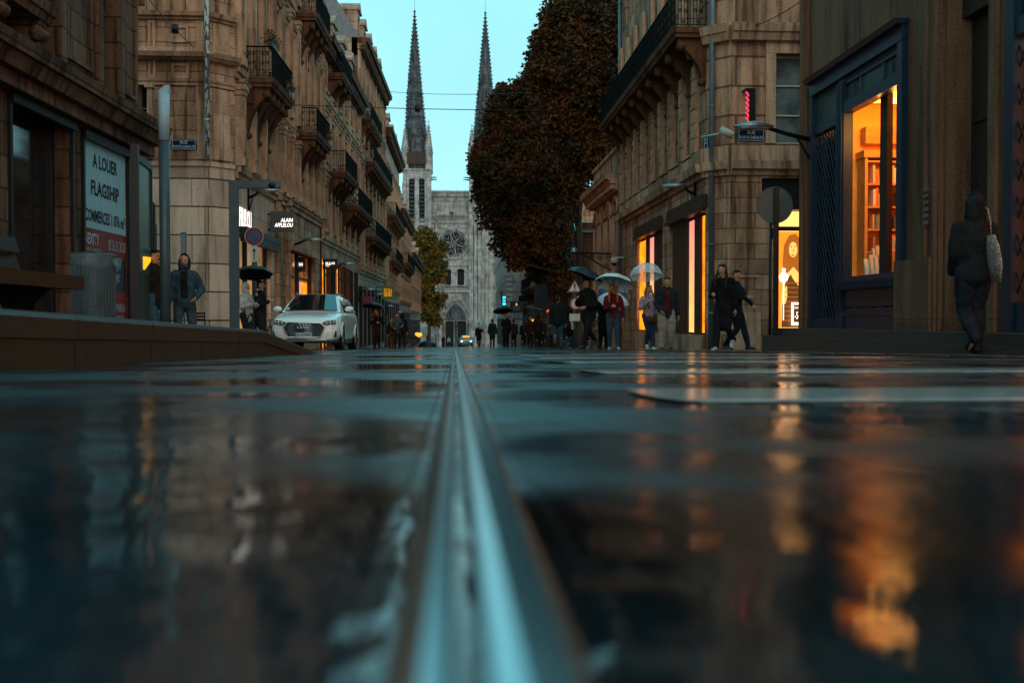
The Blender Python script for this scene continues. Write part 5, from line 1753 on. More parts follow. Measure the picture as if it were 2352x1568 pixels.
wire((XA(328, 20), 20, ZA(-10, 20)), tuple(W(446, 110, Dw - .1)), .05, .012, 'black wire slanting down to the pale corner building', knob=.55)
wire(tuple(W(1845, 0, 26)), tuple(W(1700, 70, DR - .1)), .1, .012, 'black wire slanting down to the wall with the red neon tube')

# ================================================================ wall lamps
def wall_lamp(fr, xh, yh, D, label, reach=1.6):
    """street lamp head on a slim arm: the head centre is at picture place (xh, yh), distance D"""
    h = W(xh, yh, D)
    u = (h - fr.o).dot(fr.U); d = (h - fr.o).dot(fr.N); z = h.z
    t = thing('wall_lamp', label, 'street lamp', fr.P(u, .05, z - .2), 'street lamps on wall arms')
    mb = MB(fr); mb.box(u - .05, u + .05, .003, .05, z - .75, z + .15); mb.build('mounting_plate', M['iron'], t)
    mb = MB(fr); mb.tube([(u, .05, z - .22), (u, d * .45, z - .12), (u, d - .25, z - .02)], [.045, .04, .035], 8); mb.tube([(u, .05, z - .6), (u, d * .3, z - .16)], .02, 6); mb.build('arm', M['iron'], t)
    mb = MB(fr)
    mb.smooth = True
    sec = []
    n = 10
    for i in range(n + 1):
        s_ = i / n
        ww_ = .17 * math.sin(PI * min(.98, max(.03, s_)) ** .9) ** .55
        hh = .11 * math.sin(PI * min(.97, max(.03, s_))) ** .7
        sec.append([(u + ww_ * math.cos(PI * k / 6), d - .35 + .75 * s_, z + hh * math.sin(PI * k / 6)) for k in range(7)])
    for i in range(n):
        for k in range(6): mb.face([sec[i][k], sec[i][k + 1], sec[i + 1][k + 1], sec[i + 1][k]])
    mb.build('lamp_head', M['zinc'], t)
    mb = MB(fr)
    mb.prism([(u + .15 * math.cos(2 * PI * k / 14), d + .02 + .33 * math.sin(2 * PI * k / 14)) for k in range(14)], z - .04, z - .003, axis='z')
    mb.build('glass_cover', M['pane_pale'], t)
    return t
wall_lamp(F2, 612, 438, 31.5, 'wall lamp behind the arm of the grey gantry')
wall_lamp(F2, 716, 551, 38.2, 'wall lamp above the shop with the struck out word')
wall_lamp(F2, 795, 606, 49.5, 'wall lamp right of the black sign with white capitals')
wall_lamp(F2, 846, 665, 60, 'wall lamp beside the dark red square sign')
wall_lamp(F2, 868, 676, 66, 'wall lamp just left of the green and amber sign')
wall_lamp(F3, 892, 703, 78, 'wall lamp below the green and amber sign')
wall_lamp(F3, 915, 717, 92, 'wall lamp farthest down the left row')
wall_lamp(F7, 1553, 428, 28.6, 'wall lamp over the right hand lit shop windows')
wall_lamp(F6, 1735, 292, 17.9, 'large wall lamp at the corner of the bookshop building, before the street name plate')
# ornate bracket lamp on the arched wing
h = W(1400, 577, 43.5)
t = thing('bracket_lamp', 'lamp on a scrolled wrought iron bracket by the arched wing', 'street lamp', F7.P(43.5, .02, h.z))
mb = MB(F7)
u_, z_ = 43.5, F7.z(1425, 577)
mb.tube([(u_, .0, z_), (u_, 1.9, z_ + .05)], .035, 6); mb.tube([(u_, .0, z_ - .75), (u_, .5, z_ - .55), (u_, 1.2, z_ - .12), (u_, 1.5, z_)], .03, 6)
for q in ((.25, -.2, .16), (.62, -.18, .13), (.95, -.13, .1), (.3, -.5, .1)): scroll(mb, (q[0], z_ + q[1]), q[2], lambda a, c: (u_, a, c), th=.016, n=14)
mb.build('bracket', M['iron'], t)
mb = MB(F7); mb.lathe([(.02, .22), (.10, .18), (.17, .05), (.18, 0), (.02, -.02)], (u_, 1.75, z_ + .06), 14); mb.build('lamp_head', M['zinc'], t)
# cctv camera, dome camera
t = thing('security_camera', 'white tube camera pointing down beside the right street name plate', 'camera', tuple(W(1668, 308, DR - .6)))
p = W(1668, 306, DR - .6)
mb = MB(); mb.tube([(p.x - .16, p.y, p.z + .10), (p.x + .16, p.y - .1, p.z - .09)], .105, 14); mb.build('housing', M['white_frame'], t)
mb = MB(); mb.tube([(p.x - .1, p.y, p.z), (p.x - .45, DR + .3, p.z + .05)], .03, 6); mb.build('bracket', M['white_frame'], t)
p = W(1411, 604, 41)
t = thing('dome_camera', 'pale dome camera on the pipe above the white umbrella', 'camera', tuple(p))
mb = MB(); mb.lathe([(.02, .22), (.16, .2), (.17, .06), (.12, 0)], tuple(p), 12); mb.box(p.x - .1, p.x + .5, p.y - .03, p.y + .03, p.z + .2, p.z + .26); mb.build('housing', M['white_frame'], t)
mb = MB(); mb.lathe([(.12, 0), (.09, -.08), (.01, -.13)], tuple(p), 12); mb.build('dome', M['pane'], t)

# ================================================================ left platform, bench, bin, poles, gantry, shelter
M['platform'] = plain('platform_granite', (0.022, 0.015, 0.012), 0.42, scale=30, var=.55, bump=.003)
mb = MB()
def prect(ya, yb, ha, hb, x0=-1.92, x1=-6.4):
    n = max(1, int(abs(yb - ya) / 1.2))
    for k in range(n):
        a = ya + (yb - ya) * k / n + .006; b = ya + (yb - ya) * (k + 1) / n - .006
        fa = ha + (hb - ha) * k / n; fb = ha + (hb - ha) * (k + 1) / n
        za_, zb_ = zg(a) + fa, zg(b) + fb
        xs = [x0 - .34, x0 - .01, x0]
        # rounded arris kerb block
        pr = [(x0, -.3), (x0, -.13), (x0 + .02, -.125), (x0 + .02, -.03), (x0 + .005, -.008), (x0 - .02, 0), (x0 - .36, 0), (x0 - .36, -.3)]
        for i in range(len(pr)):
            p, q = pr[i], pr[(i + 1) % len(pr)]
            mb.face([(p[0], a, za_ + p[1]), (q[0], a, za_ + q[1]), (q[0], b, zb_ + q[1]), (p[0], b, zb_ + p[1])])
        mb.face([(p[0], a, za_ + p[1]) for p in pr]); mb.face([(p[0], b, zb_ + p[1]) for p in pr])
        mb.face([(x0 - .37, a, za_ - .004), (x1, a, za_ - .004), (x1, b, zb_ - .004), (x0 - .37, b, zb_ - .004)])
prect(-2.4, 10.2, .265, .265)
prect(10.2, 14.3, .262, .0)
tag(mb.build('platform', M['platform']), kind='structure')
mb = MB()
for (a, b, h0, h1) in ((-2.4, 10.2, .265, .265), (10.2, 14.3, .262, 0)):
    mb.face([(-6.4, a, zg(a) + h0), (-6.4, b, zg(b) + h1), (-6.4, b, zg(b) - .1), (-6.4, a, zg(a) - .1)])
tag(mb.build('platform', M['platform']), kind='structure')
M['bench_mat'] = plain('bench_timber', (0.018, 0.010, 0.007), .4, scale=8, var=.4)
zp = lambda y: zg(y) + .262
t = thing('bench', 'dark timber bench with a broad back on the raised platform', 'bench', (-3.3, 7.4, zp(7.4)))
zs = zp(8.0) + .40
mb = MB()
for k in range(3): mb.box(-3.62 + k * .17, -3.62 + k * .17 + .155, 5.6, 8.62 - .0, zs - .05, zs + .012)
mb.box(-3.64, -3.10, 5.7, 8.55, zs - .10, zs - .052)
mb.build('seat', M['bench_mat'], t)
mb = MB()
for z0_, z1_ in ((.07, .195), (.205, .33)): mb.prism([(-3.66 , zs + z0_), (-3.60, zs + z0_), (-3.60 - (z1_ - z0_) * .3, zs + z1_), (-3.66 - (z1_ - z0_) * .3, zs + z1_)], 5.6, 8.5, axis='d')
mb.build('backrest', M['bench_mat'], t)
for y_ in (6.0, 7.9):
    mb = MB(); mb.prism([(-3.15, zs - .1), (-3.62, zs - .1), (-3.5, zs - .22), (-3.45, zp(y_)), (-3.30, zp(y_)), (-3.28, zs - .22)], y_, y_ + .10, axis='d'); mb.prism([(-3.62, zs - .1), (-3.55, zs - .1), (-3.68, zs + .30), (-3.73, zs + .30)], y_, y_ + .08, axis='d'); mb.build('leg', M['iron'], t)
# bin
bxx = XA(215, 10.0)
t = thing('litter_bin', 'round slatted metal litter bin lined with a clear plastic bag', 'litter bin', (bxx, 10.0, zp(10)))
hb_ = .745; rb = .20
mb = MB()
mb.lathe([(rb, hb_ - .03), (rb + .012, hb_ - .015), (rb, hb_), (rb - .02, hb_)], (bxx, 10, zp(10)), 28)
mb.lathe([(rb - .01, .03), (rb, .03), (rb, .07), (rb - .01, .07)], (bxx, 10, zp(10)), 28)
mb.build('rim', M['grey_metal'], t)
mb = MB()
for k in range(40):
    a = 2 * PI * k / 40
    ca, sa_ = math.cos(a), math.sin(a)
    mb.tube([(bxx + rb * ca, 10 + rb * sa_, zp(10) + .05), (bxx + rb * ca, 10 + rb * sa_, zp(10) + hb_ - .02)], .0065, 4, cap=False)
for j in range(14):
    mb.tube([(bxx + (rb - .005) * math.cos(2 * PI * k / 28), 10 + (rb - .005) * math.sin(2 * PI * k / 28), zp(10) + .1 + j * .045) for k in range(29)], .0035, 3, cap=False)
mb.build('cage', M['grey_metal'], t)
M['plastic'] = plain('plastic_bag', (.10, .16, .18), .15, alpha=.5, scale=14, bump=.01)
mb = MB(); 
prof = [(.17, .12), (.185, .3), (.18, .5), (.188, .62), (rb + .008, hb_ + .006), (rb + .018, hb_ - .04), (rb + .012, hb_ - .12)]
mb.lathe(prof, (bxx, 10, zp(10)), 36)
for i, v in enumerate(mb.v):
    n_ = noise.noise(v * 9) * .018; d_ = Vector((v.x - bxx, v.y - 10, 0)).normalized(); mb.v[i] = v + d_ * n_ + Vector((0, 0, n_))
mb.build('bag', M['plastic'], t)
mb = MB(); p = (bxx + rb + .03, 9.95, zp(10) + hb_ - .09); mb.tube([(p[0] - .04, p[1], p[2] + .05), p, (p[0] + .03, p[1], p[2] - .04), (p[0] + .01, p[1], p[2] - .10)], [.012, .035, .028, .008], 7); mb.build('bag_knot', M['plastic'], t)
# tall pole with luminous pale sleeve
Dp_ = 16
xq = XA(380, Dp_)
t = thing('tall_pole', 'tall blue grey pole with a pale frosted sleeve on top', 'pole', (xq, Dp_, zg(Dp_)))
mb = MB(); mb.tube([(xq, Dp_, zg(Dp_) - .1), (xq, Dp_, ZA(330, Dp_))], .082, 18); mb.build('post', M['grey_metal'], t)
M['frost'] = plain('frosted_sleeve', (.30, .45, .52), .3, var=.12)
mb = MB(); mb.tube([(xq, Dp_, ZA(330, Dp_)), (xq, Dp_, ZA(222, Dp_))], .088, 18)
mb.prism([(xq - .088, ZA(222, Dp_)), (xq + .088, ZA(222, Dp_)), (xq + .088, ZA(205, Dp_)), (xq + .02, ZA(207, Dp_))], Dp_ - .05, Dp_ + .05, axis='d')
mb.build('sleeve', M['frost'], t)
# L shaped gantry
Dq = 20.2
x0, x1, xe = XA(527, Dq), XA(546.5, Dq), XA(643, Dq)
t = thing('gantry', 'grey square section gantry bent at a right angle with a small dome camera', 'gantry', ((x0 + x1) / 2, Dq, zg(Dq)))
wq = x1 - x0
mb = MB(); mb.box(x0, x1, Dq, Dq + wq, zg(Dq) - .1, ZA(435, Dq)); mb.build('post', M['grey_metal'], t)
mb = MB(); mb.prism([(x0, ZA(435, Dq)), (xe - .02, ZA(434, Dq)), (xe, ZA(432, Dq)), (xe, ZA(420, Dq)), (xe - .03, ZA(418, Dq)), (x0, ZA(418, Dq))], Dq, Dq + wq, axis='d'); mb.build('arm', M['grey_metal'], t)
p = W(624, 426, Dq - .03)
mb = MB(); mb.lathe([(.055, .05), (.07, 0), (.06, -.03), (.035, -.06), (.001, -.07)], tuple(p), 14, axis='d'); mb.build('dome_camera', M['black'], t)
# shelter with timetable
Ds = 17.2
t = thing('info_panel', 'tall glazed timetable panel with a green map standing by the shop wall', 'information panel', (XA(327, Ds), Ds, zg(Ds)))
FS = Frame((XA(312, Ds), Ds), (.35, 1), (1, -.35))
L_ = 1.45
zt_ = ZA(352, Ds); zb_ = zg(Ds) - .05
FS = Frame((XA(311, 16.6), 16.6), (XA(346, 17.9) - XA(311, 16.6), 1.3), (1.3, -(XA(346, 17.9) - XA(311, 16.6))))
L_ = Vector((XA(346, 17.9) - XA(311, 16.6), 1.3)).length
mb = MB(FS); mb.box(0, .10, -.06, .06, zb_, zt_); mb.box(L_ - .06, L_, -.05, .05, zb_, zt_ - .15); mb.box(.1, L_ - .06, -.05, .05, zt_ - .25, zt_ - .15); mb.box(.1, L_ - .06, -.05, .05, zb_, zb_ + .15); mb.build('frame', M['black'], t)
M['map_green'] = plain('map_sheet', (.10, .14, .11), .3, var=.4, scale=3)
M['map_blue'] = plain('map_header', (.02, .10, .13), .3)
M['map_dark'] = plain('map_lower', (.05, .06, .04), .3, var=.5, scale=2)
h_ = zt_ - zb_
mb = MB(FS); mb.box(.101, L_ - .061, -.02, .02, zb_ + h_ * .52, zb_ + h_ * .93); mb.build('map', M['map_green'], t)
mb = MB(FS); mb.box(.101, L_ - .061, -.02, .021, zb_ + h_ * .40, zb_ + h_ * .519); mb.build('header', M['map_blue'], t)
mb = MB(FS); mb.box(.101, L_ - .061, -.02, .02, zb_ + .16, zb_ + h_ * .399); mb.build('lower_sheet', M['map_dark'], t)
a_ = FS.u(329) ; mb = MB(FS); mb.prism([(L_ * .42, FS.z(329, 590)), (L_ - .07, FS.z(343, 591)), (L_ - .08, FS.z(343, 600)), (L_ * .52, FS.z(332, 620)), (L_ * .43, FS.z(329, 620))], .021, .026, axis='d'); mb.build('lit_notice', emis('lit_notice', (1.0, .42, .01), 1.3), t)
# thin posts by the corner
for (x_, y0_, D_, w_, lab) in ((349, 472, 18.2, .10, 'slim black post right of the timetable panel'), (356, 520, 19.0, .06, 'thinner black post just beside the slim black post')):
    o = MB(); xx = XA(x_, D_); o.box(xx - w_ / 2, xx + w_ / 2, D_, D_ + w_, zg(D_) - .05, ZA(y0_, D_)); o.lathe([(w_ * .55, 0), (w_ * .3, .04), (.002, .05)], (xx, D_ + w_ / 2, ZA(y0_, D_)), 8); q = o.build('post', M['black']); q.name = 'slim_post'; tag(q, lab, 'post')
# blue notice board beside the hooded man
t = thing('notice_board', 'small upright blue board behind the hooded man', 'sign', (XA(421, 23), 23, zg(23)))
mb = MB(); mb.box(XA(416, 23), XA(428, 23), 23, 23.04, ZA(612, 23), ZA(537, 23)); mb.build('board', M['map_blue'], t)
mb = MB(); mb.box(XA(420.5, 23), XA(423, 23), 23.04, 23.08, zg(23), ZA(612, 23) + .3); mb.build('post', M['grey_metal'], t)
mb = MB()
for k in range(3): mb.box(XA(418 + k * 3.3, 23), XA(419.3 + k * 3.3, 23), 22.992, 22.999, ZA(608, 23), ZA(541, 23))
mb.build('stripe', M['ink_light'], t)
# traffic signs
def disc(mb, c, r_, d0, d1, n=28):
    mb.prism([(c[0] + r_ * math.cos(2 * PI * k / n), c[1] + r_ * math.sin(2 * PI * k / n)) for k in range(n)], d0, d1, axis='d')
M['sign_rim'] = plain('sign_red_enamel', (.22, .02, .015), .3)
M['sign_bl'] = plain('sign_blue_enamel', (.02, .10, .22), .3)
M['sign_wh'] = plain('sign_white_enamel', (.50, .54, .52), .35)
Dn = 26.5
c = (XA(584.5, Dn), ZA(545, Dn))
t = thing('no_parking_sign', 'round blue and red no parking sign with an arrow plate below', 'traffic sign', (c[0], Dn, zg(Dn)))
mb = MB(); mb.tube([(c[0], Dn + .06, zg(Dn)), (c[0], Dn + .06, c[1] + .2)], .03, 8); mb.build('post', M['grey_metal'], t)
mb = MB(); disc(mb, c, .245, Dn, Dn + .02); mb.build('disc', M['sign_wh'], t)
mb = MB(); disc(mb, c, .232, Dn - .003, Dn - .001); mb.prism([(c[0] - .16, c[1] + .13), (c[0] - .13, c[1] + .16), (c[0] + .16, c[1] - .13), (c[0] + .13, c[1] - .16)], Dn - .009, Dn - .0065, axis='d'); mb.build('red_ring', M['sign_rim'], t)
mb = MB(); disc(mb, c, .165, Dn - .006, Dn - .004); mb.build('blue_field', M['sign_bl'], t)
mb = MB(); mb.box(c[0] - .09, c[0] + .09, Dn, Dn + .015, ZA(603, Dn), ZA(567, Dn)); mb.build('plate', M['sign_wh'], t)
zm = (ZA(603, Dn) + ZA(567, Dn)) / 2
mb = MB(); mb.box(c[0] - .012, c[0] + .012, Dn - .004, Dn - .001, zm - .14, zm + .10); mb.prism([(c[0] - .06, zm + .05), (c[0], zm + .15), (c[0] + .06, zm + .05), (c[0], zm + .085)], Dn - .005, Dn - .0015, axis='d'); mb.build('arrow', M['ink'], t)
Dt = 17.9
c = (XA(1780, Dt), ZA(465.5, Dt))
t = thing('round_sign', 'back of a round traffic sign on a tall dark post at the right kerb', 'traffic sign', (c[0], Dt, zg(Dt)))
mb = MB(); disc(mb, c, .325, Dt + .03, Dt + .045, 36); mb.build('disc', M['grey_metal'], t)
mb = MB(); mb.tube([(c[0] + .325 * math.cos(2 * PI * k / 36), Dt + .037, c[1] + .325 * math.sin(2 * PI * k / 36)) for k in range(37)], .012, 6); mb.build('rim', M['grey_metal'], t)
mb = MB(); mb.box(c[0] - .03, c[0] + .05, Dt - .05, Dt + .029, zg(Dt) - .1, c[1] + .30); mb.build('post', M['black'], t)
o = MB(); xx = XA(1769, 19.2); o.tube([(xx, 19.2, zg(19.2) - .1), (xx, 19.2, ZA(508, 19.2))], .03, 8); o.box(xx - .02, xx + .1, 19.17, 19.23, ZA(512, 19.2), ZA(508, 19.2)); o.box(xx + .04, xx + .12, 19.15, 19.25, ZA(545, 19.2), ZA(520, 19.2)); tag(o.build('thin_post', M['black']), 'thin dark post just behind the round traffic sign', 'post')
# warning signs on the wall post behind the black umbrella
Dm = 30
t = thing('warning_sign', 'red bordered warning triangle above a round sign, behind the man with the black umbrella', 'traffic sign', (XA(1321, Dm), Dm, zg(Dm)))
c = (XA(1320, Dm), ZA(660, Dm))
mb = MB(); mb.tube([(c[0], Dm + .05, zg(Dm)), (c[0], Dm + .05, c[1] + .2)], .03, 8); mb.build('post', M['grey_metal'], t)
tri = lambda s_: [(c[0] - s_, c[1] - s_ * .62), (c[0] + s_, c[1] - s_ * .62), (c[0], c[1] + s_ * 1.05)]
mb = MB(); mb.prism(tri(.25), Dm, Dm + .02, axis='d'); mb.build('triangle', M['sign_rim'], t)
mb = MB(); mb.prism(tri(.18), Dm - .004, Dm - .001, axis='d'); mb.build('field', M['sign_wh'], t)
mb = MB(); mb.prism([(c[0] - .03, c[1] + .12), (c[0] + .03, c[1] + .12), (c[0] + .012, c[1] - .04), (c[0] - .012, c[1] - .04)], Dm - .008, Dm - .005, axis='d'); disc(mb, (c[0], c[1] - .08), .022, Dm - .008, Dm - .005, 10); mb.build('exclamation_mark', M['ink'], t)
c2 = (c[0] + .04, ZA(697, Dm))
mb = MB(); disc(mb, c2, .21, Dm, Dm + .02); mb.build('disc', M['sign_rim'], t)
mb = MB(); disc(mb, c2, .155, Dm - .004, Dm - .001); mb.build('field', M['sign_wh'], t)
mb = MB(); mb.box(c2[0] - .02, c2[0] + .02, Dm - .008, Dm - .005, c2[1] - .1, c2[1] + .1); mb.box(c2[0] + .04, c2[0] + .06, Dm - .008, Dm - .005, c2[1] - .1, c2[1] + .06); mb.build('symbol', M['ink'], t)
mb = MB(); mb.box(c2[0] - .2, c2[0] + .12, Dm, Dm + .015, ZA(737, Dm), ZA(720, Dm)); mb.build('plate', M['sign_wh'], t)
# small lit sign far right, orange display, blue vertical, window-pane sign
M['amber_lit'] = emis('amber_lit', (1.0, .28, .02), 2.2)
Da = 66
t = thing('lit_sign', 'long low glowing amber display board beyond the walkers', 'lit sign', (XA(1232, Da), Da, zg(Da)))
a, b, c, e = XA(1217, Da), XA(1247, Da), ZA(745, Da), ZA(733, Da)
mb = MB(); mb.box(a - .05, b + .05, Da, Da + .2, c - .06, e + .06); mb.box(a, a + .08, Da + .05, Da + .15, zg(Da), c - .06); mb.box(b - .08, b, Da + .05, Da + .15, zg(Da), c - .06); mb.build('housing', M['black'], t)
for (q0, q1) in ((0, .12), (.18, .30), (.33, .46), (.50, .66), (.72, .82), (.86, 1.0)):
    mb = MB(); mb.box(a + (b - a) * q0, a + (b - a) * q1, Da - .02, Da - .001, c, e); mb.build('character', M['amber_lit'], t)
for (x0q, y0q, x1q, y1q, D_, lab) in ((1205, 704, 1245, 711, 60, 'upper slanting awning rail behind the walkers'), (1178, 731, 1230, 736, 70, 'lower awning rail left of the amber display')):
    o = MB(); o.tube([tuple(W(x0q, y0q, D_)), tuple(W(x1q, y1q, D_))], .05, 6); o.tube([tuple(W(x1q, y1q, D_)), tuple(W(x1q, y1q + 12, D_ + 2.5))], .03, 5); tag(o.build('awning_rail', M['grey_metal']), lab, 'awning')
t = thing('signal_lamp', 'small glowing red signal lamp above the walkers', 'lamp', tuple(W(1259, 715, 60)))
o = MB()
p = W(1259, 715, 60)
o.lathe([(.01, -.10), (.09, -.05), (.09, .05), (.01, .10)], tuple(p), 10); o.build('lens', emis('signal_red', (1.0, .07, .02), 1.4), t); o = MB(); o.tube([(p.x, p.y + .1, p.z), (p.x, p.y + .1, zg(60))], .03, 6); o.build('post', M['black'], t)
t = thing('window_sign', 'black hanging sign with a grid of small blue and orange panes', 'shop sign', tuple(W(1185, 705, 80)))
a, b, c, e = XA(1172, 80), XA(1202, 80), ZA(718, 80), ZA(692, 80)
mb = MB(); mb.box(a, b, 80, 80.15, c, e); mb.build('panel', M['black'], t)
for i in range(3):
    for j in range(3):
        if i == 2 and j != 1: continue
        mb = MB(); w_ = (b - a) * .13; x_ = a + (b - a) * (.25 + .16 * j); z_ = c + (e - c) * (.2 + .22 * i); mb.box(x_, x_ + w_, 79.98, 79.999, z_, z_ + .18); mb.build('pane', emis('pane_a', (1, .3, .03), 1.0) if i == 2 else M['map_blue'], t)
t = thing('neon_number', 'small upright glowing blue sign above the dark umbrella', 'neon sign', tuple(W(1158, 690, 95)))
p = W(1153, 701, 95); q = W(1163, 680, 95)
mb = MB(); mb.box(p.x, q.x, 95, 95.1, p.z, q.z); mb.build('panel', M['black'], t)
text_mesh('8\nS\n8', (q.x - p.x) * .8, (q.z - p.z) * .95, 'lettering', emis('neon_blue', (.05, .8, 1.0), 2.5), t, Frame((0, 95), (1, 0), (0, -1)), (p.x + q.x) / 2, .02, (p.z + q.z) / 2)
t = thing('taxi_sign', 'glowing amber slanted light at the end of the left row', 'lit sign', tuple(W(962, 768, 100)))
p = W(962, 768, 100); mb = MB(); mb.tube([(p.x - .35, p.y, p.z + .1), (p.x, p.y, p.z - .05), (p.x + .3, p.y, p.z)], [.12, .22, .15], 8); mb.build('lamp', M['amber_lit'], t)
mb = MB(); mb.tube([(p.x - .35, p.y, p.z + .1), (p.x - 1.0, p.y, p.z - .2)], .05, 6); mb.box(p.x - .9, p.x - .1, p.y, p.y + .1, p.z - .45, p.z - .25); mb.build('bracket', M['black'], t)
# ================================================================ people
TMP = bpy.data.scenes.new('workbench')
def blob_mesh(prims, voxel, smooth_n=4, noise_a=0.0, noise_s=10, matf=None):
    """prims: list of (points, radii, side) tubes with round ends, melted into one closed skin"""
    mb = MB()
    for pr in prims:
        pts, rad = [Vector(p) for p in pr[0]], list(pr[1])
        side = pr[2] if len(pr) > 2 else None
        def rr(q): return q if isinstance(q, tuple) else (q, q)
        # rounded ends
        t0 = (pts[0] - pts[1]).normalized(); t1 = (pts[-1] - pts[-2]).normalized()
        a, b = rr(rad[0]), rr(rad[-1])
        A, B = [], []
        for k in (3, 2, 1):
            an = k * PI / 2 / 3.4
            A.append((pts[0] + t0 * min(a) * math.sin(an), (a[0] * math.cos(an), a[1] * math.cos(an))))
            B.insert(0, (pts[-1] + t1 * min(b) * math.sin(an), (b[0] * math.cos(an), b[1] * math.cos(an))))
        P = [x[0] for x in A] + pts + [x[0] for x in B]
        Q = [x[1] for x in A] + [rr(q) for q in rad] + [x[1] for x in B]
        mb.tube([tuple(p) for p in P], Q, 12, side=side)
    me = bpy.data.meshes.new('skin_tmp')
    me.from_pydata([tuple(v) for v in mb.v], [], mb.f)
    o = bpy.data.objects.new('skin_tmp', me); TMP.collection.objects.link(o)
    bmx = bmesh.new(); bmx.from_mesh(me); bmesh.ops.recalc_face_normals(bmx, faces=bmx.faces); bmx.to_mesh(me); bmx.free()
    m = o.modifiers.new('r', 'REMESH'); m.mode = 'VOXEL'; m.voxel_size = voxel; m.use_smooth_shade = True
    if smooth_n:
        s_ = o.modifiers.new('s', 'SMOOTH'); s_.iterations = smooth_n; s_.factor = .5
    vl = TMP.view_layers[0]; vl.update(); dg = vl.depsgraph
    out = bpy.data.meshes.new_from_object(o.evaluated_get(dg))
    bpy.data.objects.remove(o); bpy.data.meshes.remove(me)
    if noise_a:
        for v in out.vertices:
            n_ = noise.noise(Vector((v.co.x * noise_s, v.co.y * noise_s, v.co.z * noise_s * .55)))
            n_ += .5 * noise.noise(v.co * noise_s * 2.3)
            v.co += v.normal * n_ * noise_a
    return out
def add_mesh(me, name, mats, parent, matf=None):
    me.name = name
    me.materials.clear()
    for m in mats: me.materials.append(m)
    if matf:
        for p in me.polygons: p.material_index = matf(p.center)
    o = bpy.data.objects.new(name, me); C.objects.link(o); o.parent = parent
    return o
def ik(a, b, l1, l2, hint):
    a, b = Vector(a), Vector(b)
    d = b - a
    L = min(d.length, (l1 + l2) * .999)
    d.normalize(); b = a + d * L
    x = (l1 * l1 - l2 * l2 + L * L) / (2 * L)
    h = math.sqrt(max(0, l1 * l1 - x * x))
    hv = Vector(hint); hv = (hv - d * hv.dot(d)).normalized()
    return a + d * x + hv * h, b
CM_ = {}
def cloth(c, rough=.85, spec=.08):
    k = (c, rough)
    if k not in CM_: CM_[k] = plain('cloth_%d' % len(CM_), c, rough, var=.45, scale=9, spec=spec, bump=.010)
    return CM_[k]
SKIN = plain('skin', (.50, .23, .13), .5, var=.08)
LIP = plain('lips', (.30, .08, .06), .5)
EYE = plain('eyes', (.02, .012, .01), .3)
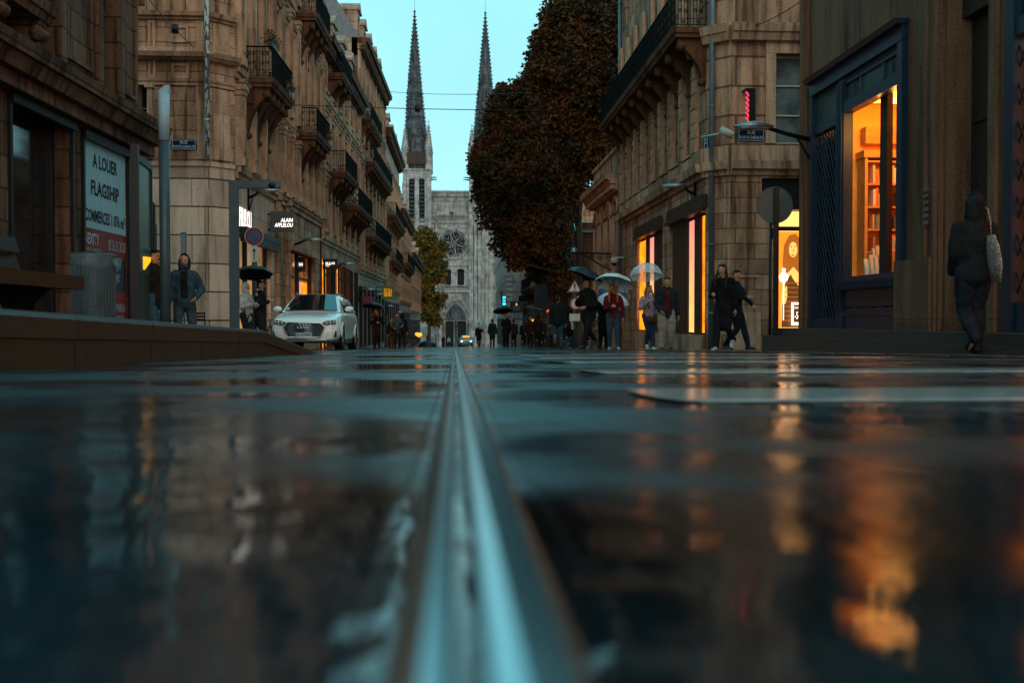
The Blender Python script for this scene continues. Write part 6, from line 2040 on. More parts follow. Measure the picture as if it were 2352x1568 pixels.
def person(label, x, y, rz, H, jacket=(.02, .02, .025), trousers=(.02, .025, .035), shoes=(.02, .02, .02), hair=(.03, .02, .012), hairlen=0.0, hood=False,
           feet=None, hands=None, lean=0.0, jl=.47, bulk=1.0, baggy=1.0, voxel=.016, fine=False, look=0.0, curl=.5, skirt=None, backpack=False, group=None, arms_bare=False, z0=None, sleeve=True, headdown=0.0, elbow=None, scarf=None, hoodcol=None):
    t = bpy.data.objects.new('person', None); C.objects.link(t)
    OFF[t.name] = Vector((0, 0, 0))
    tag(t, label, 'person', group)
    s = H
    V = lambda a, b, c: Vector((a * s, b * s, c * s))
    ly = lambda z: -lean * max(0, z - .5)
    feet = feet or ((-.055, .0, 0), (.055, .0, 0))
    hip = [V(-.052, 0, .515), V(.052, 0, .515)]
    prims = []
    T = lambda *z: [V(0, ly(q), q) for q in z]
    torso = (T(.49, .53, .57, .62, .67, .72, .77, .805), [(.085 * s, .06 * s), (.093 * s, .064 * s), (.088 * s, .058 * s), (.076 * s, .052 * s), (.083 * s, .058 * s), (.092 * s, .062 * s), (.090 * s, .058 * s), (.070 * s, .045 * s)], (1, 0, 0))
    prims.append(torso)
    nk = V(0, ly(.82), .82); hd = V(0, ly(.93) - .012 - headdown * .03, .935 - headdown * .01)
    prims.append(([nk - V(0, -.005, .03), hd - V(0, -.01, .06)], [.032 * s, .030 * s]))
    lk = Matrix.Rotation(look, 3, 'Z')
    hp = lambda a, b, c: hd + lk @ V(a, b, c)
    prims.append(([hp(0, .006, .022), hp(0, .004, .0), hp(0, -.004, -.03), hp(0, -.010, -.050)], [(.045 * s, .053 * s), (.046 * s, .055 * s), (.038 * s, .046 * s), (.022 * s, .026 * s)], tuple(lk @ Vector((1, 0, 0)))))
    prims.append(([hp(0, -.056, .004), hp(0, -.068, -.016)], [.006 * s, .0095 * s]))
    for sx in (-1, 1): prims.append(([hp(sx * .046, .006, .004), hp(sx * .047, .006, -.014)], [.006 * s, .005 * s]))
    jk, tr = [], []
    ankles = []
    for i, sx in enumerate((-1, 1)):
        f = feet[i]; an = V(f[0], f[1] + .012, f[2] + .042)
        ex = f[3] if len(f) > 3 else 0   # heel lift pitch
        if ex: an += V(0, .0, .03 * ex)
        kn, an = ik(hip[i], an, .245 * s, .235 * s, (0, -1, 0))
        ankles.append(an)
        prims.append(([hip[i], hip[i].lerp(kn, .5), kn], [.052 * s, .043 * s, .031 * s]))
        prims.append(([kn, kn.lerp(an, .3) + V(0, .008, 0), an], [.030 * s, .032 * s, .019 * s]))
        tr.append(([hip[i] + V(0, 0, .01), hip[i].lerp(kn, .5), kn, kn.lerp(an, .5), an + (an - kn).normalized() * .012 * s], [.060 * s * baggy ** .5, .052 * s * baggy, .041 * s * baggy, .038 * s * baggy, .030 * s * baggy]))
        toe = an + V(sx * .012, -.085, -.030 - .045 * ex); heel = an + V(0, .022, -.022 + .02 * ex)
        shoe = [([heel, an + V(0, -.02, -.016), toe], [(.024 * s, .022 * s), (.027 * s, .024 * s), (.024 * s, .014 * s)], (1, 0, 0)), ([an + V(0, 0, .0), an + V(0, -.008, -.02)], [.026 * s, .026 * s])]
        prims.append(([heel, toe], [.018 * s, .014 * s]))
        add_mesh(blob_mesh(shoe, min(voxel, .012), 2), 'shoe', [cloth(shoes, .45)], t)
    hands = hands or ((-.15, -.02, .45), (.15, -.02, .45))
    hl = .0
    for i, sx in enumerate((-1, 1)):
        sh = V(sx * .105, ly(.80), .795)
        eb, wr = ik(sh, V(*hands[i][:3]), .165 * s, .15 * s, (elbow[i] if elbow else (sx * .5, .8, -.4)))
        prims.append(([sh, sh.lerp(eb, .5), eb], [.034 * s, .029 * s, .023 * s]))
        prims.append(([eb, eb.lerp(wr, .35), wr], [.023 * s, .023 * s, .015 * s]))
        d = (wr - eb).normalized()
        if len(hands[i]) > 3: d = Vector(hands[i][3:6]).normalized()
        # palm, four fingers, thumb
        inward = Vector((-sx, -.3, 0)); inward = (inward - d * inward.dot(d)).normalized()   # palm faces the body
        side_ = d.cross(inward).normalized()
        pc_ = wr + d * .028 * s
        prims.append(([wr + d * .006 * s, wr + d * .05 * s], [(.021 * s, .010 * s), (.024 * s, .010 * s)], tuple(side_)))
        for k in range(4):
            w_ = (k - 1.5) * .0125 * s
            L_ = (.040, .047, .044, .034)[k] * s
            b0 = wr + d * .052 * s + side_ * w_
            c1 = (d + inward * curl * .8).normalized(); c2 = (d + inward * curl * 2.2).normalized()
            p1 = b0 + c1 * L_ * .5; p2 = p1 + c2 * L_ * .5
            prims.append(([b0 - d * .008 * s, b0, p1, p2], [.0062 * s, .0060 * s, .0055 * s, .0045 * s]))
        th0 = wr + d * .018 * s + Vector((0, -1, 0)) * .018 * s
        th1 = th0 + (d + Vector((0, -.8, 0)) + inward * .4).normalized() * .028 * s
        prims.append(([wr + d * .012 * s, th0, th1, th1 + (d + inward * .6).normalized() * .018 * s], [.009 * s, .0085 * s, .007 * s, .0055 * s]))
        if sleeve:
            q = .045 * s * bulk
            jk.append(([sh + V(-sx * .012, 0, .0), sh.lerp(eb, .5), eb], [q, q * .86, q * .78]))
            jk.append(([eb, eb.lerp(wr, .5), wr - d * .004 * s], [q * .78, q * .70, q * .58]))
    body_me = blob_mesh(prims, .0085 if fine else voxel * .7, 2)
    eL = [hp(sx * .019, -.046, .006) for sx in (-1, 1)]; mo = hp(0, -.052, -.032)
    def mf(c):
        if min((c - e).length for e in eL) < .0085 * s: return 1
        dm = c - mo
        if abs(dm.z) < .0045 * s and dm.length < .017 * s: return 2
        return 0
    add_mesh(body_me, 'body', [SKIN, EYE, LIP], t, mf)
    # jacket
    b = bulk
    zs_ = [jl, jl + (.60 - jl) * .5, .60, .66, .72, .77, .805, .825]
    rx = [.100, .100, .093, .098, .106, .106, .094, .062]; ry = [.074, .074, .068, .072, .076, .072, .064, .052]
    if skirt: rx[0] *= skirt; ry[0] *= skirt
    jk.append(([V(0, ly(q), q) for q in zs_], [(a_ * s * b, c_ * s * b) for a_, c_ in zip(rx, ry)], (1, 0, 0)))
    if hood:
        jk.append(([nk - V(0, -.004, .03), hd - V(0, -.008, .05)], [.050 * s, .050 * s]))
        hm_ = blob_mesh([([hp(0, .010, -.085), hp(0, .026, -.03), hp(0, .026, .02), hp(0, .018, .045)], [(.060 * s, .055 * s), (.063 * s, .055 * s), (.062 * s, .056 * s), (.045 * s, .046 * s)], (1, 0, 0))], voxel, 3, noise_a=.006, noise_s=16)
        add_mesh(hm_, 'hood', [cloth(hoodcol or jacket)], t)
    else:
        jk.append(([V(-.03, ly(.82) + .018, .815), V(0, ly(.82) + .03, .83), V(.03, ly(.82) + .018, .815)], [.026 * s, .028 * s, .026 * s]))
    jm = blob_mesh(jk, voxel, 3, noise_a=.013, noise_s=11)
    mats = [cloth(jacket)]
    if scarf: mats.append(cloth(scarf))
    add_mesh(jm, 'jacket', mats, t, (lambda c: 1 if (abs(c.x - .01) < .035 * s and c.y < ly(c.z / s) * s and c.z > .55 * s and c.z < .83 * s) else 0) if scarf else None)
    tr.append((T(.49, .53, .58), [(.092 * s, .072 * s), (.098 * s, .074 * s), (.09 * s, .066 * s)], (1, 0, 0)))
    add_mesh(blob_mesh(tr, voxel, 3, noise_a=.010 * baggy, noise_s=13), 'trousers', [cloth(trousers)], t)
    if not hood:
        hr = [([hp(0, .016, .034), hp(0, .020, .004), hp(0, .024, -.024)], [(.046 * s, .050 * s), (.0515 * s, .050 * s), (.042 * s, .036 * s)], (1, 0, 0)), ([hp(-.02, -.022, .045), hp(.02, -.022, .045)], [.020 * s, .020 * s])]
        if hairlen:
            zb_ = -.03 - hairlen
            hr.append(([hp(0, .035, 0), hp(0, .052, -.05), hp(.0, .055, zb_)], [(.048 * s, .022 * s), (.052 * s, .022 * s), (.038 * s, .014 * s)], (1, 0, 0)))
            for sx in (-1, 1): hr.append(([hp(sx * .042, .0, .02), hp(sx * .054, .0, -.04), hp(sx * .066, -.024, -.085), hp(sx * .062, -.05, zb_)], [.014 * s, .017 * s, .020 * s, .010 * s]))
        add_mesh(blob_mesh(hr, min(voxel, .012), 2, noise_a=.004, noise_s=40), 'hair', [cloth(hair, .5)], t)
    if backpack:
        add_mesh(blob_mesh([([V(0, .085 + ly(.6), .60), V(0, .095 + ly(.7), .68), V(0, .085 + ly(.77), .76)], [(.075 * s, .04 * s), (.08 * s, .05 * s), (.065 * s, .035 * s)], (1, 0, 0))], voxel, 2), 'backpack', [cloth((.015, .02, .03))], t)
    place(t, (x, y, zg(y) + .002 if z0 is None else z0), rz)
    return t
def handpos(t, H, h):
    return t.matrix_basis @ Vector((h[0] * H, h[1] * H, h[2] * H))
def umbrella(label, grip, top, rad, depth, mat, parts=8, rim=.5, group=None, panel2=None, ribmat='iron', dome=False, up=None):
    """grip and top are world points of the shaft; the canopy hangs from the top"""
    grip, top = Vector(grip), Vector(top)
    ax = (top - grip)
    Ls = ax.length; ax.normalize()
    t = thing('umbrella', label, 'umbrella', grip, group)
    X = ax.orthogonal().normalized(); Y = ax.cross(X)
    mb = MB(); mb.tube([tuple(grip - ax * .10), tuple(grip), tuple(top + ax * .07)], [.009, .006, .005], 6); mb.build('shaft', M[ribmat], t)
    mb = MB(); mb.tube([tuple(grip - ax * .02), tuple(grip - ax * .12), tuple(grip - ax * .17 + X * .025), tuple(grip - ax * .15 + X * .06)], [.013, .014, .013, .010], 8); mb.build('handle', M['black'], t)
    n, m_ = parts, 7
    def pt(i, a, sag=True):
        s_ = i / m_
        r_ = rad * (math.sin(s_ * PI / 2) if dome else math.sin(s_ * 1.25) / math.sin(1.25))
        h_ = -depth * ((1 - math.cos(s_ * PI / 2)) if dome else (s_ ** 2.1))
        return r_, h_
    pan = [MB(), MB()]
    sub = 6
    for k in range(n):
        mb = pan[k % 2 if panel2 else 0]
        mb.smooth = True
        grid = []
        for i in range(m_ + 1):
            row = []
            for j in range(sub + 1):
                f = j / sub
                a = 2 * PI * (k + f) / n
                r_, h_ = pt(i, a)
                dip = 4 * f * (1 - f)
                cutr = 1 - (1 - math.cos(PI / n)) * dip * (1.0 if not dome else .4) - .02 * dip * (i / m_) ** 2
                h2 = h_ + .06 * dip * (i / m_) ** 3 * depth
                row.append(top + X * (math.cos(a) * r_ * cutr) + Y * (math.sin(a) * r_ * cutr) + ax * h2)
            grid.append(row)
        for i in range(m_):
            for j in range(sub):
                mb.face([tuple(grid[i][j]), tuple(grid[i][j + 1]), tuple(grid[i + 1][j + 1]), tuple(grid[i + 1][j])])
    pan[0].build('canopy', mat, t)
    if panel2: pan[1].build('canopy', panel2, t)
    for k in range(n):
        a = 2 * PI * k / n
        mb = MB()
        pts = []
        for i in range(m_ + 1):
            r_, h_ = pt(i, a)
            pts.append(tuple(top + X * (math.cos(a) * r_ * .995) + Y * (math.sin(a) * r_ * .995) + ax * (h_ - .006)))
        mb.tube(pts, .0045, 4)
        r_, h_ = pt(3, a)
        mb.tube([tuple(top + X * math.cos(a) * r_ + Y * math.sin(a) * r_ + ax * h_), tuple(top - ax * min(Ls * .8, depth * 1.3 + .1))], .0035, 4)
        mb.build('rib', M[ribmat], t)
    return t
M['umb_black'] = plain('umbrella_black', (.010, .015, .019), .45, var=.2)
M['umb_white'] = plain('umbrella_white', (.62, .68, .70), .3, var=.1)
M['umb_navy'] = plain('umbrella_navy', (.02, .05, .10), .35)
M['umb_clear'] = plain('umbrella_clear', (.75, .82, .86), .12, alpha=.5, spec=.8)
M['steel'] = plain('umbrella_steel', (.35, .45, .5), .25, .8)

def PE(label, xv, D, rz, H, **k):
    return person(label, XA(xv, D), D, R(rz), H, **k)
# --- left
PE('man in dark jacket half hidden by the tall pole, face in profile', 356, 17.9, 60, 1.80, jacket=(.02, .015, .012), trousers=(.05, .10, .13), hair=(.015, .01, .008), fine=True, feet=((-.05, .02, 0), (.05, -.03, 0)))
PE('man in blue denim jacket with his dark hood up, hands low', 424, 19.3, 8, 1.84, jacket=(.035, .065, .09), trousers=(.05, .07, .085), hood=True, shoes=(.05, .05, .05), hands=((-.155, -.06, .47), (.125, -.10, .56)), elbow=((-.4, .8, -.3), (.6, .8, -.2)), feet=((-.07, -.02, 0), (.10, .06, .0)), jl=.50, bulk=1.12, fine=True, scarf=(.012, .012, .014), hoodcol=(.014, .014, .017))
p_ = person('person in a pale hooded raincoat walking under the dark umbrella on the left', XA(565, 25.6), 25.6, R(60), 1.70, jacket=(.45, .42, .40), trousers=(.02, .02, .022), hood=True, hands=((-.06, -.16, .68), (.05, -.17, .66)), feet=((-.05, -.10, 0), (.05, .12, .02, 1)))
p2_ = person('dark haired man in black, in profile under the dark umbrella on the left', XA(598, 25.9), 25.9, R(75), 1.78, jacket=(.012, .014, .018), trousers=(.02, .02, .02), hands=((-.05, -.15, .70), (.13, 0, .46)), feet=((-.05, -.12, 0), (.05, .12, .02, 1)), jl=.40)
g_ = handpos(p_, 1.70, (-.02, -.17, .70))
umbrella('dark teal umbrella shared by the couple behind the gantry', g_, (XA(583, 25.7), 25.7, ZA(616, 25.7)), .50, .20, M['umb_black'])
# --- car comes in the next part
# --- far left pair
f_ = person('person in a long black coat under a dark umbrella, beside the arches', XA(865, 44), 44, R(-20), 1.72, jacket=(.012, .01, .012), trousers=(.03, .02, .02), hair=(.2, .07, .02), hairlen=.10, jl=.22, skirt=1.1, hands=((-.09, -.10, .72), (.14, -.12, .66)), feet=((-.04, -.02, 0), (.05, .03, 0)))
umbrella('dark umbrella over the person in the long black coat', handpos(f_, 1.72, (-.09, -.12, .75)), (XA(858, 44), 44, ZA(695, 44)), .52, .20, M['umb_black'])
person('person in a striped top and grey green coat standing right of the long black coat', XA(912, 47), 47, R(15), 1.66, jacket=(.05, .09, .10), trousers=(.015, .015, .02), hair=(.03, .02, .015), hands=((-.12, -.12, .58), (.12, -.10, .62)))
person('dark figure walking close behind the striped top', XA(924, 50), 50, R(170), 1.74, jacket=(.012, .014, .018), hood=True, feet=((-.05, -.10, 0), (.05, .12, .02, 1)))
person('small dark figure with a blue bag between the black coat and the striped top', XA(899, 49), 49, R(30), 1.45, jacket=(.012, .012, .014), trousers=(.06, .04, .02), hair=(.12, .05, .02))
person('figure in dark red far down the street by the cathedral door', XA(1018, 150), 150, R(0), 1.75, jacket=(.10, .02, .012), jl=.1, skirt=1.5, voxel=.03)
person('tiny pale figure walking before the cathedral door', XA(1031, 170), 170, R(0), 1.75, jacket=(.2, .35, .42), voxel=.03)
# --- right, distant group
a_ = person('woman in black under the clear umbrella, farthest group right of the tracks', XA(1100, 68), 68, R(190), 1.70, jacket=(.012, .012, .014), voxel=.022, jl=.35, hair=(.03, .02, .01), hands=((-.08, -.12, .72), (.15, 0, .45)), feet=((-.05, -.08, 0), (.05, .1, .02, 1)))
umbrella('clear dome umbrella held left of the far walkers', handpos(a_, 1.70, (-.08, -.12, .74)), (XA(1106, 68), 68, ZA(738, 68)), .44, .42, M['umb_clear'], dome=True, ribmat='steel')
person('man in a dark green cap walking away right of the clear far umbrella', XA(1131, 62), 62, R(180), 1.80, jacket=(.012, .02, .02), voxel=.022, hair=(.02, .04, .02), jl=.42, feet=((-.05, -.06, 0), (.05, .08, .02, 1)))
a_ = person('person reaching up to hold the dark umbrella among the far walkers', XA(1162, 52), 52, R(0), 1.82, jacket=(.014, .012, .012), trousers=(.01, .01, .015), voxel=.02, hands=((-.06, -.10, .80), (.15, 0, .45)), feet=((-.05, -.05, 0), (.05, .06, 0)), jl=.44)
umbrella('dark umbrella below the blue neon sign among the far walkers', handpos(a_, 1.82, (-.06, -.10, .82)), (XA(1154, 52), 52, ZA(704, 52)), .55, .26, M['umb_black'])
for (xv, D, rz, H, jc, tc_, lab) in (
    (1180, 58, 170, 1.66, (.015, .015, .018), (.01, .01, .012), 'short haired figure in black walking away, right of the dark umbrella holder'),
    (1203, 60, 175, 1.62, (.01, .01, .012), (.015, .012, .012), 'slim black figure below the left end of the amber display'),
    (1218, 54, 5, 1.72, (.03, .012, .01), (.012, .01, .01), 'dark red brown figure walking toward the lens below the amber display'),
    (1236, 50, 180, 1.74, (.02, .014, .01), (.01, .01, .01), 'hooded dark figure straight below the amber display'),
    (1248, 57, -170, 1.70, (.012, .012, .012), (.02, .02, .02), 'dark figure partly behind the small blue umbrella')):
    person(lab, XA(xv, D), D, R(rz), H, jacket=jc, trousers=tc_, voxel=.02, hood='hooded' in lab, feet=((-.05, -.09, 0), (.05, .10, .02, 1)) if rz > 100 else ((-.05, .08, .02, 1), (.05, -.09, 0)))
a_ = person('person with a grey patterned coat and pale bag under the small blue umbrella', XA(1270, 43), 43, R(150), 1.62, jacket=(.06, .07, .07), trousers=(.01, .01, .012), voxel=.018, hands=((-.08, -.12, .70), (.14, .02, .46)), jl=.40)
umbrella('small blue grey umbrella sloping beside the man in jeans', handpos(a_, 1.62, (-.08, -.12, .72)), (XA(1276, 43), 43, ZA(707, 43)), .42, .20, M['umb_navy'])
person('man in black leather jacket and blue jeans seen from behind', XA(1281, 33.5), 33.5, R(172), 1.80, jacket=(.012, .016, .02), trousers=(.035, .085, .13), hair=(.02, .015, .01), bulk=1.15, jl=.50, feet=((-.06, -.08, 0), (.05, .10, .03, 1)), shoes=(.02, .02, .02), voxel=.016, look=R(-30))
person('woman in a long black coat walking beside the man in jeans, seen from behind', XA(1306, 34), 34, R(185), 1.66, jacket=(.012, .010, .010), trousers=(.03, .06, .08), jl=.34, skirt=1.0, hair=(.015, .01, .01), hairlen=.05, feet=((-.04, -.08, 0), (.05, .14, .03, 1)), shoes=(.25, .3, .32))
o = MB(); p = W(1313, 745, 33.9); o.prism([(p.x - .04, p.z + .14), (p.x + .04, p.z + .10), (p.x + .08, p.z - .16), (p.x - .01, p.z - .17)], 33.85, 33.89, axis='d'); q = o.build('paper_bag', cloth((.40, .42, .42))); tag(q, 'pale flat bag carried by the woman in the long black coat', 'bag')
# --- crosswalk group
b_ = person('man dressed in black striding with a large black umbrella', XA(1350, 25.6), 25.6, R(-48), 1.84, jacket=(.012, .011, .012), trousers=(.012, .012, .014), hair=(.015, .01, .01), hands=((-.07, -.13, .71), (.10, -.14, .60)), feet=((-.07, .24, .05, 1.2), (.06, -.18, .0)), jl=.44, fine=True, bulk=1.1, shoes=(.04, .04, .04), lean=.05)
umbrella('large black umbrella carried by the striding man', handpos(b_, 1.84, (-.07, -.15, .73)), (XA(1352, 25.5), 25.5, ZA(617, 25.5)), .49, .22, M['umb_black'])
c_ = PE('red haired woman in a dark red jumper and jeans walking toward the lens', 1408, 25.2, -4, 1.66, jacket=(.10, .012, .016), trousers=(.03, .055, .085), hair=(.42, .13, .025), hairlen=.17, hands=((-.045, -.15, .66), (.15, -.03, .50)), feet=((-.055, -.02, 0), (.07, -.10, .0)), jl=.50, fine=True, shoes=(.30, .33, .34), bulk=1.02)
umbrella('white panelled umbrella above the red haired woman', handpos(c_, 1.66, (-.045, -.17, .68)), (XA(1413, 25.2), 25.2, ZA(633, 25.2)), .52, .24, M['umb_white'])
d_ = PE('dark figure mostly hidden behind the red haired woman', 1386, 27.4, 5, 1.60, jacket=(.012, .01, .012), trousers=(.01, .01, .01), jl=.30, hair=(.03, .02, .01), hairlen=.1, hands=((-.15, -.06, .55), (.1, -.15, .66)))
umbrella('navy and white umbrella held low behind the red haired woman', handpos(d_, 1.60, (.1, -.15, .66)), tuple(W(1412, 668, 26.6)), .48, .26, M['umb_navy'], panel2=M['umb_white'])
e_ = PE('woman in a pale pink jacket and dark jeans holding a clear dome umbrella', 1490, 24.8, 12, 1.62, jacket=(.34, .22, .26), trousers=(.02, .035, .055), hair=(.22, .12, .05), hairlen=.10, hands=((-.075, -.12, .735), (.14, -.04, .50)), feet=((-.02, .04, .02, .8), (.03, -.10, 0)), jl=.50, fine=True, shoes=(.35, .5, .55), look=R(15))
umbrella('clear dome umbrella over the woman in pink', handpos(e_, 1.62, (-.075, -.14, .75)), (XA(1483, 24.8), 24.8, ZA(604, 24.8)), .42, .36, M['umb_clear'], dome=True, ribmat='steel')
PE('man in a dark coat with a dark red scarf and loose beige trousers', 1531, 24.4, -6, 1.80, jacket=(.018, .022, .026), trousers=(.26, .22, .18), hair=(.05, .03, .02), hands=((-.09, -.10, .54), (.16, -.02, .46)), feet=((-.075, -.06, 0), (.065, -.0, .0)), jl=.46, bulk=1.22, baggy=1.45, fine=True, shoes=(.02, .02, .02), scarf=(.10, .01, .012), headdown=.6)
o = MB(); p = W(1499, 733, 24.5); q = blob_mesh([([(p.x - .09, 24.52, p.z), (p.x + .09, 24.52, p.z - .01)], [(.05, .08), (.05, .09)], (0, 1, 0))], .014, 2); q = add_mesh(q, 'hand_bag', [cloth((.07, .035, .02))], None); tag(q, 'brown shoulder bag at the hip of the woman in pink', 'bag')
g_ = PE('woman with long brown hair in a long black coat looking down at her phone', 1662, 19.4, -38, 1.72, jacket=(.010, .010, .012), trousers=(.014, .014, .018), hair=(.035, .02, .014), hairlen=.16, hands=((-.07, -.16, .64), (.13, .04, .47)), feet=((-.05, -.10, 0), (.05, .16, .05, 1.3)), jl=.30, skirt=.95, fine=True, shoes=(.42, .45, .47), headdown=1.2, bulk=1.05)
PE('bearded man in a dark coat holding up a phone and walking right', 1691, 20.0, 52, 1.63, jacket=(.012, .016, .022), trousers=(.012, .018, .028), hair=(.015, .01, .008), hands=((-.10, -.17, .66), (.02, -.20, .57)), feet=((-.05, .10, .02, .8), (.04, -.16, 0)), jl=.46, fine=True, shoes=(.03, .05, .06), look=R(-40))
o = MB(); p = W(1721, 658, 19.55); o.prism([(p.x - .06, p.z - .02), (p.x + .05, p.z + .03), (p.x + .055, p.z + .02), (p.x - .055, p.z - .03)], 19.5, 19.56, axis='d'); tag(o.build('phone', M['black']), 'dark phone held out by the bearded man', 'phone')
# --- near right: hooded woman with tote
h_ = PE('hooded figure in a dark jacket seen from behind in front of the doorway', 2236, 10.6, 172, 1.74, jacket=(.014, .016, .018), trousers=(.014, .018, .026), baggy=1.15, hood=True, hands=((-.10, -.10, .52), (.10, -.10, .52)), elbow=((-.35, .9, -.3), (.35, .9, -.3)), feet=((-.05, -.10, .01), (.03, .10, .04, 1.0)), jl=.50, skirt=1.1, bulk=1.02, voxel=.011, fine=True, shoes=(.02, .018, .018))
t = thing('tote_bag', 'pale patterned cloth bag hanging from the shoulder of the hooded figure', 'bag', tuple(W(2280, 600, 10.75)))
m, n, l, b = new_mat('tote_cloth')
t_ = n.new('ShaderNodeTexCoord'); vo = n.new('ShaderNodeTexVoronoi'); vo.inputs['Scale'].default_value = 60
l.new(t_.outputs['Object'], vo.inputs[0]); rp = n.new('ShaderNodeValToRGB'); rp.color_ramp.elements[0].position = .42; rp.color_ramp.elements[0].color = (.05, .06, .08, 1); rp.color_ramp.elements[1].position = .5; rp.color_ramp.elements[1].color = (.5, .34, .28, 1)
l.new(vo.outputs[0], rp.inputs[0]); l.new(rp.outputs[0], b.inputs['Base Color'])
M['tote'] = m
q0 = [W(2276, 540, 10.35), W(2281, 570, 10.35), W(2286, 610, 10.35), W(2288, 648, 10.35)]
mb = MB(); mb.tube([tuple(p) for p in q0], [(.015, .08), (.028, .13), (.032, .14), (.012, .10)], 14, side=(1, 0, 0)); mb.build('bag', m, t)
mb = MB(); mb.tube([tuple(W(2262, 476, 10.5)), tuple(W(2269, 480, 10.33)), tuple(W(2275, 505, 10.33)), tuple(W(2277, 545, 10.35))], [(.007, .006)] * 4, 6, side=(1, 0, 0)); mb.build('strap', m, t)

# ================================================================ bicycles
def bicycle(label, x, y, rz, col):
    t = bpy.data.objects.new('bicycle', None); C.objects.link(t); OFF[t.name] = Vector((0, 0, 0)); tag(t, label, 'bicycle')
    for wx in (-.52, .52):
        mb = MB(); mb.tube([(wx + .33 * math.cos(2 * PI * k / 32), 0, .345 + .33 * math.sin(2 * PI * k / 32)) for k in range(33)], .015, 6, cap=False); w = mb.build('wheel', M['black'], t)
        mb = MB()
        for k in range(16): mb.tube([(wx, 0, .345), (wx + .32 * math.cos(2 * PI * k / 16), 0, .345 + .32 * math.sin(2 * PI * k / 16))], .0018, 3, cap=False)
        mb.tube([(wx + .315 * math.cos(2 * PI * k / 32), 0, .345 + .315 * math.sin(2 * PI * k / 32)) for k in range(33)], .009, 5, cap=False)
        mb.build('rim', M['steel'], w)
    mb = MB()
    bb = (-.08, 0, .30); st = (-.22, 0, .80); hd_ = (.36, 0, .82)
    for a, b in ((bb, st), (bb, (.38, 0, .72)), (st, hd_), (bb, (-.52, 0, .345)), (st, (-.52, 0, .345)), (hd_, (.38, 0, .72)), ((.38, 0, .72), (.52, 0, .345))): mb.tube([a, b], .016, 7)
    mb.build('frame', col, t)
    mb = MB(); mb.tube([(.34, 0, .82), (.32, 0, .98)], .014, 6); mb.tube([(.22, -.27, .98), (.34, -.15, 1.0), (.34, .15, 1.0), (.22, .27, .98)], .012, 6); mb.build('handlebar', M['steel'], t)
    mb = MB(); mb.tube([(-.22, 0, .80), (-.25, 0, .93)], .013, 6); mb.tube([(-.36, 0, .95), (-.25, 0, .95), (-.12, 0, .945)], [(.07, .025), (.05, .022), (.02, .018)], 8, side=(0, 1, 0)); mb.build('saddle', M['black'], t)
    mb = MB(); mb.tube([(-.08, -.08, .30), (-.08, -.08, .14)], .009, 5); mb.tube([(-.08, .08, .30), (-.08, .08, .46)], .009, 5); mb.lathe([(.002, -.004), (.09, -.004), (.09, .004), (.002, .004)], bb, 20, axis='d'); mb.build('crank', M['steel'], t)
    mb = MB(); mb.tube([(.52 + .36 * math.cos(a), 0, .345 + .36 * math.sin(a)) for a in [PI * .1 + PI * .7 * k / 10 for k in range(11)]], (.022), 5); mb.build('mudguard', M['steel'], t)
    place(t, (x, y, zg(y)), rz)
    return t
bicycle('bicycle parked behind the striding man with the black umbrella', XA(1362, 27.8), 27.8, R(60), M['black'])
bicycle('dark bicycle beside the couple under the umbrella on the left', XA(607, 27.5), 27.5, R(75), M['black'])
mb = MB()
for k in range(3): mb.box(XA(448, 24), XA(470, 24), 24.0, 24.03, ZA(722 + k * 7, 24), ZA(718 + k * 7, 24))
for x_ in (448, 468): mb.box(XA(x_, 24), XA(x_ + 2, 24), 24.03, 24.06, zg(24), ZA(716, 24))
tag(mb.build('low_railing', M['iron']), 'low dark railing on the pavement right of the hooded man', 'railing')

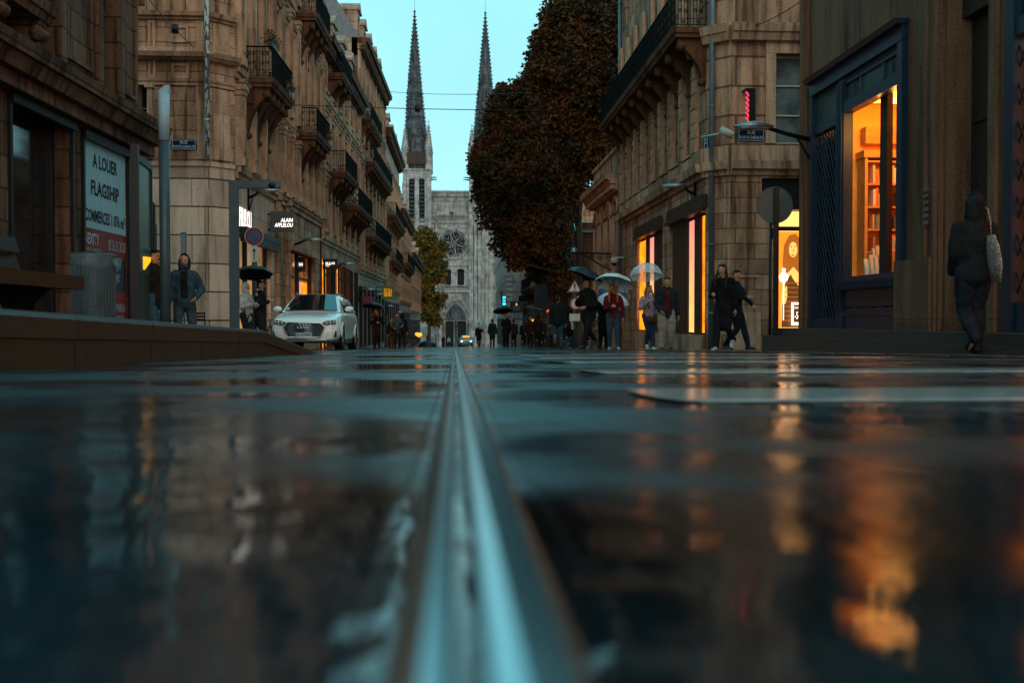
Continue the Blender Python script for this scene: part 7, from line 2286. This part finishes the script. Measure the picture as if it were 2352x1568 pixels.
# ================================================================ white car
def car(label, x, y, rz, paint, plate=True, lit=False):
    t = bpy.data.objects.new('parked_car' if plate else 'car', None); C.objects.link(t); OFF[t.name] = Vector((0, 0, 0)); tag(t, label, 'car')
    def sect(y_, hw, zb_, zt_, hm=None, crown=.03, tuck=.90):
        hm = hm or hw
        return [(0, y_, zb_), (hw * .80, y_, zb_), (hw * .95, y_, zb_ + .06), (hm, y_, zb_ + (zt_ - zb_) * .35), (hm, y_, zb_ + (zt_ - zb_) * .62), (hw * .97, y_, zt_ - .07), (hw * tuck, y_, zt_), (hw * .5, y_, zt_ + crown * .8), (0, y_, zt_ + crown)]
    st = [sect(0.0, .70, .30, .70), sect(.05, .80, .24, .80), sect(.14, .88, .22, .86), sect(.30, .925, .21, .91), sect(.6, .94, .22, .97), sect(1.0, .945, .22, 1.03), sect(1.3, .945, .22, 1.08), sect(2.0, .945, .22, 1.10), sect(3.2, .945, .22, 1.12), sect(4.0, .945, .24, 1.14), sect(4.4, .92, .28, 1.12), sect(4.6, .84, .36, 1.05), sect(4.66, .70, .42, .98)]
    bm = bmesh.new()
    rows = []
    for s_ in st:
        full = s_ + [(-p[0], p[1], p[2]) for p in reversed(s_[1:-1])]
        rows.append([bm.verts.new(p) for p in full])
    n = len(rows[0])
    for i in range(len(rows) - 1):
        for k in range(n): bm.faces.new((rows[i][k], rows[i][(k + 1) % n], rows[i + 1][(k + 1) % n], rows[i + 1][k]))
    bm.faces.new(rows[0]); bm.faces.new(list(reversed(rows[-1])))
    bmesh.ops.recalc_face_normals(bm, faces=bm.faces)
    for f in bm.faces: f.smooth = True
    me = bpy.data.meshes.new('body'); bm.to_mesh(me); bm.free()
    o = bpy.data.objects.new('body_tmp', me); C.objects.link(o)
    ss = o.modifiers.new('s', 'SUBSURF'); ss.levels = 1; ss.render_levels = 1
    cuts = []
    for wy in (.92, 3.74):
        mb = MB(); mb.lathe([(.001, -1.2), (.40, -1.2), (.40, 1.2), (.001, 1.2)], (0, wy, .36), 32, axis='u')
        cme = bpy.data.meshes.new('cut'); cme.from_pydata([tuple(v) for v in mb.v], [], mb.f)
        bx = bmesh.new(); bx.from_mesh(cme); bmesh.ops.remove_doubles(bx, verts=bx.verts, dist=.002); bmesh.ops.recalc_face_normals(bx, faces=bx.faces); bx.to_mesh(cme); bx.free()
        co = bpy.data.objects.new('cut', cme); C.objects.link(co); cuts.append(co)
        b_ = o.modifiers.new('b', 'BOOLEAN'); b_.operation = 'DIFFERENCE'; b_.object = co; b_.solver = 'EXACT'
    bpy.context.view_layer.update()
    dg = bpy.context.evaluated_depsgraph_get()
    out = bpy.data.meshes.new_from_object(o.evaluated_get(dg))
    bpy.data.objects.remove(o)
    for co in cuts: bpy.data.objects.remove(co)
    for p in out.polygons: p.use_smooth = True
    ob = add_mesh(out, 'body', [paint], t)
    # cabin
    def cs(y_, hb, zb_, ht, zt_): return [(hb, y_, zb_), (hb * .985, y_, zb_ + (zt_ - zb_) * .2), (ht * 1.04, y_, zb_ + (zt_ - zb_) * .85), (ht * .9, y_, zt_), (0, y_, zt_ + .02)]
    cst = [cs(1.12, .80, 1.00, .79, 1.06), cs(1.55, .85, 1.05, .72, 1.34), cs(1.95, .87, 1.05, .645, 1.565), cs(2.3, .87, 1.05, .63, 1.62), cs(3.0, .87, 1.06, .62, 1.64), cs(3.7, .86, 1.06, .60, 1.60), cs(4.2, .84, 1.08, .60, 1.45), cs(4.5, .80, 1.05, .66, 1.12)]
    mb = MB(); mb.smooth = True
    for a, b in zip(cst[:-1], cst[1:]):
        fa = a + [(-p[0], p[1], p[2]) for p in reversed(a[:-1])]; fb = b + [(-p[0], p[1], p[2]) for p in reversed(b[:-1])]
        for k in range(len(fa) - 1): mb.face([fa[k], fa[k + 1], fb[k + 1], fb[k]])
    mb.build('roof', paint, t)
    G = M['car_glass']
    def patch(c4, name, mat, nx=8, ny=6, bow=.02, off=(0, 0, 0)):
        mb = MB(); mb.smooth = True
        c4 = [Vector(c) for c in c4]
        nrm = (c4[1] - c4[0]).cross(c4[3] - c4[0]).normalized()
        g = []
        for j in range(ny + 1):
            row = []
            for i in range(nx + 1):
                a, b = i / nx, j / ny
                p = c4[0].lerp(c4[1], a).lerp(c4[3].lerp(c4[2], a), b) + nrm * bow * 4 * a * (1 - a) + Vector(off)
                row.append(tuple(p))
            g.append(row)
        for j in range(ny):
            for i in range(nx): mb.face([g[j][i], g[j][i + 1], g[j + 1][i + 1], g[j + 1][i]])
        return mb.build(name, mat, t)
    patch([(-.74, 1.15, 1.09), (.74, 1.15, 1.09), (.57, 1.95, 1.555), (-.57, 1.95, 1.555)], 'windscreen', G, bow=.035, off=(0, -.03, .02))
    for sx in (-1, 1):
        for (y0, y1, y2, y3, nm) in ((1.55, 2.48, 2.46, 2.05, 'side_window'), (2.56, 3.45, 3.40, 2.54, 'side_window'), (3.53, 4.15, 3.95, 3.48, 'side_window')):
            patch([(sx * .872, y0, 1.13), (sx * .872, y1, 1.14), (sx * .672, y2, 1.53), (sx * .672, y3, 1.53)], nm, G, 3, 3, 0, off=(sx * .008, 0, 0))
        mb = MB(); mb.tube([(sx * .60, 2.05, 1.60), (sx * .60, 2.2, 1.655), (sx * .59, 3.6, 1.635), (sx * .58, 3.75, 1.59)], .016, 6); mb.build('roof_rail', M['zinc'], t)
        # mirror
        me2 = blob_mesh([([(sx * .95, 1.52, 1.16), (sx * 1.05, 1.52, 1.17), (sx * 1.09, 1.53, 1.17)], [(.075, .055), (.085, .065), (.06, .05)], (0, 0, 1))], .012, 3)
        mr_ = add_mesh(me2, 'mirror', [paint], t)
        mb = MB(); mb.tube([(sx * .86, 1.55, 1.08), (sx * .98, 1.53, 1.11)], [.03, .035], 6); mb.build('mirror_arm', M['black'], mr_)
        for wy in (.92, 3.74):
            mb = MB(); mb.lathe([(.25, -.11), (.335, -.115), (.355, -.08), (.358, 0), (.355, .08), (.335, .115), (.25, .11)], (sx * .82, wy, .36), 32, axis='u'); w = mb.build('wheel', M['tyre'], t)
            mb = MB(); mb.lathe([(.25, .10 * sx), (.235, .09 * sx), (.225, .02 * sx)], (sx * .82, wy, .36), 28, axis='u')
            for k in range(5):
                a = 2 * PI * k / 5
                for da in (-.14, .14): mb.tube([(sx * .915, wy + .04 * math.cos(a), .36 + .04 * math.sin(a)), (sx * .92, wy + .235 * math.cos(a + da), .36 + .235 * math.sin(a + da))], .017, 5)
            mb.lathe([(.001, .10 * sx), (.05, .10 * sx), (.055, .08 * sx)], (sx * .82, wy, .36), 14, axis='u')
            mb.build('rim', M['zinc'], w)
            mb = MB(); mb.lathe([(.001, 0), (.25, 0)], (sx * .80, wy, .36), 20, axis='u'); mb.build('brake_disc', M['black'], w)
            mb = MB(); mb.tube([(sx * .943, wy + .405 * math.cos(a), .36 + .405 * math.sin(a)) for a in [PI * k / 14 for k in range(15)]], .016, 5); mb.build('wheel_arch', paint, t)
    mb = MB(); mb.box(-.86, .86, .25, 4.45, .20, .30); mb.box(-.72, .72, .60, 4.2, .30, .8); mb.build('underbody', M['black'], t)
    if plate:
        # front: grille, lamps, intakes; the fascia is nearly flat at y ~ 0
        gx = [(-.44, .74), (.44, .74), (.56, .62), (.44, .34), (-.44, .34), (-.56, .62)]
        mb = MB(); mb.prism(gx, -.015, .08, axis='d'); gr = mb.build('grille', M['black'], t)
        mb = MB()
        pts = [(p[0], -.02, p[1]) for p in gx] + [(gx[0][0], -.02, gx[0][1])]
        mb.tube(pts, .022, 6, cap=False); 
        for k in range(6):
            z_ = .385 + k * .058; w_ = .44 + .12 * min(1, (z_ - .34) / .28) - .03 if z_ < .62 else .56 - (z_ - .62) - .03
            mb.tube([(-w_, -.022, z_), (w_, -.022, z_)], .0075, 5)
        mb.build('chrome_slats', M['chrome'], gr)
        mb = MB()
        for k in range(4):
            cx_ = -.126 + .084 * k
            mb.tube([(cx_ + .053 * math.cos(2 * PI * j / 20), -.05 - .003 * (k % 2), .645 + .053 * math.sin(2 * PI * j / 20)) for j in range(21)], .0085, 6, cap=False)
        mb.build('badge', M['chrome'], gr)
        mb = MB(); mb.box(-.26, .26, -.05, -.035, .36, .47); pl = mb.build('number_plate', M['plate_w'], t)
        for a_ in (-.26, .215):
            mb = MB(); mb.box(a_, a_ + .045, -.0525, -.0505, .362, .468); mb.build('plate_band', M['sign_bl'], pl)
        text_mesh('EL-212-BW', .38, .068, 'lettering', M['ink'], pl, Frame((0, 0), (1, 0), (0, -1)), 0, .056, .415, bold=.015)
        for sx in (-1, 1):
            def P2(q, d=0): return [(sx * a, c) for a, c in q]
            hl = [(.47, .735), (.60, .79), (.83, .815), (.845, .70), (.60, .66), (.54, .68)]
            mb = MB()
            def yf(a): return .012 + max(0, (abs(a) - .55)) ** 1.6 * .55
            f0 = [(sx * a, yf(a) - .02, c) for a, c in hl]; f1 = [(sx * a, yf(a) + .08, c) for a, c in hl]
            mb.face(f0)
            for i in range(len(hl)):
                j = (i + 1) % len(hl); mb.face([f0[i], f0[j], f1[j], f1[i]])
            h_ = mb.build('headlight', M['lamp_glass'], t)
            mb = MB()
            for (a, c) in ((.60, .73), (.70, .745), (.79, .755)): mb.lathe([(.001, -.004), (.030, -.002), (.036, .004)], (sx * a, yf(a) - .026, c), 12, axis='d')
            mb.tube([(sx * a, yf(a) - .025, c) for a, c in ((.54, .685), (.62, .672), (.83, .708))], .007, 5)
            mb.build('lens', M['lamp_lens'], h_)
            it = [(.60, .50), (.86, .53), (.86, .36), (.70, .33), (.58, .36)]
            mb = MB(); f0 = [(sx * a, yf(a) + .0, c) for a, c in it]; mb.face(f0); 
            f1 = [(sx * a, yf(a) + .1, c) for a, c in it]
            for i in range(len(it)):
                j = (i + 1) % len(it); mb.face([f0[i], f0[j], f1[j], f1[i]])
            fl_ = mb.build('air_intake', M['black'], t)
            mb = MB()
            for z_ in (.42, .475): mb.tube([(sx * a, yf(a) - .012, z_) for a in (.62, .74, .84)], .007, 5)
            mb.build('intake_slat', M['chrome'], fl_)
        mb = MB(); mb.tube([(-.80, .06, .285), (-.55, -.0, .285), (.55, -.0, .285), (.80, .06, .285)], .014, 6); mb.build('bumper_trim', M['chrome'], t)
        mb = MB(); mb.face([(-.70, 1.12, 1.13), (-.62, 1.12, 1.13), (-.60, 1.22, 1.20), (-.68, 1.22, 1.20)]); 
        mb.build('inspection_sticker', M['sign_wh'], t)
    if lit:
        for sx in (-1, 1):
            mb = MB(); mb.box(sx * .62 - .12, sx * .62 + .12, -.03, .05, .72, .84); mb.build('headlight', emis('headlamp_lit', (1, .75, .5), 4), t)
        mb = MB(); mb.box(-.45, .45, 1.3, 1.36, 1.35, 1.5); mb.build('roof_display', M['amber_lit'], t)
    place(t, (x, y, zg(y) + .002), rz, rx=-.026)
    return t
M['car_white'] = plain('car_paint_white', (.92, .90, .88), .22, var=.03, coat=1.0)
M['car_teal'] = plain('car_paint_teal', (.10, .30, .36), .3, var=.05, coat=.6)
M['car_glass'] = plain('car_glass', (.008, .010, .012), .03, spec=1.0, coat=1)
M['tyre'] = plain('tyre', (.012, .012, .013), .7)
M['chrome'] = plain('chrome', (.62, .64, .66), .12, 1.0, var=.02)
M['plate_w'] = plain('plate_white', (.45, .55, .58), .4, var=.05)
M['lamp_glass'] = plain('lamp_glass', (.04, .045, .05), .06, spec=1.0, coat=1)
M['lamp_lens'] = plain('lamp_lens', (.5, .5, .48), .1, .6)
car('white suv parked facing the lens beside the left hand shops', XA(698, 27.2), 27.2, R(-1.5), M['car_white'])
car('small blue green vehicle with lit lamps before the cathedral door', XA(1071, 135), 135, R(0), M['car_teal'], plate=False, lit=True)
# lit floor level glow under the arches behind the car
# bollards and small street things by the cathedral
def bollard(xv, D, h, lab):
    x_ = XA(xv, D); mb = MB(); mb.lathe([(.14, 0), (.12, .1), (.07, .2), (.065, h - .35), (.12, h - .3), (.12, h - .24), (.07, h - .2), (.11, h - .08), (.02, h)], (x_, D, zg(D)), 12); tag(mb.build('bollard', M['iron']), lab, 'bollard')
bollard(1001, 150, 2.0, 'dark post with a finial right of the parked motorbike shape')
o = MB(); o.smooth = True; x_ = XA(982, 120); o.lathe([(1.15, 0), (1.1, .25), (.9, .5), (.5, .72), (.001, .78)], (x_, 120, zg(120)), 20); o.tube([(x_ + .1, 120, zg(120) + .6), (x_ - .05, 120, zg(120) + 1.2), (x_ + .05, 120, zg(120) + 1.7)], [.12, .1, .05], 6)
tag(o.build('covered_scooter', M['umb_black']), 'low rounded dark covered scooter at the end of the left row', 'scooter')
bpy.data.scenes.remove(TMP)
